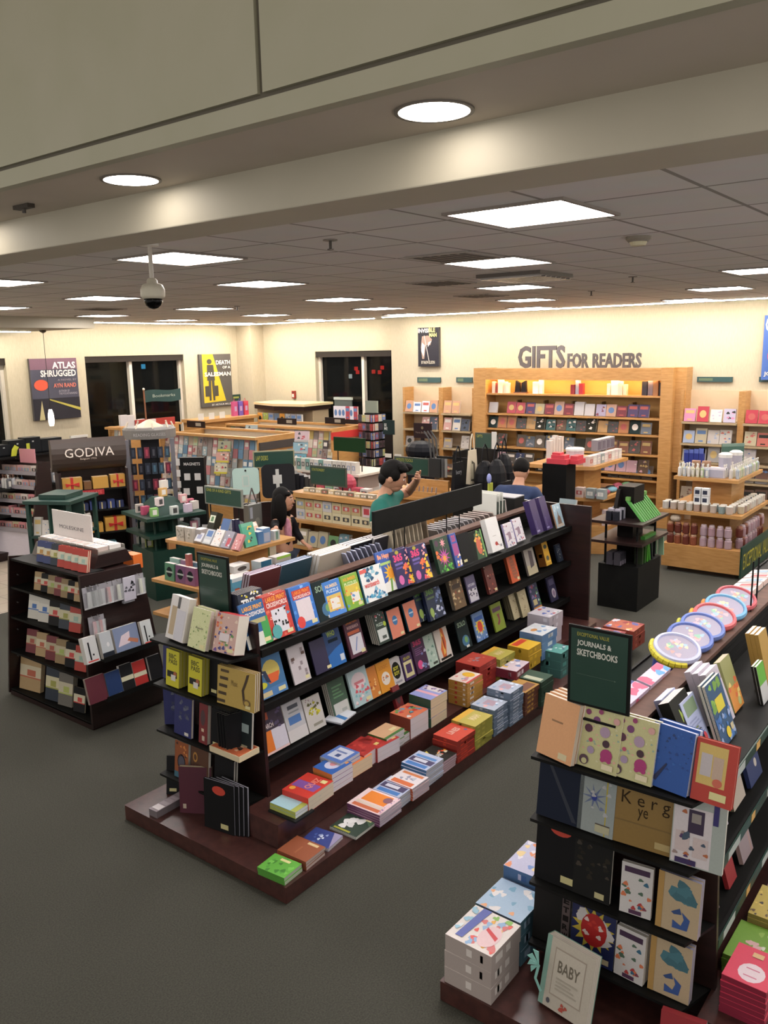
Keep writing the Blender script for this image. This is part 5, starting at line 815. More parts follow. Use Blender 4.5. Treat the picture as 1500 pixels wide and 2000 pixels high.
for z, nm in ((.68, 'lower'), (.99, 'upper')):
    for s, P0, dv in (('left face', Vector((-.0, .46, z)), (0, -1)), ('right face', Vector((.3, .03, z)), (1, 0))):
        P = Matrix.Translation((4.88, 8.04, 0)) @ RZ(A) @ P0; dd = RZ(A) @ Vector((dv[0], dv[1], 0))
        shelf_books(P+Vector((.02, .02, .002)), (dd.x, dd.y), None, .22, 'gc', cs, .09, .2, .015, 'book', '%s book, '+nm+' shelf, '+s+' of green bookcase', 'book', 1, 10, (1, 2), 7)
# ---------------------------------------------------------------- chocolate display
A = R(-25); e = empty('chocolate_display', T(5.66, 9.62, 0) @ RZ(A), 'brown Godiva chocolate display with a curved header and gold boxes', 'display stand'); M = MB
P = []
for i in range(9): t = R(10+i*16); P.append((0, .0+.16-.2*math.sin(t), 1.5+.2-.24*math.cos(t)))
P = [(0, y, z) for _, y, z in P]+[(0, .22, 1.86), (0, .22, 1.46)]
b = MB(); b.prism(P, (.9, 0, 0), '40342e'); b.build('header', e)
b = MB(); b.art((.12, -.046, 1.6), (.66, 0, 0), (0, -.0, .16), (0, -1, .0), [('T', 'GODIVA', .05, .3, .95, 1.0, 'e0d4c8', .0), ('T', 'Belgium 1926', .32, .05, .62, .22, 'c8b8a8', 0)]); b.build('lettering', e)
b = MB(); b.box((.08, .4, .06), (.9, .44, 1.46), M_DARK); b.box((.06, .0, .06), (.09, .44, 1.46), M_DARK); b.box((.88, .0, .06), (.91, .44, 1.46), M_DARK); b.box((.06, 0, 0), (.91, .44, .06), M_DARK); b.build('cabinet', e)
for z in (.35, .65, .95, 1.22): MB().box((.09, .0, z-.02), (.88, .4, z), M_BLACK).build('shelf', e)
base = Matrix.Translation((5.66, 9.62, 0)) @ RZ(A)
def gold(x, z, w_, h, lab, bow=True, c='b88a3c'):
    b = MB(); b.box((0, 0, 0), (w_, .12, h), c)
    if bow: b.box((w_*.42, -.003, 0), (w_*.56, 0, h), 'b02420'); b.box((w_*.42, -.003, h), (w_*.56, .12, h+.003), 'b02420'); b.prism([(w_*.5, -.004, h*.5), (w_*.2, -.004, h*.3), (w_*.15, -.004, h*.6)], (0, -.01, 0), 'b82824'); b.prism([(w_*.5, -.004, h*.5), (w_*.85, -.004, h*.25), (w_*.85, -.004, h*.62)], (0, -.01, 0), 'b82824')
    o = b.build('chocolate_box'); o.matrix_world = base @ T(x, .04, z); tag(o, lab, 'chocolate box', 'gold chocolate boxes')
gold(.1, 1.22, .24, .16, 'gold chocolate box with a red bow, left end of top row'); gold(.36, 1.22, .09, .1, 'small brown chocolate box in the top row', False, '6c4824'); gold(.47, 1.22, .19, .15, 'plain gold chocolate box in the middle of top row', False); gold(.69, 1.22, .18, .16, 'gold chocolate box with a red bow, right end of top row')
gold(.38, .65, .17, .12, 'small gold chocolate box on the lower shelf', False); gold(.58, .65, .26, .18, 'gold chocolate box with a red ribbon on lower shelf'); gold(.5, .35, .2, .16, 'pale blue striped chocolate box near the bottom', False, '6ca0ac'); gold(.12, .95, .1, .1, 'brown chocolate box on the second shelf', False, '5c4830')
for i in range(5): b = MB(); b.box((0, 0, 0), (.09, .1, .09+.02*(i % 2)), ['20284c', '2c3868'][i % 2]); b.box((.03, -.002, 0), (.045, 0, .09), 'b0a070'); o = b.build('chocolate_box'); o.matrix_world = base @ T(.3+i*.11, .04, .95); tag(o, 'dark blue chocolate box, %s along the middle shelf' % ORD[i+1], 'chocolate box', 'blue chocolate boxes')
b = MB(); b.box((0, 0, 0), (.34, .004, .07), 'a02028'); b.text('CHOCOLATE', (.03, -.001, .015), (.28, 0, 0), (0, 0, .04), 'c85c58'); o = b.build('shelf_sign'); o.matrix_world = base @ T(.25, -.03, 1.15); tag(o, 'small red shelf sign below the gold chocolate boxes', 'sign')
# ---------------------------------------------------------------- tiered green kiosk
A = R(-13); e = empty('tiered_kiosk', T(5.93, 8.08, 0) @ RZ(A), 'dark green tiered gift kiosk with a pyramid top, on a square base', 'display stand')
MB().box((0, 0, 0), (.6, .6, .6), M_GREEN).build('base', e, bevel=.004)
b = MB(); b.box((.18, .18, .6), (.42, .42, 1.02), M_GREEN); [b.box((x, y, .6), (x+.02, y+.02, 1.02), M_GREEN) for x in (.06, .52) for y in (.06, .52)]; [b.box(a, c, M_GREEN) for a, c in (((.05, .29, .6), (.18, .31, 1.02)), ((.29, .05, .6), (.31, .18, 1.02)))]; b.build('column', e)
for z, k in ((.8, .05), (1.02, .08)): b = MB(); b.box((-k, -k, z-.04), (.6+k, .6+k, z), M_GREEN); b.build('tier_shelf', e, bevel=.003)
b = MB(); b.hexa([(.04, .04, 1.02), (.56, .04, 1.02), (.56, .56, 1.02), (.04, .56, 1.02), (.2, .2, 1.2), (.4, .2, 1.2), (.4, .4, 1.2), (.2, .4, 1.2)], M_GREEN); b.build('pyramid_top', e)
base = T(5.93, 8.08, 0) @ RZ(A); g = random.Random(12)
for i, (x, y, z, c, l) in enumerate(((.0, .4, 1.021, 'b8b0a8', 'white'), (.0, .2, 1.021, 'b04868', 'pink'), (.02, .02, 1.021, '7cac60', 'green'), (.25, -.04, 1.021, 'c0c4c0', 'pale'), (.45, -.02, 1.021, 'c0b0c0', 'lilac'), (.6, .1, 1.021, 'c8c0b8', 'cream'), (.26, .26, 1.205, 'c8a060', 'gold'), (.3, .3, 1.29, 'd0ccc4', 'white topmost'), (.62, .3, 1.021, 'c86c80', 'rose'), (.15, .1, 1.12, 'd8c8c8', 'blush'), (.45, .12, 1.12, 'c89898', 'pinkish'), (.5, .0, .801, '90606c', 'mauve'), (.6, .1, .801, '80868c', 'grey'), (.2, .0, .602, 'b07c4c', 'tan'), (.04, .3, .602, 'a8b060', 'lime'), (.56, .04, .602, '7c7488', 'violet'))):
    b = MB(); b.box((0, 0, 0), (.09, .06, .1 if i != 13 else .12), c); b.box((.02, -.002, .02), (.07, 0, .08), g.choice(['d8d4cc', '3c3c3c', c])); o = b.build('gift_item'); o.matrix_world = base @ T(x, y, z) @ RZ(R(g.uniform(-20, 20))); tag(o, 'small %s gift box on the green kiosk, %s tier' % (l, 'base' if z < .7 else 'middle' if z < 1 else 'upper'), 'gift')
# ---------------------------------------------------------------- reading glasses spinner
p = dist_pt(300, 960, 12.3); sx, sy = p.x, p.y; zt_ = PY(300, 850, sy).z
e = empty('glasses_spinner', T(sx, sy, 0) @ RZ(R(-38)), 'tall spinner rack of reading glasses under a grey round header', 'display stand')
MB().cyl((0, 0, 0), (0, 0, .05), .3, M_STEEL, n=24).build('base', e); MB().box((-.12, -.12, .05), (.12, .12, zt_-.05), '2c2c30').build('core', e)
b = MB(); b.lathe([(.36, zt_-.02), (.36, zt_+.1), (.33, zt_+.13)], '6c6864', n=28); b.build('header', e)
b = MB(); b.art((-.2, -.362, zt_+.01), (.42, 0, 0), (0, 0, .07), (0, -1, 0), [('T', 'READING GLASSES', .0, .2, 1, .8, 'a8a4a0', 0)]); b.build('lettering', e)
for x, y in ((-.3, -.3), (.3, -.3), (-.3, .3), (.3, .3)): MB().box((x-.03, y-.03, .3), (x+.03, y+.03, zt_-.02), '6c6a70').build('corner_post', e)
ms = variants('glass', 4, lambda i: MB().box((0, 0, 0), (.07, .02, .15), ['1c2434', '6c2438', '24242c', '2c3c4c'][i]).box((.02, -.004, .03), (.05, 0, .12), ['3c4454', 'a83c50', '3c3c44', '44687c'][i]).mesh('glasses_case'))
base = T(sx, sy, 0) @ RZ(R(-38)); g = random.Random(2)
for r in range(5):
    for c in range(6):
        for f in range(2):
            Mx = base @ (RZ(R(-90)) if f else Matrix()) @ T(-.26+c*.09, -.3, zt_-.28-r*.22); inst(g.choice(ms), 'glasses_case', Mx, 'dark glasses case, row %s, %s from left, %s side of the spinner' % (['one', 'two', 'three', 'four', 'five'][r], ORD[c+1], ['front', 'left'][f]), 'glasses case', 'glasses cases on the spinner')
b = MB(); [b.cyl((.33*math.cos(t), .33*math.sin(t), zt_+.12), (.3*math.cos(t), .3*math.sin(t), zt_+.19), .012, 'c8bca8', n=6) for t in [R(k*40) for k in range(9)]]
b.lathe([(.2, zt_+.13), (.03, zt_+.22)], 'd8b8a0', n=16); o = b.build('header_cone'); o.matrix_world = base; tag(o, 'pale peach lit cone topping the glasses spinner', 'lamp shade')
# black magnet rack beside it
p = dist_pt(378, 945, 11.6); e = empty('magnet_rack', T(p.x, p.y, 0) @ RZ(R(-55)), 'black wire rack of white cards behind the green kiosk', 'display stand'); zt2_ = PY(375, 893, p.y).z
MB().box((-.17, -.05, .05), (.17, .05, zt2_), '121212').build('panel', e); MB().box((-.2, -.15, 0), (.2, .15, .05), '121212').build('base', e)
b = MB(); b.art((-.17, -.051, zt2_-.2), (.34, 0, 0), (0, 0, .16), (0, -1, 0), [('T', 'MAGNETS', .2, .6, .85, .85, 'b8b4b0', .02)]); b.build('lettering', e)
base = T(p.x, p.y, 0) @ RZ(R(-55))
for i, (x, z) in enumerate(((-.1, -.3), (.04, -.3), (-.12, -.5), (.06, -.48), (-.12, -.68), (.1, -1.0), (-.1, -1.0), (-.2, -.1), (-.2, -.25), (-.2, -.4), (-.2, -.55), (-.2, -.7), (-.2, -.85))):
    b = MB(); b.box((0, 0, 0), (.08 if x > -.15 else .05, .01, .09), 'b8b4b0'); o = b.build('card'); o.matrix_world = base @ T(x, -.07, zt2_+z) @ RZ(0); tag(o, 'white card on the black rack, %s down' % ORD[i+1], 'card', 'cards on the black rack')
# BOOKMARKS flag
p = PY(288, 835, 11.3); q_ = PY(283, 762, 11.3); e = empty('flag_sign', (p.x, 11.3, p.z), 'dark green Bookmarks flag on a thin wooden pole before the window', 'sign'); h = q_.z-p.z
MB().cyl((0, 0, -.9), (-.02, 0, h), .012, '8c5434', n=8).ell((-.02, 0, h+.015), (.02, .02, .02), 'd8c8b0', 8, 6).build('pole', e)
u2 = PY(354, 770, 11.3).x-p.x; b = MB(); n = 10
zl1 = h-.01; zl0 = PY(288, 786, 11.3).z-p.z
for i in range(n):
    f = lambda t: .02*math.sin(t*7); a, c = i/n, (i+1)/n; b.hexa([(u2*a, f(a), zl0+f(a)*.5), (u2*c, f(c), zl0+f(c)*.5), (u2*c, f(c)+.004, zl0+f(c)*.5), (u2*a, f(a)+.004, zl0+f(a)*.5), (u2*a, f(a), zl1+f(a)*.5), (u2*c, f(c), zl1+f(c)*.5), (u2*c, f(c)+.004, zl1+f(c)*.5), (u2*a, f(a)+.004, zl1+f(a)*.5)], '1c4440')
b.build('flag', e); b = MB(); b.text('Bookmarks', (u2*.17, -.03, zl0+(zl1-zl0)*.4), (u2*.62, 0, 0), (0, 0, (zl1-zl0)*.25), 'b8c0b0', 0); b.build('lettering', e)
# ---------------------------------------------------------------- gift table in front of the girl
def tier_table(name, label, tiers, legbox, M_=Matrix(), edge=M_WOODH, base=None):
    e = empty(name, M_, label, 'display table')
    for x0, y0, x1, y1, z in tiers: MB().box((x0, y0, z-.04), (x1, y1, z), edge).build('table_top' if z == tiers[0][4] else 'shelf', e, bevel=.004)
    MB().box(legbox[:3], legbox[3:], M_WOOD).build('pedestal', e)
    if base: MB().box(base[:3], base[3:], M_WOOD).build('base', e)
    return e

e = empty('gift_table', (5.35, 5.97, 0), 'tiered light wood gift table crowded with small boxes, before the girl', 'display table'); M = T(-5.35, -5.97, 0)
for a in ((5.35, 5.97, 6.16, 7.07, 1.0, 'table_top'), (5.15, 5.74, 6.35, 7.08, .62, 'shelf'), (5.15, 5.7, 6.4, 7.1, .26, 'shelf')): MB(M).box((a[0], a[1], a[4]-.035), (a[2], a[3], a[4]), M_WOODH).build(a[5], e, bevel=.004)
MB(M).box((5.55, 6.2, 0), (5.98, 6.85, .965), M_WOOD).build('pedestal', e)
sp = PX(402, 1000, 5.95); sq = PX(474, 1000, 5.95)
sign_panel((5.95, sp.y, 1.28), R(-90), sp.y-sq.y, .2, 'ONE OF A KIND GIFTS', 'green One of a Kind Gifts sign rising from the gift table', frame='7c8078', post=.28, trect=(.06, .72, .72, .88))
LBL = '%s along the gift table\'s '
def tb(u, x, z, w_, h, t, c, art, lab, lean=20, yaw=0, name='gift_box', side=None):
    y = yof(u, x, z); b = MB(T(x, y, z+.001+t*math.sin(R(lean))) @ RZ(R(-90+yaw)) @ RX(R(-lean))); b.box((0, 0, 0), (w_, t, h), side or c, 'd0ccc8'); b.art((0, 0, 0), (w_, 0, 0), (0, 0, h), (0, -1, 0), art); tag(b.build(name), lab, name.replace('_', ' '))
tb(345, 5.38, 1.0, .12, .15, .06, 'b8b0a4', [('B', 8, 210, ['8c8478', 'd0c8bc'], .08, .14, .1, .1, .9, .9)], 'tall white wrapped box at the left end of the gift table', 0); tb(362, 5.38, 1.0, .12, .15, .06, 'b4aca0', [('B', 8, 211, ['88806c', 'd0c8bc'], .08, .14, .1, .1, .9, .9)], 'second white wrapped box from the left on the gift table', 0); tb(380, 5.42, 1.0, .1, .14, .1, 'a8a09c', [], 'greyish box behind the white wrapped pair', 0)
tb(379, 5.37, 1.0, .1, .1, .05, 'c8c8cc', [('R', .2, .3, .8, .8, '8c90a8')], 'short white booklet leaning on the gift table', 40); tb(395, 5.37, 1.0, .11, .16, .04, 'b0b4b8', [('R', .15, .5, .85, .9, '4c6c9c'), ('R', .1, .1, .9, .3, 'c8c8c8')], 'white box with a blue picture leaning on the gift table', 35)
tb(411, 5.37, 1.0, .12, .18, .03, 'd0ccc8', [('B', 14, 212, ['c87c50', '5c7c98', '8c6c7c'], .04, .08, .1, .1, .9, .9)], 'white sticker pack with dotted pictures', 35); tb(430, 5.37, 1.0, .12, .18, .03, '8c8894', [('R', .5, .1, .9, .6, 'a8404c'), ('B', 6, 213, ['c8c4cc'], .06, .1, .1, .1, .9, .9)], 'grey and red sticker pack in the middle of the gift table', 35); tb(451, 5.37, 1.0, .1, .17, .03, 'b87c7c', [('B', 9, 214, ['d8c8c8', 'a04850'], .06, .1, .1, .1, .9, .9)], 'pink sticker pack near the gift table\'s front corner', 35)
tb(400, 5.6, 1.0, .1, .26, .08, '2c2c24', [('R', .1, .55, .9, .85, 'c8ccb8'), ('R', .3, .6, .7, .8, '4c6c48')], 'black patterned tall box with a white label', 25); tb(425, 5.6, 1.0, .12, .22, .05, '44608c', [], 'blue box leaning behind the packs', 25); tb(440, 5.6, 1.0, .14, .22, .05, '6c7078', [('B', 8, 216, ['2c2c34', 'a8a8b0'], .06, .12, .1, .1, .9, .9)], 'grey picture box behind the packs', 25)
tb(455, 5.62, 1.0, .03, .24, .03, '1c1c40', [], 'slim navy tube standing on the gift table', 0); tb(462, 5.62, 1.0, .03, .25, .03, '1c1c40', [], 'second slim navy tube on the gift table', 0)
x = PY(480, 1050, 6.0).x
def tbr(u, y, z, w_, h, t, c, art, lab, lean=16): x = xof(u, y, z); b = MB(T(x, y, z+.001+t*math.sin(R(lean))) @ RX(R(-lean))); b.box((0, 0, 0), (w_, t, h), c, 'c8c4c0'); b.art((0, 0, 0), (w_, 0, 0), (0, 0, h), (0, -1, 0), art); tag(b.build('gift_box'), lab, 'gift box')
tbr(481, 6.02, 1.0, .16, .24, .03, '4c9c80', [('B', 8, 218, ['d8b848', '3c3c40', 'd8c8b0'], .08, .13, .15, .15, .85, .85), ('R', 0, .85, 1, 1, '68a88c')], 'green illustrated box with dog and sun'); tbr(505, 6.03, 1.0, .07, .13, .08, '4c74a0', [], 'blue box beside the green illustrated one', 0); tbr(515, 6.03, 1.0, .1, .15, .1, '6888b0', [('R', .1, .1, .9, .7, 'a0a4b4')], 'pale blue box near the girl on the gift table', 0); tbr(536, 6.03, 1.0, .08, .1, .06, 'a8acac', [('R', .3, .1, .7, .9, '5c7c6c')], 'grey and green small box at the right of gift table', 0)
tbr(470, 6.25, 1.0, .3, .16, .05, 'c8a894', [('B', 8, 220, ['d8d0c8', 'a88c80'], .06, .1, .1, .1, .9, .9)], 'beige box behind the green illustrated one', 30)
for i, (u, c, l) in enumerate(((322, '4c7c60', 'green'), (343, '6c4468', 'purple'), (362, '7c4c6c', 'plum'))): tb(u, 5.19, .62, .15, .18, .05, c, [('E', .5, .5, .3, .3, '1c2024'), ('R', .15, .45, .85, .55, 'a8b0a8')], '%s hexagon patterned game box on the middle shelf' % l, 4); tb(u+10, 5.3, .62, .15, .2, .05, ['88a8a0', '8c6c88', '6c8ca0'][i], [], '%s game box, back copy on the middle shelf' % l, 4)
tb(365, 5.24, .62, .05, .3, .05, '9c5450', [], 'tall doll-like figure box on the middle shelf', 0)
tbr(455, 5.78, .62, .3, .2, .15, '5c98b0', [('R', .0, .82, 1, 1, 'c8d0d4'), ('E', .6, .4, .13, .17, '101414'), ('R', .55, .1, .7, .7, 'a8acac'), ('R', .1, .3, .3, .5, 'b0583c')], 'teal boxed kit with a black round lens', 0); tbr(510, 5.8, .62, .17, .28, .12, 'a8b4b8', [('E', .5, .35, .25, .15, '14181c'), ('R', .1, .8, .9, 1, '2c6480'), ('R', 0, 0, .3, .8, '3c84a0')], 'blue and white boxed kit with orange top', 0)
tbr(540, 5.8, .62, .22, .28, .1, 'b4aca4', [('R', .1, .9, 1, 1, '9cc850'), ('R', .3, .3, .34, .8, '3c3c3c'), ('R', .5, .2, .9, .5, 'a89c94'), ('E', .8, .7, .05, .04, 'c8a040')], 'tall cream box with a lime green top edge', 0); tbr(458, 5.9, .82, .2, .07, .14, 'b8b4b0', [('E', .5, .5, .3, .3, '3c3430')], 'white tray box lying on the teal kit', 0); tbr(520, 6.3, .62, .16, .3, .1, '5c6430', [('R', .4, 0, 1, .8, 'c8c4b0')], 'olive box standing behind on the middle shelf', 0)
# ---------------------------------------------------------------- lap desks and their sign
p = dist_pt(495, 915, 11.0); sign_panel((p.x, p.y, p.z), R(-38), .54, .22, 'LAP DESKS', 'green Lap Desks sign above the hanging lap desks', frame='8c8668', post=p.z-.05, trect=(.07, .45, .36, .72))
for (u, v, wpx, c, lab, d_) in ((456, 968, 51, '9cb4ac', 'mint green rounded lap desk hanging left of the black one', 10.5), (514, 974, 64, '18181b', 'black rounded lap desk with a pale strap label', 10.6)):
    p = dist_pt(u, v, d_); e = empty('lap_desk', T(p.x, p.y, p.z) @ RZ(R(-38)) @ RX(R(-8)), lab, 'lap desk'); w_ = wpx*d_/1638*1.0; h = w_*1.02; r = w_*.16
    P = []
    for cx, cz, a0 in ((w_-r, r, -90), (w_-r, h-r, 0), (r, h-r, 90), (r, r, 180)):
        for k in range(6): t = R(a0+k*18); P.append((cx+r*math.cos(t), 0, cz+r*math.sin(t)))
    b = MB(); b.prism([(x, 0, z) for x, _, z in P], (0, .05, 0), c, '1c2434' if c[0] == '9' else c); b.build('board', e)
    b = MB()
    if c[0] == '9': b.box((w_*.35, -.003, h*.3), (w_*.62, 0, h*.72), 'a8b0a8'); b.box((w_*.4, -.004, h*.35), (w_*.58, -.003, h*.68), '94aca4'); b.cyl((w_*.5, -.01, h*.9), (w_*.5, 0, h*.9), .012, '1c1c1c')
    else: b.box((w_*.42, -.004, h*.08), (w_*.52, 0, h*.85), 'a8a8a4'); b.box((w_*.33, -.005, h*.42), (w_*.6, 0, h*.68), 'a8a8a4')
    b.build('label', e)
for i in range(4): p = dist_pt(578+i*9, 975, 10.9); b = MB(T(p.x, p.y, p.z) @ RZ(R(-38))); b.box((0, 0, 0), (.06, .3, .33-.02*i), ['1c1c20', '24242a', '3c3a38', '484440'][i]); tag(b.build('backpack', bevel=.02), 'dark bag hanging right of the lap desks, %s' % ORD[i+1], 'bag', 'dark bags by the lap desks')
p = dist_pt(480, 1000, 10.8); e = empty('bag_rack', (p.x, p.y, 0), 'low dark rack carrying the lap desks and bags', 'rack'); b = MB(RZ(R(-38))); b.box((-.15, .06, .0), (.9, .1, p.z+.1), M_DARK); b.build('back_panel', e); b = MB(RZ(R(-38))); b.box((-.15, -.1, 0), (1.0, .3, .06), M_DARK); b.build('base', e)
# ---------------------------------------------------------------- stationery shelf
e = empty('stationery_shelf', (7.3, 5.88, 0), 'light wood stationery shelf unit stacked with card boxes, behind the girl', 'bookcase'); M = T(-7.3, -5.88, 0)
MB(M).box((7.3, 5.86, 1.15), (7.72, 7.15, 1.21), M_WOODH).build('top', e, bevel=.004)
MB(M).box((7.68, 5.9, 0), (7.72, 7.13, 1.15), M_WOOD).build('back_panel', e)
for y in (5.86, 7.11): b = MB(M); b.prism([(7.3, y, 0), (7.72, y, 0), (7.72, y, 1.15), (7.52, y, 1.15)], (0, .035, 0), M_WOOD); b.build('side_panel', e)
for z, x0 in ((.88, 7.27), (.55, 7.27), (.12, 7.25)): MB(M).box((x0, 5.9, z-.035), (7.68, 7.12, z), M_WOODH).build('shelf', e, bevel=.003)
b = MB(M); b.box((7.5, 5.852, .3), (7.7, 5.86, 1.1), '38463c'); b.build('side_sign', e)
cb = ['b8ac88', 'a89870', 'c0b898', 'b4b0b0', 'a8986c']; ms = variants('cardbox', 5, lambda i: smallbox(i, .14, .1, .125, cb, 'cb'))
for r in range(2): place_row(ms, (7.34, 7.08, .881+r*.127), (0, -1), 8, .147, 'card_box', 'cream card box, %s from left, '+['lower', 'upper'][r]+' layer on stationery shelf', 'card box', 'card boxes on the stationery shelf', 4+r)
b = MB(T(7.33, 6.02, 1.009) @ RZ(R(-90))); b.box((0, 0, 0), (.14, .1, .125), 'c8b8b8'); b.box((.02, -.002, .03), (.1, 0, .1), 'a83c44'); b.box((.125, -.001, 0), (.141, .1, .126), 'a02024'); tag(b.build('card_box'), 'white and red card box on the right of the upper layer', 'card box')
shelf_books((7.3, 7.05, .551), (0, -1), None, 1.1, 'st', ['a89c80', '5c7c84', '8cb47c', 'a08480', 'b0a8a8', '98a890', '648c5c'], .15, .22, .03, 'journal', '%s journal on the lower stationery shelf', 'journal', 1, 12, (1, 2), 9)
shelf_books((7.28, 7.05, .121), (0, -1), None, 1.1, 'st2', ['a89c80', '1c1c1c', 'b0a8a8', '2c2c2c', '98908c'], .15, .24, .03, 'journal', '%s journal on the bottom stationery shelf', 'journal', 1, 12, (1, 2), 10)
place_row(variants('smb', 4, lambda i: smallbox(i, .09, .06, .05, ['b8a888', '8c8474', 'c0b4a4', '6c6454'], 'smb')), (7.4, 7.0, 1.211), (0, -1), 11, .1, 'card_pack', 'small card pack on top of the stationery shelf, %s from left', 'card pack', 'packs on the stationery shelf', 5)
sp = PX(607, 965, 7.6); sq = PX(677, 965, 7.6); sign_panel((7.6, sp.y, 1.27), R(-90), sp.y-sq.y, .24, 'STATIONERY', 'green Stationery sign standing on the stationery shelf', post=.06, trect=(.06, .72, .42, .86))
# ---------------------------------------------------------------- card racks
def card_mesh(i, kind=0):
    g = random.Random('c%d%d' % (i, kind)); b = MB(); c = g.choice(['b8a8a0', 'a89890', 'c0aca8', 'a8b0b0', '9c8c84', 'b89c98', '8c9ca0', '7c706c', 'b8b0a0', '3c3438', 'a86c70', '587890', '98a888', 'b4a060'])
    w_, h = .115, .155; b.box((0, 0, 0), (w_, .008, h), c); k = g.random()
    if k < .5: b.art((0, 0, 0), (w_, 0, 0), (0, 0, h), (0, -1, 0), [('B', 3, i, [g.choice(['8c3c40', '4c5c6c', 'c8c0b8', '6c5048', 'b08c50', '5c7c5c'])], .15, .25, .2, .2, .8, .8)], .0015)
    elif k < .8: b.art((0, 0, 0), (w_, 0, 0), (0, 0, h), (0, -1, 0), [('R', .15, .3, .85, .75, g.choice(['c8c4bc', '8c5c58', '6c7c8c', 'a89874']))], .0015)
    return b.mesh('greeting_card')
cms = [card_mesh(i) for i in range(26)]
CN = 0
def card_rack(name, x0, x1, y0, y1, zt, label, faces, rows=7, front=True, endart=None):
    """long unit facing -x with tiers of cards, its near end facing -y"""
    e = empty(name, (x0, y0, 0), label, 'card rack'); M = T(-x0, -y0, 0)
    b = MB(M); b.box((x0+.12, y0+.03, 0), (x0+.15, y1, zt-.04), 'b0a08c'); b.box((x1-.03, y0+.03, 0), (x1, y1, zt-.04), 'b0a08c'); b.build('back_panel', e)
    b = MB(M); b.box((x0, y0, zt-.04), (x0+.09, y1+.02, zt), M_WOODH); b.box((x0+.09, y0, zt-.04), (x1+.02, y0+.07, zt), M_WOODH); b.box((x1-.05, y0, zt-.04), (x1+.02, y1+.02, zt), M_WOODH); b.build('top', e)
    b = MB(M); b.box((x0+.09, y0+.03, zt-.3), (x1-.05, y1, zt-.28), '8c8478'); b.build('tray', e)
    MB(M).box((x0+.05, y0, 0), (x1, y0+.03, zt-.04), M_WOODH).build('end_panel', e)
    MB(M).box((x0, y1, 0), (x1, y1+.03, zt-.04), M_WOOD).build('end_panel', e)
    MB(M).box((x0-.1, y0, 0), (x0+.12, y1, .35), M_WOOD).build('base_cabinet', e)
    for r in range(rows): z = zt-.22-r*.16; MB(M).box((x0+.1-.03*r, y0+.02, z-.012), (x0+.15, y1, z), M_CLEAR).build('card_ledge', e)
    g = random.Random(label); n = int((y1-y0)/.125)
    for r in range(rows):
        z = zt-.22-r*.16
        for c in range(n):
            if g.random() < .93: inst(g.choice(cms), 'greeting_card', T(x0+.095-.03*r, y1-.01-c*(y1-y0)/n, z+.001) @ RZ(R(-90)) @ RX(R(-8)), 'greeting card, %s from left in the %s tier of the %s' % (ORD[c+1], ORD[r+1], faces), 'greeting card', 'greeting cards')
    return e
card_rack('card_rack', 9.55, 10.62, 10.07, 12.55, 1.52, 'long wooden greeting card rack left of the centre', 'near card rack', 7)
card_rack('card_rack', 11.45, 12.4, 10.12, 12.9, 1.5, 'wooden greeting card rack with a red end banner, beneath the window', 'far card rack', 6)
card_rack('card_rack', 9.75, 10.4, 13.6, 14.4, 1.52, 'wooden card rack against the left wall', 'wall card rack', 4)
b = MB(); b.box((11.47, 10.1, 1.3), (12.38, 10.115, 1.43), 'b8302c'); tag(b.build('banner'), 'red banner strip across the end of the far card rack', 'banner')
b = MB(); b.box((9.62, 10.04, 1.3), (10.6, 10.06, 1.43), '3c3634'); tag(b.build('banner'), 'dark grey banner on the end of the near card rack', 'banner')
for i in range(8): inst(cms[i+3], 'greeting_card', T(9.68+i*.115, 10.02, 1.1+(i % 2)*.01) @ RX(R(-8)), 'white card on the end of the near rack, %s from left' % ORD[i+1], 'greeting card', 'cards on the rack end')
for i in range(8): inst(cms[i+12], 'greeting_card', T(9.68+i*.115, 10.0, .92) @ RX(R(-8)), 'lower card on the end of the near rack, %s from left' % ORD[i+1], 'greeting card', 'cards on the rack end')
# gift bag holders clipped on the near rack
for (u, v, s, cs_, lab) in ((424, 858, 3, ['8c8c74', 'b88c80', 'b8b098'], 'yellow edged card pocket on the near rack'), (574, 838, 3, ['b8a0a4', '7c9ca8', '5c8c9c'], 'grey card pocket on the corner of the near rack'), (478, 832, 1, ['8c9898'], 'pale blue card pocket above the near rack')):
    for k in range(s):
        p = PX(u-k*3.5, v+k*22, 9.42-.05*k) if u != 574 else PX(u-k*3, v+k*22, 9.5-.03*k)
        if u == 478: p = PX(u, v-5, 10.9)
        b = MB(T(p.x, p.y, p.z-.2) @ RZ(R(-70)) @ RX(R(-10))); w_ = .24; b.box((0, 0, 0), (w_, .03, .17), cs_[k]); b.box((0, -.01, 0), (w_, 0, .03), 'b8ac30' if u == 424 else '9c9c98'); b.art((0, 0, 0), (w_, 0, 0), (0, 0, .17), (0, -1, 0), [('B', 6, 300+k, ['3c3c3c', 'a84850', 'c8c4b8'], .06, .1, .1, .3, .9, .9)], .001)
        tag(b.build('card_pocket'), lab+', %s down' % ORD[k+1], 'card pocket', lab+'s')
for (x, y0, y1, z, lab) in ((10.3, 12.2, 12.7, 1.53, 'above the near card rack'), (11.7, 11.2, 11.7, 1.51, 'above the far card rack, left'), (12.2, 10.4, 10.9, 1.51, 'above the far card rack, right'), (10.2, 13.2, 13.7, 1.53, 'on the wall card rack')):
    b = MB(); b.box((x, y0, z), (x+.02, y1, z+.12), '241a18'); b.box((x-.002, y0+.1, z+.03), (x, y0+.25, z+.09), '8c8478'); tag(b.build('category_sign'), 'small dark category sign '+lab, 'sign')
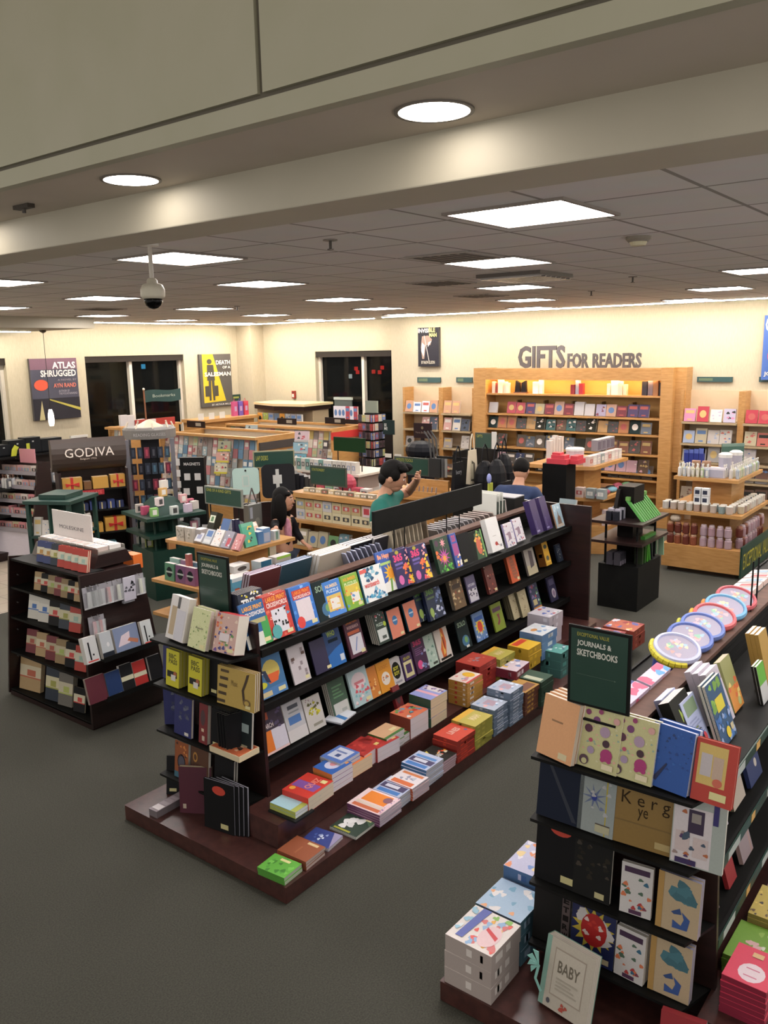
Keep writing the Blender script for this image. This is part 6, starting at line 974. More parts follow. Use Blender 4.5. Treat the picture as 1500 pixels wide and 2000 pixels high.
# things standing on the racks: gift wrap corner shelf, gift bags, boxes
e = empty('gift_wrap_shelf', (12.6, 12.4, 0), 'corner shelf of gift bags under the fire alarm', 'bookcase'); M = T(-12.6, -12.4, 0); zt_ = PX(600, 790, 12.7).z
b = MB(M); b.prism([(12.7, 11.9, zt_-.05), (12.6, 12.7, zt_-.05), (12.9, 13.6, zt_-.05), (13.6, 13.6, zt_-.05), (13.6, 11.9, zt_-.05)], (0, 0, .05), col('c8b48c', .5)); b.build('top', e)
b = MB(M); b.prism([(12.72, 11.92, zt_-.14), (12.62, 12.7, zt_-.14), (12.92, 13.6, zt_-.14), (13.55, 13.6, zt_-.14), (13.55, 11.92, zt_-.14)], (0, 0, .09), '2a1c18'); b.build('header', e)
b = MB(M); b.box((13.0, 11.95, 0), (13.5, 13.6, zt_-.14), 'a89478'); b.build('body', e); [MB(M).box((12.68, 11.95, z), (13.0, 13.5, z+.03), M_WOODH).build('shelf', e) for z in (zt_-.48, zt_-.9)]
gm = variants('gbag', 6, lambda i: plainbook('gb', i, .14, .24, .05, ['9ca0a0', '8c9c48', '5c6c7c', 'c88c38', '24242c', '8c8c94']))
place_row(gm, (12.72, 13.3, zt_-.45), (0, -1), 8, .165, 'gift_bag', 'gift bag in the upper row of the corner shelf, %s from left', 'gift bag', 'gift bags on the corner shelf', 6); place_row(gm, (12.72, 13.3, zt_-.87), (0, -1), 8, .165, 'gift_bag', 'gift bag in the lower row of the corner shelf, %s from left', 'gift bag', 'gift bags on the corner shelf', 7)
p = PY(457, 783, 14.5); q_ = PY(486, 769, 14.5)
b = MB(); b.box((p.x, 14.55, p.z), (q_.x, 14.58, q_.z), M_GREEN); b.box((p.x+.03, 14.548, p.z+.05), (p.x+.2, 14.55, p.z+.09), '8c9048'); tag(b.build('wall_sign'), 'small green wall sign above the pink and purple gift bags', 'sign')
for i, c in enumerate(('b04c78', '64509c', 'b83c50')): x = PY(457+i*10.5, 812, 13.4).x; z = PY(457, 811, 13.4).z; b = MB(T(x, 13.4, z-.02)); b.box((0, 0, 0), (.12, .08, .3), c); b.box((.03, -.002, .1), (.09, 0, .2), 'a890b0'); b.tube([(.03, .04, .3), (.06, .04, .36), (.09, .04, .3)], .004, c, n=5); tag(b.build('gift_bag'), '%s gift bag standing left of the column' % ['pink', 'purple', 'red'][i], 'gift bag')
z0 = PY(457, 811, 13.4).z-.02; e = empty('card_shelf', (PY(385, 815, 13.3).x, 13.2, 0), 'low wooden shelf under the left poster', 'bookcase'); MB().box((0, 0, z0-.06), (1.6, .6, z0), M_WOODH).build('top', e); MB().box((.05, .1, 0), (1.55, .6, z0-.06), M_WOOD).build('body', e)
for i, u in enumerate((391, 412, 433)): x = PY(u, 820, 13.2).x; b = MB(T(x, 13.25, z0)); b.box((0, 0, 0), (.14, .01, .13), 'c8c4bc'); tag(b.build('price_card'), 'small white card standing on the low shelf, %s from left' % ORD[i+1], 'card', 'white cards on the low shelf')
for i, (u, y) in enumerate(((236, 13.0), (250, 13.0), (270, 13.0), (292, 12.9))): x = PY(u, 830, y).x; b = MB(T(x, y, PY(u, 833, y).z)); b.box((0, 0, 0), (.15, .05, .2 if i < 2 else .13), 'c8c0bc'); tag(b.build('box'), 'white box on the shelf before the wide window, %s from left' % ORD[i+1], 'box', 'white boxes by the window')
x0_ = PY(236, 835, 13.0).x; zz_ = PY(240, 836, 13.0).z; e = empty('bookcase', (x0_, 13.0, 0), 'tall orange wood bookcase end beside the glasses spinner', 'bookcase'); MB().box((0, 0, 0), (1.3, .03, zz_), M_WOOD).build('end_panel', e); MB().box((0, .03, zz_-.04), (1.4, .5, zz_), M_WOODH).build('top', e); MB().box((.3, -.02, zz_-.02), (1.2, 0, zz_+.12), 'a03028').build('red_strip', e)
# sale books & spinners by the narrow window
p = PX(655, 818, 12.9); e = empty('book_display', (12.9, p.y, p.z), 'pile of magazines under a clear topped stand at the narrow window', 'display stand'); MB().box((0, -.55, -p.z), (.4, .1, 0), M_DARK).build('cabinet', e); MB().box((.1, -.35, .2), (.13, .1, .42), '4c5450').build('header', e); MB().box((.09, -.36, .38), (.14, .11, .43), 'a8b0a8').build('header_cap', e)
place_row(variants('mag', 5, lambda i: plainbook('mg', i, .12, .26, .03, ['b88c90', 'c8c4cc', 'c0b088', 'a03c48', 'b4a8a0'])), (12.88, p.y+.02, p.z+.001), (0, -1), 6, .1, 'magazine', 'magazine in the stand at the narrow window, %s from left', 'magazine', 'magazines at the narrow window', 8)
p = PX(728, 880, 12.4); zt_ = PX(728, 806, 12.4).z; e = empty('spinner_rack', T(12.4, p.y, 0), 'tall spinner of small red and black books before the narrow window', 'display stand'); MB().cyl((0, 0, 0), (0, 0, .04), .25, M_BLACK, n=20).build('base', e); MB().box((-.1, -.1, .04), (.1, .1, zt_), '1c1c1c').build('core', e); MB().box((-.02, -.14, zt_), (.02, .14, zt_+.22), '7c8478').build('header', e)
ms = variants('spb', 7, lambda i: plainbook('sp', i, .09, .13, .02, ['8c3838', '5c6c94', '2c2c38', 'a8a49c', '7c4c5c', '98a078', '382830']))
g = random.Random(4)
for r in range(8):
    for c in range(4):
        for f in range(2): inst(g.choice(ms), 'book', T(12.4, p.y, 0) @ RZ(R(-90*(f)-5)) @ T(-.2+c*.1, -.17, zt_-.16-r*.165), 'pocket book, row %d from top, %s across, %s of the spinner' % (r+1, ORD[c+1], ['right face', 'left face'][f]), 'book', 'pocket books on the spinner')
for (u, v0, v1, w_, c, lab) in ((748, 820, 848, .3, '1c2c2c', 'dark green hanging sign with white letters by the narrow window'), ):
    p = PX(u, v1, 12.2); q_ = PX(u, v0, 12.2); b = MB(T(12.2, p.y, p.z) @ RZ(R(-90))); b.box((0, 0, 0), (.26, .02, q_.z-p.z), c); b.text('SE\nME', (.03, -.002, .08), (.08, 0, 0), (0, 0, .12), 'c8ccc8'); b.box((.04, 0, -p.z), (.2, .03, 0), '181414'); tag(b.build('sign_stand'), lab, 'sign')
p = PX(752, 893, 12.0); [tag(MB(T(12.0, p.y-.22*i, p.z)).box((0, -.14, 0), (.01, 0, .07), 'c8c4bc').build('price_card'), 'white price card below the dark sign, %s' % ['left', 'right'][i], 'card') for i in range(2)]
# ---------------------------------------------------------------- pale centre tables
e = empty('display_table', (9.0, 7.6, 0), 'two-tier pale grey display table stacked with white boxes, beyond stationery', 'display table')
pa = PZ(655, 912, 1.15); pb = PZ(755, 920, 1.15)
M = T(-9.0, -7.6, 0); MB(M).box((9.2, 7.6, 1.1), (10.0, 9.0, 1.13), col('b8b0a4', .5)).build('table_top', e); MB(M).box((9.0, 7.2, .84), (10.1, 9.2, .87), col('a8a098', .5)).build('shelf', e); MB(M).box((9.35, 7.75, 0), (9.85, 8.85, 1.1), '8c7c74').build('pedestal', e)
place_row(variants('wb', 3, lambda i: smallbox(i, .08, .1, .17, ['c0bcb4', 'b4b0a8', '6c9088'], 'wb')), (9.24, 8.95, 1.131), (0, -1), 14, .09, 'white_box', 'white box on the pale table top, %s from left', 'box', 'white boxes on the pale table', 3)
place_row(variants('pkb', 5, lambda i: smallbox(i, .14, .12, .1, ['c0b8b4', 'b04858', 'a8989c', 'b88c64', '7c9c78'], 'pkb')), (9.03, 9.1, .871), (0, -1), 11, .165, 'gift_box', 'small pink or white box on the pale lower tier, %s from left', 'gift box', 'boxes on the pale lower tier', 9)
b = MB(T(9.0, 7.75, .97)); b.ell((.1, 0, .05), (.12, .16, .14), 'a8384c', 10, 8); tag(b.build('gift_bag'), 'round pink and red patterned bag on the pale lower tier', 'gift bag')
p = PX(652, 880, 9.5); q_ = PX(713, 880, 9.5); z1 = PX(652, 853, 9.5).z; sign_panel((9.5, p.y, p.z), R(-90), p.y-q_.y, z1-p.z, None, 'blank green sign on two posts above the pale table', frame='16301c', face=col('173018', .4), post=p.z-1.13)
# artists tools table
e = empty('artist_table', (9.0, 6.13, 0), 'light wood display table of artists tools right of the teal shirted person', 'display table'); MB().box((0, 0, .9), (.9, 1.15, .94), M_WOODH).build('table_top', e, bevel=.004); MB().box((.1, .1, 0), (.8, 1.05, .9), M_WOOD).build('cabinet', e)
b = MB(T(9.03, 6.16, .941)); b.box((0, 0, 0), (.35, .6, .03), M_WOODH); b.box((.3, 0, .03), (.34, .6, .2), M_WOODH); b.box((0, 0, .03), (.02, .6, .08), M_WOODH); tag(b.build('pen_tray'), 'sloping wooden pen tray on the artists tools table', 'tray')
g = random.Random(3)
for i in range(24): b = MB(T(9.08+.03*(i % 3), 6.19+.023*i, .975)); b.cyl((0, 0, 0), (.02, .0, .1), .006, g.choice(['a8a4ac', '7c7880', 'c0b8bc', '5c5460']), n=6); tag(b.build('pen'), 'pen standing in the wooden tray, %s from the right' % ORD[i+1], 'pen', 'pens in the wooden tray')
for i in range(6): b = MB(T(9.05+.1*(i % 2), 6.82+.06*i, .941)); b.box((0, 0, 0), (.08, .05, .12+.02*(i % 3)), ['a8b4b4', '8ca0a8', 'b0aca4'][i % 3]); tag(b.build('box'), 'small pale box left of the pen tray, %s' % ORD[i+1], 'box', 'boxes by the pen tray')
p = PX(770, 925, 9.35); q_ = PX(838, 925, 9.35); z1 = PX(800, 893, 9.35).z; sign_panel((9.35, p.y, p.z), R(-90), p.y-q_.y, z1-p.z, 'ARTISTS TOOLS', 'green Artists Tools sign behind the teal shirted person', post=max(.05, p.z-.95), trect=(.05, .74, .55, .9))
for i in range(3): p = PX(838+i*4, 932, 9.3); b = MB(T(9.3+.03*i, p.y, p.z)); b.box((0, -.18, 0), (.02, 0, .26), ['2c2c2c', '4c4c4c', '8c8c88'][i]); b.tube([(.01, -.03, .26), (.01, -.0, .52), (.01, .08, .62)], .012, '3c3c3c', n=5); tag(b.build('tote_bag'), 'grey tote bag with long handles right of the sign, %s' % ORD[i+1], 'bag', 'grey tote bags')
p = PX(822, 880, 11.8); b = MB(T(11.8, p.y, p.z)); b.ell((0, 0, 0), (.2, .3, .18), '15161c', 12, 8); b.box((-.12, -.2, -p.z), (.12, .2, -.05), '15161c'); tag(b.build('backpack'), 'rounded navy backpack top before the left wall shelves', 'bag')
p = PX(808, 855, 12.2); q_ = PX(842, 855, 12.2); z1 = PX(808, 826, 12.2).z; e = empty('brand_sign', T(12.2, p.y, p.z) @ RZ(R(-90)), 'dark brown square sign with faint gold lettering before the wall shelves', 'sign'); w_ = p.y-q_.y; h = z1-p.z
MB().box((0, 0, 0), (w_, .03, h), '2a1c1e').build('board', e); b = MB(); b.art((0, 0, 0), (w_, 0, 0), (0, 0, h), (0, -1, 0), [('T', 'Vera Bradley', .1, .28, .88, .45, '7c6c60', 0), ('E', .5, .7, .07, .1, '6c6048')], .001); b.build('lettering', e); MB().box((w_*.4, 0, -p.z), (w_*.55, .04, 0), '1c1618').build('post', e)
# ---------------------------------------------------------------- black tote and backpack rack
e = empty('tote_rack', (8.97, 5.7, 0), 'black metal rack hung with tote bags and backpacks', 'rack'); b = MB(); b.box((0, .1, 1.56), (1.02, .14, 1.6), M_BLACK); b.box((0, -.2, 1.5), (.02, .4, 1.53), M_BLACK); b.box((1.0, -.25, 1.5), (1.02, .35, 1.53), M_BLACK); b.build('top_rail', e)
MB().box((-.02, .1, 0), (1.04, .14, 1.56), M_BLACK).build('back_panel', e); MB().box((-.05, -.3, 0), (1.07, .4, .08), M_BLACK).build('base', e)
def bag(u, v, y, w_, h, c, lab, name='tote_bag', art=None, rnd=0):
    x = xof(u, y, 1.2); z = PY(u, v, y).z; e = empty(name, (x, y, z), lab, 'bag')
    if rnd: b = MB(); b.ell((w_/2, 0, h/2), (w_/2, .12, h/2), c, 12, 8); b.box((w_*.12, -.14, h*.1), (w_*.88, -.02, h*.5), c); b.build('body', e, smooth=False); b = MB(); b.box((w_*.4, -.145, h*.2), (w_*.55, -.14, h*.3), '5c5c60'); b.build('label', e)
    else: b = MB(); b.hexa([(.0, -.03, 0), (w_, -.03, 0), (w_, .03, 0), (0, .03, 0), (w_*.08, -.008, h), (w_*.92, -.008, h), (w_*.92, .008, h), (w_*.08, .008, h)], c); b.build('body', e)
    b = MB(); b.tube([(w_*.25, 0, h*.95), (w_*.35, 0, h+.14), (w_*.5, .0, h+.2), (w_*.65, 0, h+.14), (w_*.75, 0, h*.95)], .008, c, n=5); b.build('handle', e)
    if art: b = MB(); b.art((0, -.032, 0), (w_, 0, 0), (0, .02, h), (0, -1, .0), art, .001); b.build('print', e)
bag(884, 962, 5.55, .25, .36, '131316', 'black tote bag with faint white script', art=[('T', 'Ivory', .2, .55, .7, .75, '8c8c90', 0)]); bag(914, 946, 5.5, .2, .42, 'c8bca4', 'cream canvas tote bag printed with black letters', art=[('P', [(.1, .1), (.6, .05), (.65, .6), (.3, .7)], '4c483c'), ('R', .15, .15, .45, .6, 'b0a890')])
bag(933, 980, 5.35, .34, .5, '141417', 'black backpack beside the cream tote', 'backpack', rnd=1); bag(958, 985, 5.2, .3, .55, '18181b', 'black and yellow trimmed backpack behind the navy shirt', 'backpack', rnd=1); bag(975, 960, 5.5, .25, .5, '16161a', 'tall black bag at the right of the rack', 'backpack', rnd=1)
p = PY(958, 968, 4.95); b = MB(T(p.x, 4.97, p.z)); b.box((0, 0, 0), (.09, .02, .14), 'a8b040'); b.ell((.0, 0, .2), (.03, .03, .06), '8c94c8', 8, 6); tag(b.build('key_tag'), 'yellow green tag with a lilac charm on the black backpack', 'tag')
p = PX(928, 880, 9.3); q_ = PX(960, 880, 9.3); sign_panel((9.3, p.y, 1.62), R(-90), p.y-q_.y, .2, 'GIFTS', 'green sign standing on the tote rack', face=col('2c4438', .4), trect=(.1, .7, .45, .88)); b = MB(T(9.3, q_.y, 1.62)); b.box((0, -.07, 0), (.01, 0, .22), 'c8c4bc'); tag(b.build('price_card'), 'white card right of the green sign on the tote rack', 'card')
p = PY(955, 1000, 4.9); b = MB(); b.ell((p.x, 4.95, p.z), (.11, .1, .1), '501c28', 10, 8); b.box((p.x-.1, 4.85, 0), (p.x+.1, 5.05, p.z-.08), M_BLACK); tag(b.build('cap_stand'), 'dark red rounded cap below the backpacks', 'cap')
# ---------------------------------------------------------------- black book light kiosk
e = empty('black_kiosk', (8.68, 3.26, 0), 'square black kiosk of green and black reading lights, beyond central rack', 'display stand'); M = T(-8.68, -3.26, 0)
MB(M).box((8.68, 3.26, 0), (9.36, 3.72, .5), M_BLACK).build('base', e, bevel=.003); b = MB(M); b.box((8.9, 3.42, .5), (9.2, 3.6, 1.35), '120e0d'); [b.box((x, y, .5), (x+.02, y+.02, 1.0), M_BLACK) for x in (8.74, 9.28) for y in (3.3, 3.66)]; b.build('column', e)
for z in (.78, 1.0): b = MB(M); b.box((8.6, 3.2, z-.03), (9.42, 3.8, z), M_DARK); b.build('tier_shelf', e, bevel=.003)
b = MB(M); b.prism([(8.72, 3.56, 1.0), (9.34, 3.56, 1.0), (9.34, 3.56, 1.32), (8.85, 3.56, 1.32)], (0, .04, 0), '181311'); b.build('header', e)
for i in range(9): x = 8.76+i*.06; b = MB(); b.hexa([(x, 3.24, 1.003), (x+.035, 3.24, 1.003), (x+.035, 3.28, 1.003), (x, 3.28, 1.003), (x+.1, 3.46, 1.2), (x+.135, 3.46, 1.2), (x+.135, 3.5, 1.2), (x+.1, 3.5, 1.2)], '2f7a1e'); b.box((x+.095, 3.455, 1.2), (x+.14, 3.5, 1.24), '6c9c50'); tag(b.build('reading_light'), 'bright green reading light leaning on the black kiosk, %s from left' % ORD[i+1], 'reading light', 'green reading lights')
for i, (x, c, h) in enumerate(((8.95, '7c9468', .15), (9.05, '6c8858', .15), (9.17, '2c4c74', .16), (9.28, '8ca05c', .13))): b = MB(T(x, 3.5, 1.16)); b.box((0, 0, 0), (.09, .03, h), M_CLEAR); b.box((.02, .005, .02), (.07, .025, h-.03), c); tag(b.build('blister_pack'), 'clear pack above the green lights, %s from left' % ORD[i+1], 'pack', 'clear packs on the black kiosk')
for i in range(8): b = MB(T(8.66+(i % 4)*.055, 3.5+.08*(i//4), 1.002)); b.box((0, 0, 0), (.045, .06, .1+.02*(i % 2)), ['24242c', '9c98a4'][i % 2]); tag(b.build('small_box'), 'small boxed light on the left of the kiosk\'s upper tier, %s' % ORD[i+1], 'box', 'boxed lights upper tier')
for i in range(6): b = MB(T(8.66+(i % 3)*.06, 3.46+.09*(i//3), .502)); b.box((0, 0, 0), (.05, .07, .14), '3a3840'); b.box((.005, -.001, .0), (.045, 0, .05), '8c8490'); tag(b.build('small_box'), 'grey boxed light on the kiosk base, %s' % ORD[i+1], 'box', 'boxed lights on the base')
for i in range(5): x = 8.85+i*.075; b = MB(T(x, 3.28, .502) @ RY(R([-2, 3, 0, -12, -14][i]))); b.box((0, 0, 0), (.03, .09, .2), ['28381f', '28541c', '3c8c24', '3c8c24', '24242c'][i]); tag(b.build('reading_light'), 'upright %s light on the kiosk base, %s from left' % ('green' if i in (1, 2, 3) else 'dark', ORD[i+1]), 'reading light')
b = MB(T(8.85, 3.26, .782)); b.box((0, 0, 0), (.34, .05, .035), '2c6c20'); tag(b.build('reading_light'), 'green reading light lying on the middle tier of the kiosk', 'reading light')
for i in range(2): b = MB(T(9.4, 3.24+.08*i, .502) @ RY(R(-6))); b.box((0, 0, 0), (.02, .06, .22), '8cac8c'); tag(b.build('reading_light'), 'pale green pack at the right edge of the kiosk base, %s' % ['front', 'back'][i], 'pack')
# ---------------------------------------------------------------- black box stand, wooden round-up table behind
e = empty('black_pedestal', (10.5, 5.0, 0), 'tall slim black pedestal topped with red boxes', 'pedestal'); MB().box((0, 0, 0), (.3, .36, 1.3), col('0c0c0d', .6)).build('body', e, bevel=.003)
for i, (x, y, z, w_, d, h) in enumerate(((.0, .0, 0, .2, .3, .07), (.02, .04, .07, .16, .2, .05), (.1, -.12, .0, .25, .13, .06), (.12, -.1, .06, .2, .1, .05), (.05, .12, .12, .12, .12, .03))): b = MB(T(10.5+x, 5.0+y, 1.301+z)); b.box((0, 0, 0), (w_, d, h), 'c03c48'); tag(b.build('red_box'), 'coral red box on the black pedestal, %s' % ['large lower', 'middle', 'right lower', 'right upper', 'small topmost'][i], 'box')
e = empty('gift_table', (10.95, 4.85, 0), 'angular light wood table of white gifts before the lit bookcase', 'display table'); M = T(-10.95, -4.85, 0)
for (x0, y0, x1, y1, z, n) in ((10.98, 4.88, 12.4, 5.9, 1.2, 'table_top'), (10.9, 4.7, 12.3, 6.0, .78, 'shelf'), (10.8, 4.6, 12.2, 6.05, .4, 'base_box')):
    c = .18; b = MB(M); b.prism([(x0+c*.3, y1, z-(.05 if n != 'base_box' else z)), (x0, y0+c*2, z-(.05 if n != 'base_box' else z)), (x0+c, y0, z-(.05 if n != 'base_box' else z)), (x1, y0, z-(.05 if n != 'base_box' else z)), (x1, y1, z-(.05 if n != 'base_box' else z))], (0, 0, .05 if n != 'base_box' else z), M_WOODH); b.build(n, e)
MB(M).box((11.3, 5.1, .4), (11.9, 5.7, 1.15), M_WOOD).build('pedestal', e)
ms = variants('wgift', 5, lambda i: smallbox(i, .12, .1, .14, ['c8b8b8', 'c8c4c0', '8c9494', 'c0aca4', 'b8b0b4'], 'wg'))
place_row(ms, (11.15, 4.95, 1.201), (1, 0), 9, .13, 'gift_box', 'white gift box along the front of the angular table, %s from left', 'gift box', 'white gift boxes on the angular table', 11)
e = empty('round_tin', (11.3, 5.25, 1.2), 'round white tin with a pinkish side, centre of the angular table', 'tin'); MB().lathe([(.13, 0), (.13, .2)], 'c0a8ac', n=20).build('body', e); MB().lathe([(.135, .2), (.135, .23), (.12, .24)], 'd8d4d0', n=20).build('lid', e)
for i in range(5): b = MB(T(11.12+.09*i, 5.55, 1.201)); b.box((0, 0, 0), (.07, .07, .34+.03*(i % 3)), 'c4b8b0'); tag(b.build('candle_box'), 'tall slim white box at the back of the angular table, %s' % ORD[i+1], 'box', 'tall slim white boxes')
for i in range(4): b = MB(T(11.75+.16*i, 5.1, 1.345)); b.box((0, 0, 0), (.15, .1, .16), '7c7880'); b.box((.02, -.002, .02), (.13, 0, .14), '5c5460'); b.box((0, 0, .16), (.15, .1, .17), 'b0b0b0'); tag(b.build('glass_box'), 'grey glass box, %s from left on the angular table' % ORD[i+1], 'box', 'grey glass boxes')
place_row(variants('scarf', 6, lambda i: MB().ell((0, 0, .035), (.13, .07, .04), ['1c1c20', '7c2c44', 'c86858', '5c8ca0', '3c6c48', 'b898a8'][i], 10, 6).mesh('purse')), (11.1, 4.8, .781), (1, 0), 9, .13, 'purse', 'small coloured purse on the middle tier, %s from left', 'purse', 'purses on the middle tier', 5, depth=.08)
place_row(ms, (10.95, 4.75, .781), (0, 1), 3, .16, 'gift_box', 'white box at the left end of the middle tier, %s', 'gift box', None, 12, yaw=-180)
for i in range(6): b = MB(T(11.0+.1*i, 4.62, .401)); b.box((0, 0, 0), (.09, .06, .22-.03*(i % 2)), ['a89898', '8c7c88', 'b0a8a4'][i % 3]); tag(b.build('gift_box'), 'pale gift box on the base of the angular table, %s' % ORD[i+1], 'gift box')
# ---------------------------------------------------------------- wooden lotion island
e = empty('lotion_island', (10.6, 2.7, 0), 'square light wood island of lotions and candles at right', 'display table'); M = T(-10.6, -2.7, 0)
MB(M).box((10.68, 2.78, 0), (11.95, 3.62, .06), '3c2818').build('plinth', e); MB(M).box((10.6, 2.7, .06), (12.0, 3.68, .36), M_WOODH).build('base_box', e, bevel=.004)
for (x0, y0, x1, y1, z) in ((10.62, 2.72, 11.95, 3.75, .8), (10.88, 2.85, 12.05, 3.66, 1.2)): MB(M).box((x0, y0, z-.045), (x1, y1, z), M_WOODH).build('shelf' if z < 1 else 'table_top', e, bevel=.004)
MB(M).box((11.15, 3.0, .36), (11.75, 3.5, 1.155), M_WOOD).build('pedestal', e)
b = MB(); b.box((10.58, 2.68, .03), (12.0, 2.7, .42), M_GSIGN); b.text('EXCEPTIONAL VALUE', (10.66, 2.678, .12), (1.3, 0, 0), (0, 0, .2), 'b8ac3c', .0); tag(b.build('banner'), 'green banner with yellow lettering along the lotion island base', 'banner')
cbt = variants('lot', 5, lambda i: bottle(i, .022, .17, ['b8b49c', '9cac84', 'c0bcb8', 'a0a8b0', 'c8c4c4']))
for j in range(3): place_row(cbt, (10.93+.07*j, 3.6, 1.201), (0, -1), 7-j, .058+.01*j, 'lotion_bottle', 'lotion bottle, %s from left, '+['front', 'second', 'third'][j]+' row of the island top', 'lotion bottle', 'lotion bottles on the island top', 21+j)
for j in range(3): place_row(cbt, (11.0, 2.9+.08*j, 1.201), (1, 0), 12, .085, 'lotion_bottle', 'lotion bottle, %s from the corner, '+['right edge', 'inner', 'innermost'][j]+' line of the island top', 'lotion bottle', 'lotion bottles along the island', 31+j)
for i, (x, y) in enumerate(((11.15, 3.1), (11.45, 3.05))): e = empty('glass_canister', (x, y, 1.2), 'tall white glass canister, %s of two on the island top' % ['left', 'right'][i], 'canister'); MB().lathe([(.075, 0), (.08, .25)], '9c98a4', n=18).build('jar', e); MB().lathe([(.083, .25), (.083, .29), (.05, .31)], 'd0ccc8', n=18).build('lid', e)
b = MB(T(10.98, 3.05, 1.201)); b.box((0, 0, 0), (.12, .28, .12), 'a0a0b0'); b.box((-.002, 0, .1), (.12, .28, .125), 'd0ccd4'); tag(b.build('gift_box'), 'long lilac box among the lotion bottles', 'gift box')
for i in range(4): b = MB(T(11.2, 3.42+.065*i-.0, 1.201)); b.box((0, -.03, 0), (.06, .03, .34-.01*i), '182878'); b.box((-.001, -.03, .27), (.06, .03, .34-.01*i), '4c5ca0'); tag(b.build('lotion_box'), 'tall royal blue box on the island top, %s' % ORD[i+1], 'box', 'royal blue boxes')
for i in range(2): b = MB(T(11.02, 3.38-.13*i, 1.3)); b.box((0, 0, 0), (.05, .1, .1), 'a07c64'); b.box((-.001, .02, .03), (0, .08, .08), '8c6c50'); b.box((0, 0, -.099), (.05, .1, 0), 'b0a890'); tag(b.build('soap_box'), 'tan topped soap box among bottles, %s' % ['left', 'right'][i], 'box')
sp = PX(1410, 885, 11.6); sq = PX(1437, 860, 11.6); b = MB(T(11.6, sp.y, 1.25) @ RZ(R(-50))); b.box((0, 0, 0), (.3, .02, .32), '3c5c50'); b.box((.0, -.003, .28), (.3, 0, .32), '6c8478'); tag(b.build('display_sign'), 'grey green tilted sign standing behind the lotion bottles', 'sign')
cds = variants('cand', 6, lambda i: (MB().lathe([(.035, 0), (.04, .01), (.04, .085), (.036, .09)], ['a89c84', 'b4b0a8', '2c3050', '9c8478', '7c8c8c', 'b0a094'][i], n=12).lathe([(.042, .09), (.042, .1)], 'c8c4bc', n=12)).mesh('candle'))
for j in range(2): place_row(cds, (10.68+.1*j, 3.68, .801), (0, -1), 9, .1, 'candle', 'jar candle, %s from left, '+['front', 'second'][j]+' row of middle tier', 'candle', 'candles on the middle tier', 41+j); place_row(cds, (10.8, 2.78+.1*j, .801), (1, 0), 10, .11, 'candle', 'jar candle, %s from the corner, '+['edge', 'inner'][j]+' line of middle tier', 'candle', 'candles along the middle tier', 45+j)
for i in range(4): b = MB(T(10.7, 3.25-.095*(i % 2), .9+.1*(i//2))); b.box((0, 0, 0), (.09, .085, .095), 'c8c8c8'); b.box((-.001, .015, .02), (0, .07, .07), '24283c'); tag(b.build('candle_box'), 'white cube box with dark print, %s %s on the island' % (['lower', 'upper'][i//2], ['left', 'right'][i % 2]), 'box')
jars = variants('jar', 6, lambda i: (MB().lathe([(.04, 0), (.045, .01), (.045, .1), (.035, .11)], ['6c3018', '7c4028', '5c2418', '9c7c84', 'a08890', '8c7078'][i], n=12).lathe([(.03, .11), (.038, .115), (.03, .14)], ['a07858', 'b08c70', '8c5c48', 'b8a4a8', 'b8a4a8', 'a8949c'][i], n=10)).mesh('candle_jar'))
for lv in range(2):
    place_row(jars[:3], (10.68, 3.6, .361+.142*lv), (0, -1), 4, .1, 'candle_jar', 'amber candle jar, %s from left, '+['lower', 'upper'][lv]+' layer on the island base', 'candle', 'amber jars', 50+lv)
    place_row(jars[3:], (10.68, 3.18, .361+.142*lv), (0, -1), 4, .1, 'candle_jar', 'lilac grey candle jar, %s from left, '+['lower', 'upper'][lv]+' layer on island base', 'candle', 'lilac jars', 60+lv)
    place_row(jars[2:], (10.8, 2.78, .361+.142*lv), (1, 0), 10, .11, 'candle_jar', 'dark patterned candle jar, %s from the corner, '+['lower', 'upper'][lv]+' layer', 'candle', 'patterned jars', 70+lv)
b = MB(T(10.7, 3.55, .645)); b.ell((0, 0, .04), (.07, .07, .05), 'c0b09c', 12, 8); tag(b.build('candle_jar'), 'cream lidded crock at the left of the island base', 'candle')
# ---------------------------------------------------------------- lit bookcase on the gift wall
XF = 13.05; yl, yr = PX(925, 721, XF).y, PX(1337, 718, XF).y; ztop = PX(1316, 718, XF).z
zi = PX(1000, 742, XF).z; yli, yri = PX(948, 800, XF).y, PX(1290, 760, XF).y
e = empty('lit_bookcase', (XF, yr, 0), 'large oak bookcase with a lit top shelf under the gift sign', 'bookcase'); M = T(-XF, -yr, 0); yrp = PX(1316, 718, XF).y
MB(M).box((XF, yli, 0), (XG, yl, ztop), M_WOOD).build('side_post', e, bevel=.003); MB(M).box((XF, yrp, 0), (XG, yri, ztop), M_WOOD).build('side_post', e, bevel=.003); MB(M).box((XF+.12, yr, .9), (XG, yrp, ztop), M_WOOD).build('side_return', e)
b = MB(M); b.box((XF, yri, zi), (XF+.035, yli, ztop-.01), M_WOODH); b.box((XF+.035, yri, ztop-.04), (XG-.02, yli, ztop-.01), M_WOODH); b.build('header', e); MB(M).box((XG-.04, yri, 0), (XG-.01, yli, zi), col('b89054', .6)).build('back_panel', e)
MB(M).box((XF+.1, yri, .05), (XG-.04, yli, .3), M_WOOD).build('base', e)
for i in range(1, 6): y = yri+(yli-yri)*i/6; MB(M).box((XF+.2, y-.012, .3), (XG-.04, y+.012, zi-.36), col('6c5028', .6)).build('divider', e)
ZS = [PX(1200, v, XF+.03).z for v in (772, 815, 847, 885, 922)]+[.75, .5]
for z in ZS: MB(M).box((XF+.03, yri, z-.03), (XG-.04, yli, z), M_WOODH).build('shelf', e)
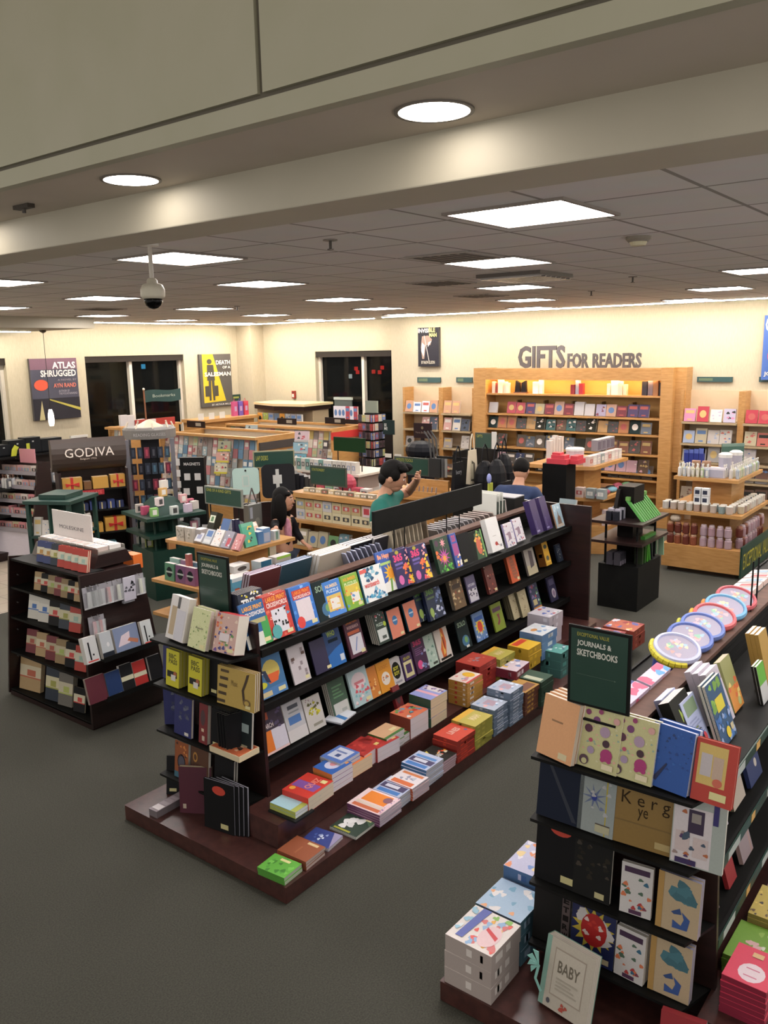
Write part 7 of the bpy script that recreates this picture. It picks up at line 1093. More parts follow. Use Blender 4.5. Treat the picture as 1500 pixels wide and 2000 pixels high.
for i in range(2): b = MB(); y0 = yri+.1+(yli-yri)*.5*i; b.box((XF+.05, y0, zi+.03), (XF+.09, y0+(yli-yri)*.45, zi+.045), col('ffd898', .5, 0, 60)); tag(b.build('strip_light'), 'warm strip light under the bookcase header, %s half' % ['right', 'left'][i], 'lamp')
yd = (0, -1); LCOL = [['8c8c84', 'a09478', 'b4b0b0', 'b08c78', '6c2430', 'a03c48', '9c94ac', '403058', '8ca0b4', 'a888b8'], ['2c5454', '3c3c3c', '1c2c2c', 'a0683c', '5c6470', '2c2c24', 'a88454', '5c4434', '98805c', 'a08c6c'], ['4c4034', '8c8484', '2c2c24', '6c3c24', '4c5460', '3c342c'], ['3c342c', 'b08c94', '1c2850', '4c3424', '1c1c1c'], ['3c342c', '2c2824', '4c3c2c']]
for i, z in enumerate(ZS[1:6]):
    shelf_books((XF+.08, yli-.02, z+.001), yd, None, yli-yri-.04, 'lb%d' % i, LCOL[min(i, 4)], .17, .23, .03, 'journal', '%s journal from left, '+['first', 'second', 'third', 'fourth', 'fifth'][i]+' row below the lit shelf', 'journal', .93, 12, (1, 2), 20+i, 'journals in the lit bookcase')
def group_at(u, x, z, items, lab):
    y = yof(u, x, z)
    for j, (dy, w_, h, c) in enumerate(items): b = MB(T(x+.02*(j % 2), y-dy, z+.001) @ RZ(R(-90))); b.box((0, 0, 0), (w_, .08, h), c); tag(b.build('ornament'), lab+', %s from left' % ORD[j+1], 'ornament', lab)
zt0 = ZS[0]
group_at(961, XF+.08, zt0, [(0, .05, .2, 'd0c0b8'), (.06, .05, .18, '8c3c34'), (.12, .09, .25, 'e0d8cc'), (.22, .05, .2, 'c8c0b8'), (.28, .05, .18, 'd8d0cc')], 'pale book leaning on the lit shelf, first group')
group_at(1040, XF+.08, zt0, [(0, .1, .2, 'd0d4dc'), (.11, .06, .25, 'e0dcd8')], 'white ornament on the lit shelf, left middle'); group_at(1114, XF+.08, zt0, [(0, .07, .16, '7c2430'), (.08, .06, .26, '8c94ac'), (.15, .07, .18, 'a02838')], 'red and blue bookend group on the lit shelf')
group_at(1185, XF+.08, zt0, [(0, .05, .18, 'd8d0cc'), (.06, .12, .3, 'e8e0d8'), (.19, .06, .22, 'd0c8c0'), (.26, .06, .17, 'd0c0b0')], 'white ornament on the lit shelf, right middle'); group_at(1253, XF+.08, zt0, [(0, .08, .22, '2c2c38'), (.09, .08, .27, '6c6474'), (.18, .08, .25, '8c6444'), (.27, .07, .2, '2c303c')], 'dark box on the lit shelf, right end')
y = yof(1003, XF+.08, zt0); b = MB(T(XF+.08, y, zt0+.001) @ RZ(R(-90))); b.box((0, 0, 0), (.24, .1, .02), '6c5040'); b.prism([(.01, .02, .02), (.11, .02, .02), (.1, .02, .18), (.03, .02, .22)], (0, .06, 0), '1c1c24'); b.prism([(.14, .02, .02), (.23, .02, .02), (.22, .02, .22), (.14, .02, .18)], (0, .06, 0), '1c1c24'); tag(b.build('bookends'), 'pair of black bookends on a small base, lit shelf', 'bookends')
# sign letters on top
def letters(t, u0, u1, v0, v1, n):
    p = PX(u0, v0, XF+.06); q_ = PX(u1, v0, XF+.06); z1 = PX(u0, v1, XF+.06).z; z0 = ztop-.005; W2_ = p.y-q_.y; vs, fs = text_mesh(t, .03)
    b = MB(); P0 = [(0, -a*W2_, c*(z1-z0)) for a, c in vs]; b.add(P0, fs, '524c4c'); b.add([(x+.03, y, z) for x, y, z in P0], fs, '524c4c')
    ed = {}
    for f in fs:
        for a, c in zip(f, f[1:]+f[:1]):
            if (c, a) in ed: del ed[(c, a)]
            else: ed[(a, c)] = 1
    k = len(vs); b.add(P0+[(x+.03, y, z) for x, y, z in P0], [(a, c, c+k, a+k) for a, c in ed], '484242')
    o = b.build('sign_letters'); o.location = (XF+.05, p.y, z0); tag(o, 'grey standing %s letters of the sign on the oak bookcase' % n, 'sign', 'gift sign letters')
for t, a, c, v0, v1, n in (('GIFTS', 1012, 1103, 722, 676, 'tall GIFTS'), ('FOR', 1108, 1149, 722, 690, 'small FOR'), ('READERS', 1157, 1252, 720, 690, 'READERS')): letters(t, a, c, v0, v1, n)
# wall bays left and right of it
def bay(u0, u1, zt_, zs, key, colsets, lab, seed, cream=True, fills=None):
    x = 13.12; y0 = yof(u0, x, 1.8); y1 = yof(u1, x, 1.8); e = empty('wall_bookcase', (x, y1, 0), lab, 'bookcase'); M = T(-x, -y1, 0)
    MB(M).box((x, y0-.045, 0), (XG-.005, y0, zt_), M_WOOD).build('side_panel', e); MB(M).box((x, y1, 0), (XG-.005, y1+.045, zt_), M_WOOD).build('side_panel', e)
    MB(M).box((XG-.03, y1+.045, 0), (XG-.005, y0-.045, zt_), M_BIRCH).build('back_panel', e)
    MB(M).box((x, y1+.045, 0), (XG-.03, y0-.045, .12), M_WOOD).build('base', e)
    for z in zs: MB(M).box((x-.06, y1+.045, z-.03), (XG-.03, y0-.045, z), col('a08c6c', .5)).build('shelf', e)
    for i, z in enumerate(zs):
        shelf_books((x-.03, y0-.07, z+.001), yd, None, y0-y1-.1, key+str(i), colsets[i % len(colsets)], .17, .24, .035, 'book', '%s book, shelf '+['one', 'two', 'three', 'four', 'five', 'six', 'seven'][i]+' of '+lab.split(',')[0], 'book', (fills or [.5]*9)[i], 12, (1, 1), seed+i, 'books in the wall bookcases')
X_ = 13.12; zL = PX(850, 757, X_).z; ZLs = [PX(850, v, X_-.06).z for v in (807, 840, 874, 912)]+[.55]
cw = [['c8c4cc', 'b08468', 'b8b4a8'], ['b88c84', 'c0b8ac', '3c4454'], ['a88884', '8c8480', 'b0a8a0'], ['3c302c', '8c8478'], ['4c4038']]
bay(787, 861, zL, ZLs, 'wl', cw, 'first oak wall bay, next to the narrow window', 40, fills=[.45, .5, .5, .7, .8]); bay(861, 926, zL, ZLs, 'wm', cw, 'second oak wall bay, left of the lit bookcase', 50, fills=[.7, .7, .95, .8, .8])
zR = PX(1400, 764, X_).z; ZRs = [PX(1400, v, X_-.06).z for v in (826, 869, 905, 940)]+[.9, .5]
cr = [['a8a0b4', 'a02838', 'c8c4c0', 'b8b4ac', 'c07898', 'c8a0a0'], ['a89c80', 'b0a8a0', '8c98b0', 'b05c50', '9c9484'], ['a8a49c', 'b0a8a8', '8c8884'], ['a0988c', '8c8c94'], ['8c7c68', '5c3c2c'], ['8c7c68', '5c3c2c']]
bay(1328, 1447, zR, ZRs, 'wr', cr, 'third oak wall bay, right of the lit bookcase', 60, fills=[.9, .95, .9, .9, .9, .9]); bay(1447, 1560, zR, ZRs, 'wq', cr, 'fourth oak wall bay, at the right edge', 70, fills=[.9, .9, .9, .9, .9, .9])
for i, (u0, u1, v) in enumerate(((815, 860, 742), (891, 922, 742), (1361, 1430, 741), (1482, 1540, 741))):
    p = PX(u0, v+5, XG-.03); q_ = PX(u1, v+5, XG-.03); z1 = PX(u0, v-5, XG-.03).z; b = MB(); b.box((XG-.03, q_.y, p.z), (XG-.002, p.y, z1), '2c4848'); b.box((XG-.032, p.y-(p.y-q_.y)*.45, p.z+.02), (XG-.03, p.y-.03, z1-.02), '5c6c54'); tag(b.build('wall_sign'), 'narrow green category sign above the %s oak wall bay' % ORD[i+1], 'sign')
# ---------------------------------------------------------------- posters (plain stand-ins that keep the words)
def poster(P, yaw, w_, h, c, els, lab):
    e = empty('wall_poster', Matrix.Translation(P) @ RZ(yaw), lab, 'poster'); MB().box((0, 0, 0), (w_, .05, h), '4c4848').build('panel', e)
    b = MB(); b.art((0, 0, 0), (w_, 0, 0), (0, 0, h), (0, -1, 0), [('R', 0, 0, 1, 1, c)]+els, .002); b.build('print', e)
y = YW-.06; p = PY(71, 822, y); q_ = PY(138, 699, y)
poster((p.x-.03, y, p.z), 0, q_.x-p.x+.14, q_.z-p.z, '3c3c4c', [('R', 0, .82, 1, 1, '6c4c5c'), ('R', 0, 0, 1, .35, '2c2a30'), ('E', .2, .57, .15, .09, 'c84c30'), ('P', [(.1, 0), (.22, 0), (.18, .32)], 'b0a478'), ('P', [(.35, .32), (1, .12), (1, .17), (.35, .34)], 'a89c40'), ('T', 'ATLAS', .46, .83, .96, .94, 'dcd4d0', .03), ('T', 'SHRUGGED', .2, .7, .96, .81, 'dcd4d0', .03), ('T', 'A NOVEL BY', .55, .63, .96, .66, '8c8488', 0), ('T', 'AYN RAND', .45, .52, .94, .59, 'c86c58', .02), ('T', 'AUTHOR OF\nTHE FOUNTAINHEAD', .55, .4, .95, .48, '9c98a0', 0)], 'dark Atlas Shrugged poster with a red disc, on the left wall')
p = PY(397, 796, y); q_ = PY(445, 691, y)
poster((p.x-.03, y, p.z), 0, q_.x-p.x+.1, q_.z-p.z, '4c4844', [('P', [(.08, .08), (.78, .1), (.42, 1), (.08, 1)], 'c8ac28'), ('E', .3, .86, .08, .05, '403c34'), ('P', [(.2, .5), (.45, .5), (.42, .8), (.22, .8)], '403c34'), ('R', .12, .2, .26, .4, '3c3830'), ('R', .38, .2, .54, .4, '3c3830'), ('P', [(.24, .12), (.3, .12), (.32, .5), (.24, .5)], '403c34'), ('P', [(.36, .12), (.42, .12), (.42, .5), (.34, .5)], '403c34'), ('T', 'DEATH', .5, .8, .96, .88, 'd8d4cc', .03), ('T', 'OF A', .7, .72, .96, .77, 'd8d4cc', .03), ('T', 'SALESMAN', .12, .58, .96, .66, 'd8d4cc', .03), ('T', 'BY ARTHUR MILLER', .3, .02, .96, .055, 'c8c4bc', .02)], 'black and yellow Death of a Salesman poster, left of the column')
x = XG-.06; p = PX(817, 716, x); q_ = PX(857, 639, x)
poster((x, p.y, p.z), R(-90), p.y-q_.y, q_.z-p.z, '2c2a30', [('P', [(.2, .2), (.3, .2), (.38, .55), (.6, .55), (.68, .7), (.5, .8), (.2, .78), (.14, .5)], '8c7468'), ('P', [(.16, .4), (.28, .25), (.34, .55), (.2, .62)], 'c8beb8'), ('P', [(.48, .5), (.6, .6), (.66, .66), (.5, .62)], 'c8beb8'), ('P', [(.3, .8), (.33, .8), (.55, .15), (.52, .15)], 'b0a8a4'), ('T', 'INVISI', .03, .87, .53, .98, 'd8d4d0', .03), ('T', 'BLE', .55, .88, .84, .99, 'd8cc7c', .03), ('T', 'MAN', .56, .76, .92, .86, 'd8cc7c', .03), ('T', 'BY RALPH ELLISON', .18, .07, .82, .15, 'b8b0a0', .02)], 'dark Invisible Man poster above the first wall bay')
p = PX(1486, 742, x); q_ = PX(1545, 614, x)
poster((x, p.y, p.z), R(-90), p.y-q_.y, q_.z-p.z, '3c5c9c', [('T', 'C', .06, .75, .3, .97, 'd8d8e0', .03), ('E', .45, .38, .25, .14, 'c84c54'), ('T', 'JO', .1, .05, .4, .13, 'd8ccc0', .03)], 'blue poster with white letters, cut by the right edge')
# fire alarm
p = PX(573, 778, XW); b = MB(T(XW-.05, p.y, p.z)); b.box((0, -.09, 0), (.05, 0, .17), '8c2c24'); b.box((-.01, -.07, .03), (0, -.02, .1), 'c8c0b8'); b.box((-.004, -.08, .12), (0, -.01, .15), '5c1c18'); tag(b.build('fire_alarm'), 'red fire alarm strobe on the wall left of narrow window', 'alarm')
# dark glints across the street behind the glass
def glint(u, v, w_, h, c, lab, axis):
    if axis == 'x': p = PY(u, v, 21.9); b = MB().box((p.x-w_/2, 21.9, p.z-h/2), (p.x+w_/2, 21.98, p.z+h/2), col(c, .5, 0, 2))
    else: p = PX(u, v, 21.9); b = MB().box((21.9, p.y-w_/2, p.z-h/2), (21.98, p.y+w_/2, p.z+h/2), col(c, .5, 0, 2))
    tag(b.build('street_light'), lab, 'light')
M_PANE.node_tree.nodes['Principled BSDF'].inputs['Alpha'].default_value = .55
glint(276, 716, .3, .14, '4cb4e8', 'blue street light seen through the wide window', 'x'); glint(240, 719, .35, .08, '8cb0b8', 'faint pale street light through the wide window', 'x'); glint(226, 729, .05, .08, 'e8ecec', 'tiny white street light through the wide window', 'x')
for i, (u, v) in enumerate(((694, 720), (697, 727), (728, 726), (740, 727), (745, 718))): glint(u, v, .09, .12, 'e83830', 'small red sign light outside the narrow window, %s from left' % ORD[i+1], 'y')
glint(683, 735, .08, .14, 'c8d4d0', 'white light outside the narrow window', 'y')
# ---------------------------------------------------------------- far left: bag shelf, bottle shelf, pink shelf
Y0 = 11.6; zb = PY(60, 887, Y0).z; xa, xb = PY(-40, 900, Y0).x, PY(200, 900, Y0).x
e = empty('wall_shelf', (xa, Y0, 0), 'long dark shelf unit of bags and bottles at the far left', 'bookcase'); MB().box((0, .3, 0), (xb-xa, .35, zb), M_DARK).build('back_panel', e)
zq = PY(60, 950, Y0-.05).z; zr = PY(60, 1000, Y0-.05).z
for z in (zb, zq, zr): MB().box((0, -.02, z-.03), (xb-xa, .3, z), M_BLACK).build('shelf', e)
MB().box((0, 0, 0), (xb-xa, .3, .12), M_DARK).build('base', e); MB().box((xb-xa, 0, 0), (xb-xa+.03, .35, zb), M_DARK).build('side_panel', e)
for i, (u, wd, h, l) in enumerate(((-8, .26, .17, 'leftmost, cut by the edge'), (20, .26, .22, 'with a yellow tag'), (51, .26, .24, 'in the middle with a slim yellow tag'), (82, .36, .2, 'rightmost and widest'))):
    x = PY(u, 880, Y0).x; e = empty('black_bag', (x, Y0+.02, zb), 'black padded bag on the far left shelf, '+l, 'bag', 'black bags on the far left shelf'); b = MB(); b.box((0, 0, 0), (wd, .2, h), '15171a'); b.build('body', e, bevel=.025); b = MB(); b.box((wd*.45, -.003, h*.72), (wd*.55, 0, h*.8), 'a8a8a4'); b.build('logo_patch', e)
    if i == 1: b = MB(); b.prism([(0, -.03, .0), (.07, -.03, -.04), (.1, -.03, .08), (.13, -.03, .12), (.07, -.03, .16), (.02, -.03, .1)], (0, .005, 0), 'b0b430'); b.build('price_tag', e)
    if i == 2: b = MB(); b.box((.02, -.01, .04), (.07, 0, .16), 'b0b430'); b.build('price_tag', e)
    if i == 3: b = MB(); b.prism([(.34, -.01, -.02), (.4, -.01, -.03), (.36, -.01, .1)], (0, .005, 0), 'b0b430'); b.build('price_tag', e)
bs = variants('btl', 6, lambda i: bottle(i, .03, .2, ['8c9094', 'a87c50', 'b0b0b4', '6c8cb0', 'c0bcb8', '5c5c60'], ['6c4c3c', 'c8c4c0'][i % 2]))
for j in range(3): place_row(bs, (PY(20, 950, Y0).x, Y0+.03+.07*j, zq+.001), (1, 0), 14, .07, 'bottle', 'bottle on the far left shelf, %s from left, '+['front', 'second', 'back'][j]+' row', 'bottle', 'bottles on the far left shelf', 80+j)
place_row(variants('cds', 4, lambda i: plainbook('cd', i, .12, .13, .02, ['a86c70', 'b8b0ac', '3c3c40', '6c4c44'])), (PY(20, 995, Y0).x, Y0+.02, zr+.001), (1, 0), 9, .14, 'small_book', 'small gift book on the lower far left shelf, %s from left', 'book', 'gift books at the far left', 5)
# rack of earrings / tags behind the chocolate sign
p = PY(165, 870, 12.6); e = empty('tag_rack', (p.x, 12.6, 0), 'counter rack of white tags before the wide window', 'rack'); MB().box((-.25, 0, 0), (.25, .2, p.z-.25), M_DARK).build('cabinet', e); MB().box((-.17, .1, p.z-.25), (.13, .12, p.z+.16), '3c2420').build('header', e); MB().box((-.18, .09, p.z+.13), (.14, .13, p.z+.17), 'c8c4bc').build('header_cap', e)
for i in range(12): b = MB(T(p.x-.25+.042*i, 12.58-.02*(i % 2), p.z-.24)); b.box((0, 0, 0), (.025, .01, .26), 'a8a0a0' if i % 3 else '4c4450'); b.box((.0, -.001, .12), (.025, 0, .26), 'd0ccc8'); tag(b.build('bookmark'), 'white topped bookmark on the counter rack, %s from left' % ORD[i+1], 'bookmark', 'bookmarks on the counter rack')
# pink shelf
pf = PZ(60, 1100, 0); e = empty('candy_shelf', T(pf.x, pf.y, 0) @ RZ(R(12)), 'sloping shelf unit of pink packets over a white panel, left edge', 'bookcase')
b = MB(); b.prism([(0, -.02, 0), (.5, -.02, 0), (.5, -.02, 1.4), (.28, -.02, 1.4)], (0, .03, 0), M_DARK); b.build('side_panel', e); MB().box((.35, 0, 0), (.5, 2.2, 1.4), M_DARK).build('back_panel', e)
b = MB(); b.prism([(0, 0, .05), (.04, 0, .05), (.12, 0, .42), (.08, 0, .42)], (0, 2.2, 0), col('b8b0b8', .4)); b.build('front_panel', e)
base = T(pf.x, pf.y, 0) @ RZ(R(12))
pk = variants('pk', 6, lambda i: smallbox(i, .13, .05, .11, ['b88c88', 'b09890', 'a8a080', 'b8787c', 'a88880', 'c0b4ac'], 'pk'))
for r in range(5):
    z = .45+r*.2; x = .06+r*.045; MB().box((x, 0, z-.015), (.36, 2.2, z), M_BLACK).build('shelf', e); b = MB(); b.box((x-.012, 0, z-.02), (x, 2.2, z+.035), col('8c868c', .25)); b.build('shelf_lip', e)
    for c in range(8): inst(pk[(c*3+r) % 6], 'candy_packet', base @ T(x+.03, 2.0-c*.27+.16, z+.001) @ RZ(R(-90)) @ T(0, 0, 0), 'pinkish packet, %s from the far end, %s shelf of the left unit' % (ORD[c+1], ORD[r+1]), 'packet', 'packets on the sloping shelf')
    for c in range(8): inst(pk[(c*5+r+2) % 6], 'candy_packet', base @ T(x+.04, 2.0-c*.27+.02, z+.001) @ RZ(R(-90)), 'second pinkish packet, %s pair from far end, %s shelf' % (ORD[c+1], ORD[r+1]), 'packet', 'packets on the sloping shelf')
b = MB(); b.box((0, 0, 0), (.02, .3, .2), 'b87c84'); o = b.build('gift_card'); o.matrix_world = base @ T(.3, 0.05, 1.4); tag(o, 'pink card standing on the sloping shelf unit', 'card')
# ---------------------------------------------------------------- people
SKIN = tex('skin', 'ac7c62', 'b88a70', nscale=8, rough=.55); HAIR = col('0c0908', .7); 
def skinned(name, joints, edges, mat, parent, sub=2, smooth=True):
    me = bpy.data.meshes.new(name); names = list(joints); me.from_pydata([joints[k][0] for k in names], [(names.index(a), names.index(b)) for a, b in edges], [])
    me.materials.append(mat); o = bpy.data.objects.new(name, me); scene.collection.objects.link(o); o.parent = parent
    sk = o.modifiers.new('skin', 'SKIN'); sk.use_smooth_shade = True; sk.branch_smoothing = .6
    for i, k in enumerate(names):
        r = joints[k][1]; d = me.skin_vertices[0].data[i]; d.radius = r if isinstance(r, tuple) else (r, r); d.use_root = (i == 0)
    s = o.modifiers.new('sub', 'SUBSURF'); s.levels = s.render_levels = sub
    return o
def chain(*ks): return list(zip(ks, ks[1:]))
def hand(J, E, wrist, W, d, up, s=1.0, curl=.5, side=1):
    """palm plus five fingers; d direction of the hand, up palm normal"""
    d = Vector(d).normalized(); up = Vector(up).normalized(); lat = d.cross(up)*side
    P = lambda a, b_, c: tuple(Vector(W)+d*a*s+lat*b_*s+up*c*s)
    J[wrist+'p'] = (P(.05, 0, 0), (.03*s, .018*s)); E.append((wrist, wrist+'p'))
    for i, (off, ln) in enumerate(((-.03, .068), (-.011, .078), (.009, .073), (.028, .058))):
        a = wrist+'f%d' % i; J[a+'0'] = (P(.088, off, 0), .0095*s); J[a+'1'] = (P(.088+ln*.5, off*1.1, -.01*curl), .0085*s); J[a+'2'] = (P(.088+ln*(.5+.4*(1-curl)), off*1.1, -.012-.035*curl), .0075*s)
        E += [(wrist+'p', a+'0'), (a+'0', a+'1'), (a+'1', a+'2')]
    J[wrist+'t0'] = (P(.03, -.04, -.005), .011*s); J[wrist+'t1'] = (P(.065, -.058, -.015), .0095*s); J[wrist+'t2'] = (P(.092, -.06, -.02), .0085*s); E += [(wrist+'p', wrist+'t0'), (wrist+'t0', wrist+'t1'), (wrist+'t1', wrist+'t2')]
def face_on(parent, M, s, brow=True, lip='7c3c38'):
    """head facing local -y; M places the centre of the head"""
    h = MB(M); h.ell((0, 0, 0), (.075*s, .095*s, .115*s), SKIN, 20, 14); h.ell((0, -.025*s, -.06*s), (.055*s, .06*s, .055*s), SKIN, 16, 10)
    h.hexa([(-.008*s, -.093*s, .015*s), (.008*s, -.093*s, .015*s), (.006*s, -.08*s, .02*s), (-.006*s, -.08*s, .02*s), (-.014*s, -.112*s, -.028*s), (.014*s, -.112*s, -.028*s), (.014*s, -.08*s, -.03*s), (-.014*s, -.08*s, -.03*s)][4:]+[(-.008*s, -.093*s, .02*s), (.008*s, -.093*s, .02*s), (.006*s, -.08*s, .025*s), (-.006*s, -.08*s, .025*s)], SKIN)
    for sx in (-1, 1): h.ell((sx*.076*s, .005*s, -.008*s), (.01*s, .022*s, .032*s), SKIN, 8, 6)
    h.build('head', parent, smooth=True)
    f = MB(M)
    for sx in (-1, 1): f.ell((sx*.028*s, -.083*s, .012*s), (.013*s, .008*s, .006*s), 'c8c0b8', 10, 6); f.ell((sx*.028*s, -.09*s, .012*s), (.006*s, .003*s, .006*s), '140e0c', 8, 6)
    f.build('eye', parent)
    f = MB(M)
    for sx in (-1, 1): f.hexa([(sx*.012*s-.001, -.092*s, .03*s), (sx*.045*s, -.08*s, .032*s), (sx*.045*s, -.075*s, .032*s), (sx*.012*s, -.085*s, .03*s), (sx*.012*s, -.093*s, .037*s), (sx*.045*s, -.08*s, .04*s), (sx*.045*s, -.075*s, .04*s), (sx*.012*s, -.085*s, .037*s)], HAIR)
    f.build('eyebrow', parent)
    f = MB(M); f.ell((0, -.083*s, -.058*s), (.024*s, .009*s, .008*s), lip, 10, 6); f.build('mouth', parent)
# -- person in teal, looking down, hand raised to the forehead
px_ = PZ(749, 902, 1.85); A = R(-28)   # faces right of the picture: local -y turned towards +x
e = empty('person', T(px_.x, px_.y, 0) @ RZ(R(28)) @ Matrix.Diagonal((1.15, 1.15, 1.075, 1)), 'person in a teal t-shirt looking down, one hand raised to the forehead', 'person')
TEAL = tex('teal_tshirt', '0a5a50', '0d665a', nscale=6, rough=.8); JEAN = tex('dark_jeans', '1c2230', '242c3c', nscale=12, rough=.9)
J = {'pel': ((0, .0, .92), (.15, .11)), 'wai': ((0, -.01, 1.08), (.15, .115)), 'che': ((0, -.01, 1.3), (.17, .12)), 'nk0': ((0, -.0, 1.44), (.08, .07)), 'nk': ((0, -.035, 1.49), .062), 'hd': ((0, -.06, 1.53), .06)}
E = chain('pel', 'wai', 'che', 'nk0', 'nk', 'hd')
for s_, n in ((-1, 'l'), (1, 'r')):
    J['hip'+n] = ((s_*.09, 0, .86), .095); J['kn'+n] = ((s_*.11, -.02, .48), .062); J['an'+n] = ((s_*.12, .02, .09), .042); J['to'+n] = ((s_*.13, -.14, .03), .035); E += chain('pel', 'hip'+n, 'kn'+n, 'an'+n, 'to'+n)
J['shl'] = ((-.18, 0, 1.38), .05); J['ell'] = ((-.27, .02, 1.1), .045); J['wrl'] = ((-.24, -.17, .95), .028); E += chain('che', 'shl', 'ell', 'wrl'); hand(J, E, 'wrl', (-.24, -.17, .95), (.15, -1, -.2), (0, 0, 1), 1, .6, -1)
J['shr'] = ((.18, -.02, 1.38), .05); J['elr'] = ((.42, -.14, 1.37), .047); J['wrr'] = ((.13, -.27, 1.55), .031); E += chain('che', 'shr', 'elr', 'wrr'); hand(J, E, 'wrr', (.13, -.27, 1.55), (-.9, .08, .4), (0, 1, .3), 1, .4, 1)
skinned('body', J, E, SKIN, e)
J = {'wai': ((0, .0, .9), (.165, .125)), 'mid': ((0, -.01, 1.08), (.165, .13)), 'che': ((0, -.01, 1.28), (.185, .135)), 'nk': ((0, -.01, 1.45), (.1, .085)), 'sl': ((-.2, 0, 1.39), .095), 'el': ((-.26, .015, 1.15), .075), 'sr': ((.2, -.02, 1.39), .095), 'er': ((.33, -.1, 1.375), .075)}
skinned('t_shirt', J, chain('wai', 'mid', 'che', 'nk')+chain('che', 'sl', 'el')+chain('che', 'sr', 'er'), TEAL, e)
J = {'pel': ((0, 0, .9), (.155, .12)), 'hl': ((-.09, 0, .82), .1), 'kl': ((-.11, -.02, .48), .072), 'al': ((-.12, .02, .1), .055), 'hr': ((.09, 0, .82), .1), 'kr': ((.11, -.02, .48), .072), 'ar': ((.12, .02, .1), .055)}
skinned('jeans', J, chain('pel', 'hl', 'kl', 'al')+chain('pel', 'hr', 'kr', 'ar'), JEAN, e)
MH = T(0, -.08, 1.585) @ RX(R(20)) @ Matrix.Scale(1.12, 4); face_on(e, MH, 1)
hb = MB(MH); hb.ell((0, .02, .04), (.084, .095, .1), HAIR, 18, 12); hb.ell((0, .05, -.02), (.07, .06, .07), HAIR, 12, 8)
for k in range(14): a = R(-60+k*22); hb.ell((.055*math.sin(a), -.04+.03*math.cos(a*2), .095+.012*math.sin(k*2.1)), (.035, .04, .028), HAIR, 8, 6)
hb.ell((-.07, -.01, .03), (.018, .045, .05), HAIR, 8, 6); hb.ell((.07, -.01, .03), (.018, .045, .05), HAIR, 8, 6); hb.build('hair', e, smooth=True)
MB().box((-.15, -.18, 0), (-.08, .07, .06), '2c2c2c').build('shoe', e, bevel=.015); MB().box((.08, -.18, 0), (.16, .07, .06), '2c2c2c').build('shoe', e, bevel=.015)
# -- person in navy, seen from behind, bending
p2 = Vector((8.42, 4.62, 0)); e = empty('person', T(p2.x, p2.y, 0) @ RZ(R(100)), 'person in a navy t-shirt seen from behind, head bowed beside the backpacks', 'person')
NAVY = tex('navy_tshirt', '1e2c4c', '26365a', nscale=6, rough=.85)
J = {'pel': ((0, .06, .86), (.15, .12)), 'wai': ((0, .04, 1.0), (.155, .125)), 'che': ((0, -.02, 1.2), (.18, .13)), 'nk0': ((0, -.07, 1.34), (.075, .07)), 'nk': ((0, -.11, 1.41), .058), 'hd': ((0, -.15, 1.47), .05)}
E = chain('pel', 'wai', 'che', 'nk0', 'nk', 'hd')
for s_, n in ((-1, 'l'), (1, 'r')):
    J['hip'+n] = ((s_*.09, .05, .8), .1); J['kn'+n] = ((s_*.11, -.05, .45), .065); J['an'+n] = ((s_*.12, .04, .09), .043); J['to'+n] = ((s_*.13, -.12, .03), .036); E += chain('pel', 'hip'+n, 'kn'+n, 'an'+n, 'to'+n)
    J['sh'+n] = ((s_*.19, -.03, 1.28), .05); J['el'+n] = ((s_*.27, -.05, 1.03), .046); J['wr'+n] = ((s_*.2, -.26, .98), .028); E += chain('che', 'sh'+n, 'el'+n, 'wr'+n); hand(J, E, 'wr'+n, J['wr'+n][0], (-s_*.3, -1, 0), (0, 0, 1), 1, .6, s_)
skinned('body', J, E, SKIN, e)
J = {'wai': ((0, .06, .84), (.17, .135)), 'mid': ((0, .03, 1.02), (.175, .14)), 'che': ((0, -.02, 1.2), (.2, .15)), 'nk': ((0, -.07, 1.33), (.1, .09)), 'sl': ((-.2, -.03, 1.28), .1), 'el': ((-.27, -.045, 1.08), .085), 'sr': ((.2, -.03, 1.28), .1), 'er': ((.27, -.045, 1.08), .085)}
skinned('t_shirt', J, chain('wai', 'mid', 'che', 'nk')+chain('che', 'sl', 'el')+chain('che', 'sr', 'er'), NAVY, e)
J = {'pel': ((0, .06, .86), (.16, .13)), 'hl': ((-.09, .04, .78), .105), 'kl': ((-.11, -.05, .45), .074), 'al': ((-.12, .04, .1), .055), 'hr': ((.09, .04, .78), .105), 'kr': ((.11, -.05, .45), .074), 'ar': ((.12, .04, .1), .055)}
skinned('trousers', J, chain('pel', 'hl', 'kl', 'al')+chain('pel', 'hr', 'kr', 'ar'), JEAN, e)
MH = T(0, -.165, 1.49) @ RX(R(30)) @ Matrix.Scale(1.12, 4); face_on(e, MH, 1.0)
hb = MB(MH); hb.ell((0, .028, .03), (.085, .092, .1), HAIR, 18, 12); hb.ell((0, -.02, .075), (.07, .06, .05), HAIR, 14, 8); hb.build('hair', e, smooth=True)
MB().box((-.16, -.16, 0), (-.08, .1, .06), '2c2c2c').build('shoe', e, bevel=.015); MB().box((.08, -.16, 0), (.16, .1, .06), '2c2c2c').build('shoe', e, bevel=.015)
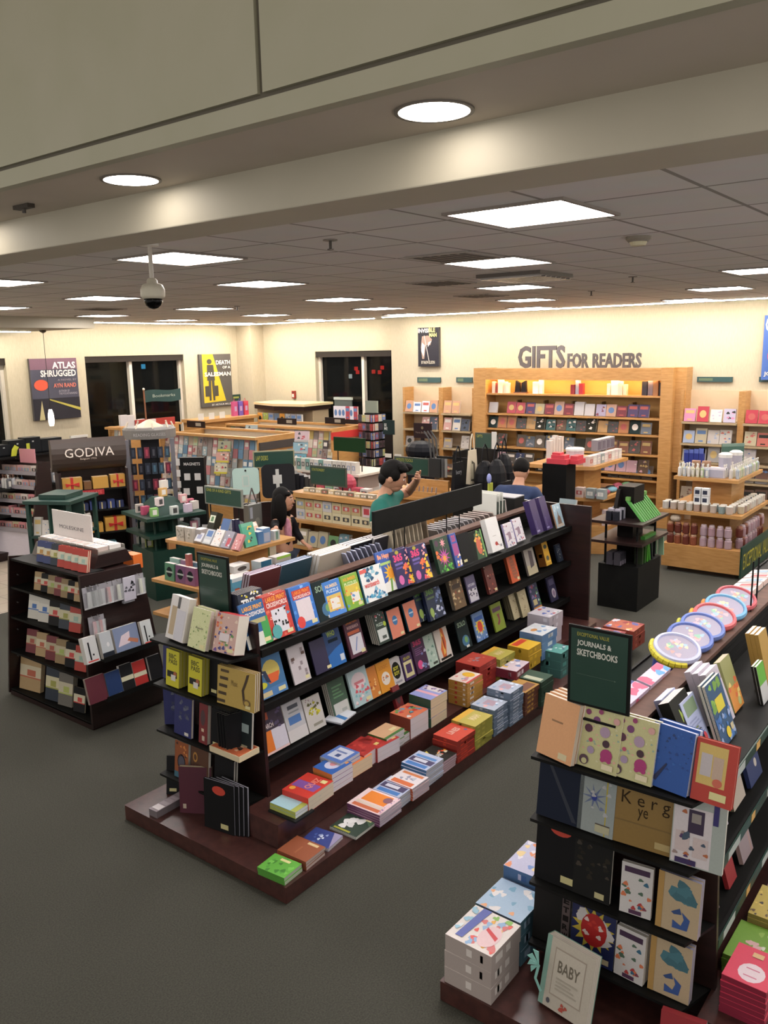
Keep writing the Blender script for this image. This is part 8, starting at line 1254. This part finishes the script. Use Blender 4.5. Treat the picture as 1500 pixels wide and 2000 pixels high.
# -- girl with long dark hair
pg_ = PZ(550, 968, 1.31); e = empty('person', T(pg_.x, pg_.y, 0) @ RZ(R(2)) @ Matrix.Diagonal((1.05, 1.05, 1.03, 1)), 'girl with long dark hair in a black jacket over a pink top, behind gift table', 'person')
JACK = tex('black_jacket', '100e12', '18151a', nscale=8, rough=.8); s = .8
J = {'pel': ((0, .0, .68), (.11, .09)), 'wai': ((0, -.0, .8), (.1, .08)), 'che': ((0, -.0, .96), (.115, .085)), 'nk0': ((0, -.0, 1.06), (.05, .05)), 'nk': ((0, -.01, 1.11), .04), 'hd': ((0, -.02, 1.17), .04)}
E = chain('pel', 'wai', 'che', 'nk0', 'nk', 'hd')
for s_, n in ((-1, 'l'), (1, 'r')): J['hip'+n] = ((s_*.065, 0, .63), .075); J['kn'+n] = ((s_*.07, -.01, .35), .05); J['an'+n] = ((s_*.07, .01, .07), .033); J['to'+n] = ((s_*.08, -.11, .025), .028); E += chain('pel', 'hip'+n, 'kn'+n, 'an'+n, 'to'+n)
J['shr'] = ((.13, 0, 1.02), .045); J['elr'] = ((.18, -.02, .83), .033); J['wrr'] = ((.17, -.14, .72), .022); E += chain('che', 'shr', 'elr', 'wrr'); hand(J, E, 'wrr', (.17, -.14, .72), (-.1, -1, -.3), (0, 0, 1), .8, .7, 1)
J['shl'] = ((-.13, 0, 1.02), .045); J['ell'] = ((-.27, -.14, .98), .033); J['wrl'] = ((-.4, -.28, 1.02), .022); E += chain('che', 'shl', 'ell', 'wrl'); hand(J, E, 'wrl', (-.4, -.28, 1.02), (-.8, -.6, .1), (0, 0, 1), .8, .4, -1)
skinned('body', J, E, SKIN, e)
J = {'wai': ((0, .0, .64), (.125, .1)), 'mid': ((0, .01, .8), (.115, .09)), 'che': ((0, .01, .97), (.13, .095)), 'nk': ((0, .01, 1.06), (.06, .055)), 'sl': ((-.135, .0, 1.01), .055), 'el': ((-.26, -.13, .985), .044), 'wl': ((-.37, -.25, 1.01), .034), 'sr': ((.135, 0, 1.01), .055), 'er': ((.18, -.02, .84), .044), 'wr': ((.172, -.12, .74), .034)}
skinned('jacket', J, chain('wai', 'mid', 'che', 'nk')+chain('che', 'sl', 'el', 'wl')+chain('che', 'sr', 'er', 'wr'), JACK, e)
J = {'a': ((0, -.06, .75), (.05, .05)), 'b': ((0, -.065, .92), (.05, .045)), 'c': ((0, -.05, 1.03), (.035, .03))}
skinned('pink_top', J, chain('a', 'b', 'c'), tex('pink_top', 'a86c80', 'c08898', nscale=30, rough=.8), e)
J = {'pel': ((0, 0, .66), (.115, .095)), 'hl': ((-.065, 0, .6), .08), 'kl': ((-.07, -.01, .35), .058), 'al': ((-.07, .01, .08), .045), 'hr': ((.065, 0, .6), .08), 'kr': ((.07, -.01, .35), .058), 'ar': ((.07, .01, .08), .045)}
skinned('jeans', J, chain('pel', 'hl', 'kl', 'al')+chain('pel', 'hr', 'kr', 'ar'), JEAN, e)
MH = T(0, -.035, 1.225) @ RZ(R(24)); face_on(e, MH @ Matrix.Scale(1.1, 4), .95)
hb = MB(MH); hb.ell((0, .03, .035), (.105, .1, .115), HAIR, 18, 12); hb.ell((-.09, .02, -.1), (.055, .075, .19), HAIR, 12, 10); hb.ell((.09, .03, -.11), (.045, .07, .2), HAIR, 12, 10); hb.ell((-.02, .075, -.16), (.13, .06, .27), HAIR, 14, 10); hb.ell((-.035, -.045, .075), (.045, .045, .03), HAIR, 10, 8); hb.ell((.04, -.045, .075), (.04, .045, .03), HAIR, 10, 8); hb.build('hair', e, smooth=True)
MB().box((-.11, -.13, 0), (-.04, .05, .05), '3c3c3c').build('shoe', e, bevel=.012); MB().box((.04, -.13, 0), (.12, .05, .05), '3c3c3c').build('shoe', e, bevel=.012)
# a grey patterned bag beside her
b = MB(T(pg_.x-.42, pg_.y+.1, .75)); b.box((0, 0, 0), (.2, .08, .5), '5c5c58'); b.tube([(.03, .04, .5), (.1, .04, .68), (.17, .04, .5)], .008, '4c4844', n=5); b.art((0, 0, 0), (.2, 0, 0), (0, 0, .5), (0, -1, 0), [('E', .65, .6, .2, .1, '74746c'), ('R', .1, .7, .3, .95, '8c9098')], .001); tag(b.build('tote_bag'), 'grey canvas bag hanging left of the girl', 'bag')
# labels stay within sixteen words
for o in scene.objects:
    if o.parent is None and 'label' in o:
        s = o['label']
        for a, c in ((' from bottom of its stack', ' up in stack'), ('topmost of its stack', 'topmost in stack'), (' copy back', ' behind'), ('front copy', 'foremost'), (' end shelf', ' shelf'), ('from left, ', 'from left '), (' with a ', ' with '), (' of central rack', ', central rack'), (' of right rack', ', right rack'), (' puzzle ', ' '), (' and ', ' ')):
            if len(s.split()) > 16: s = s.replace(a, c)
        o['label'] = s
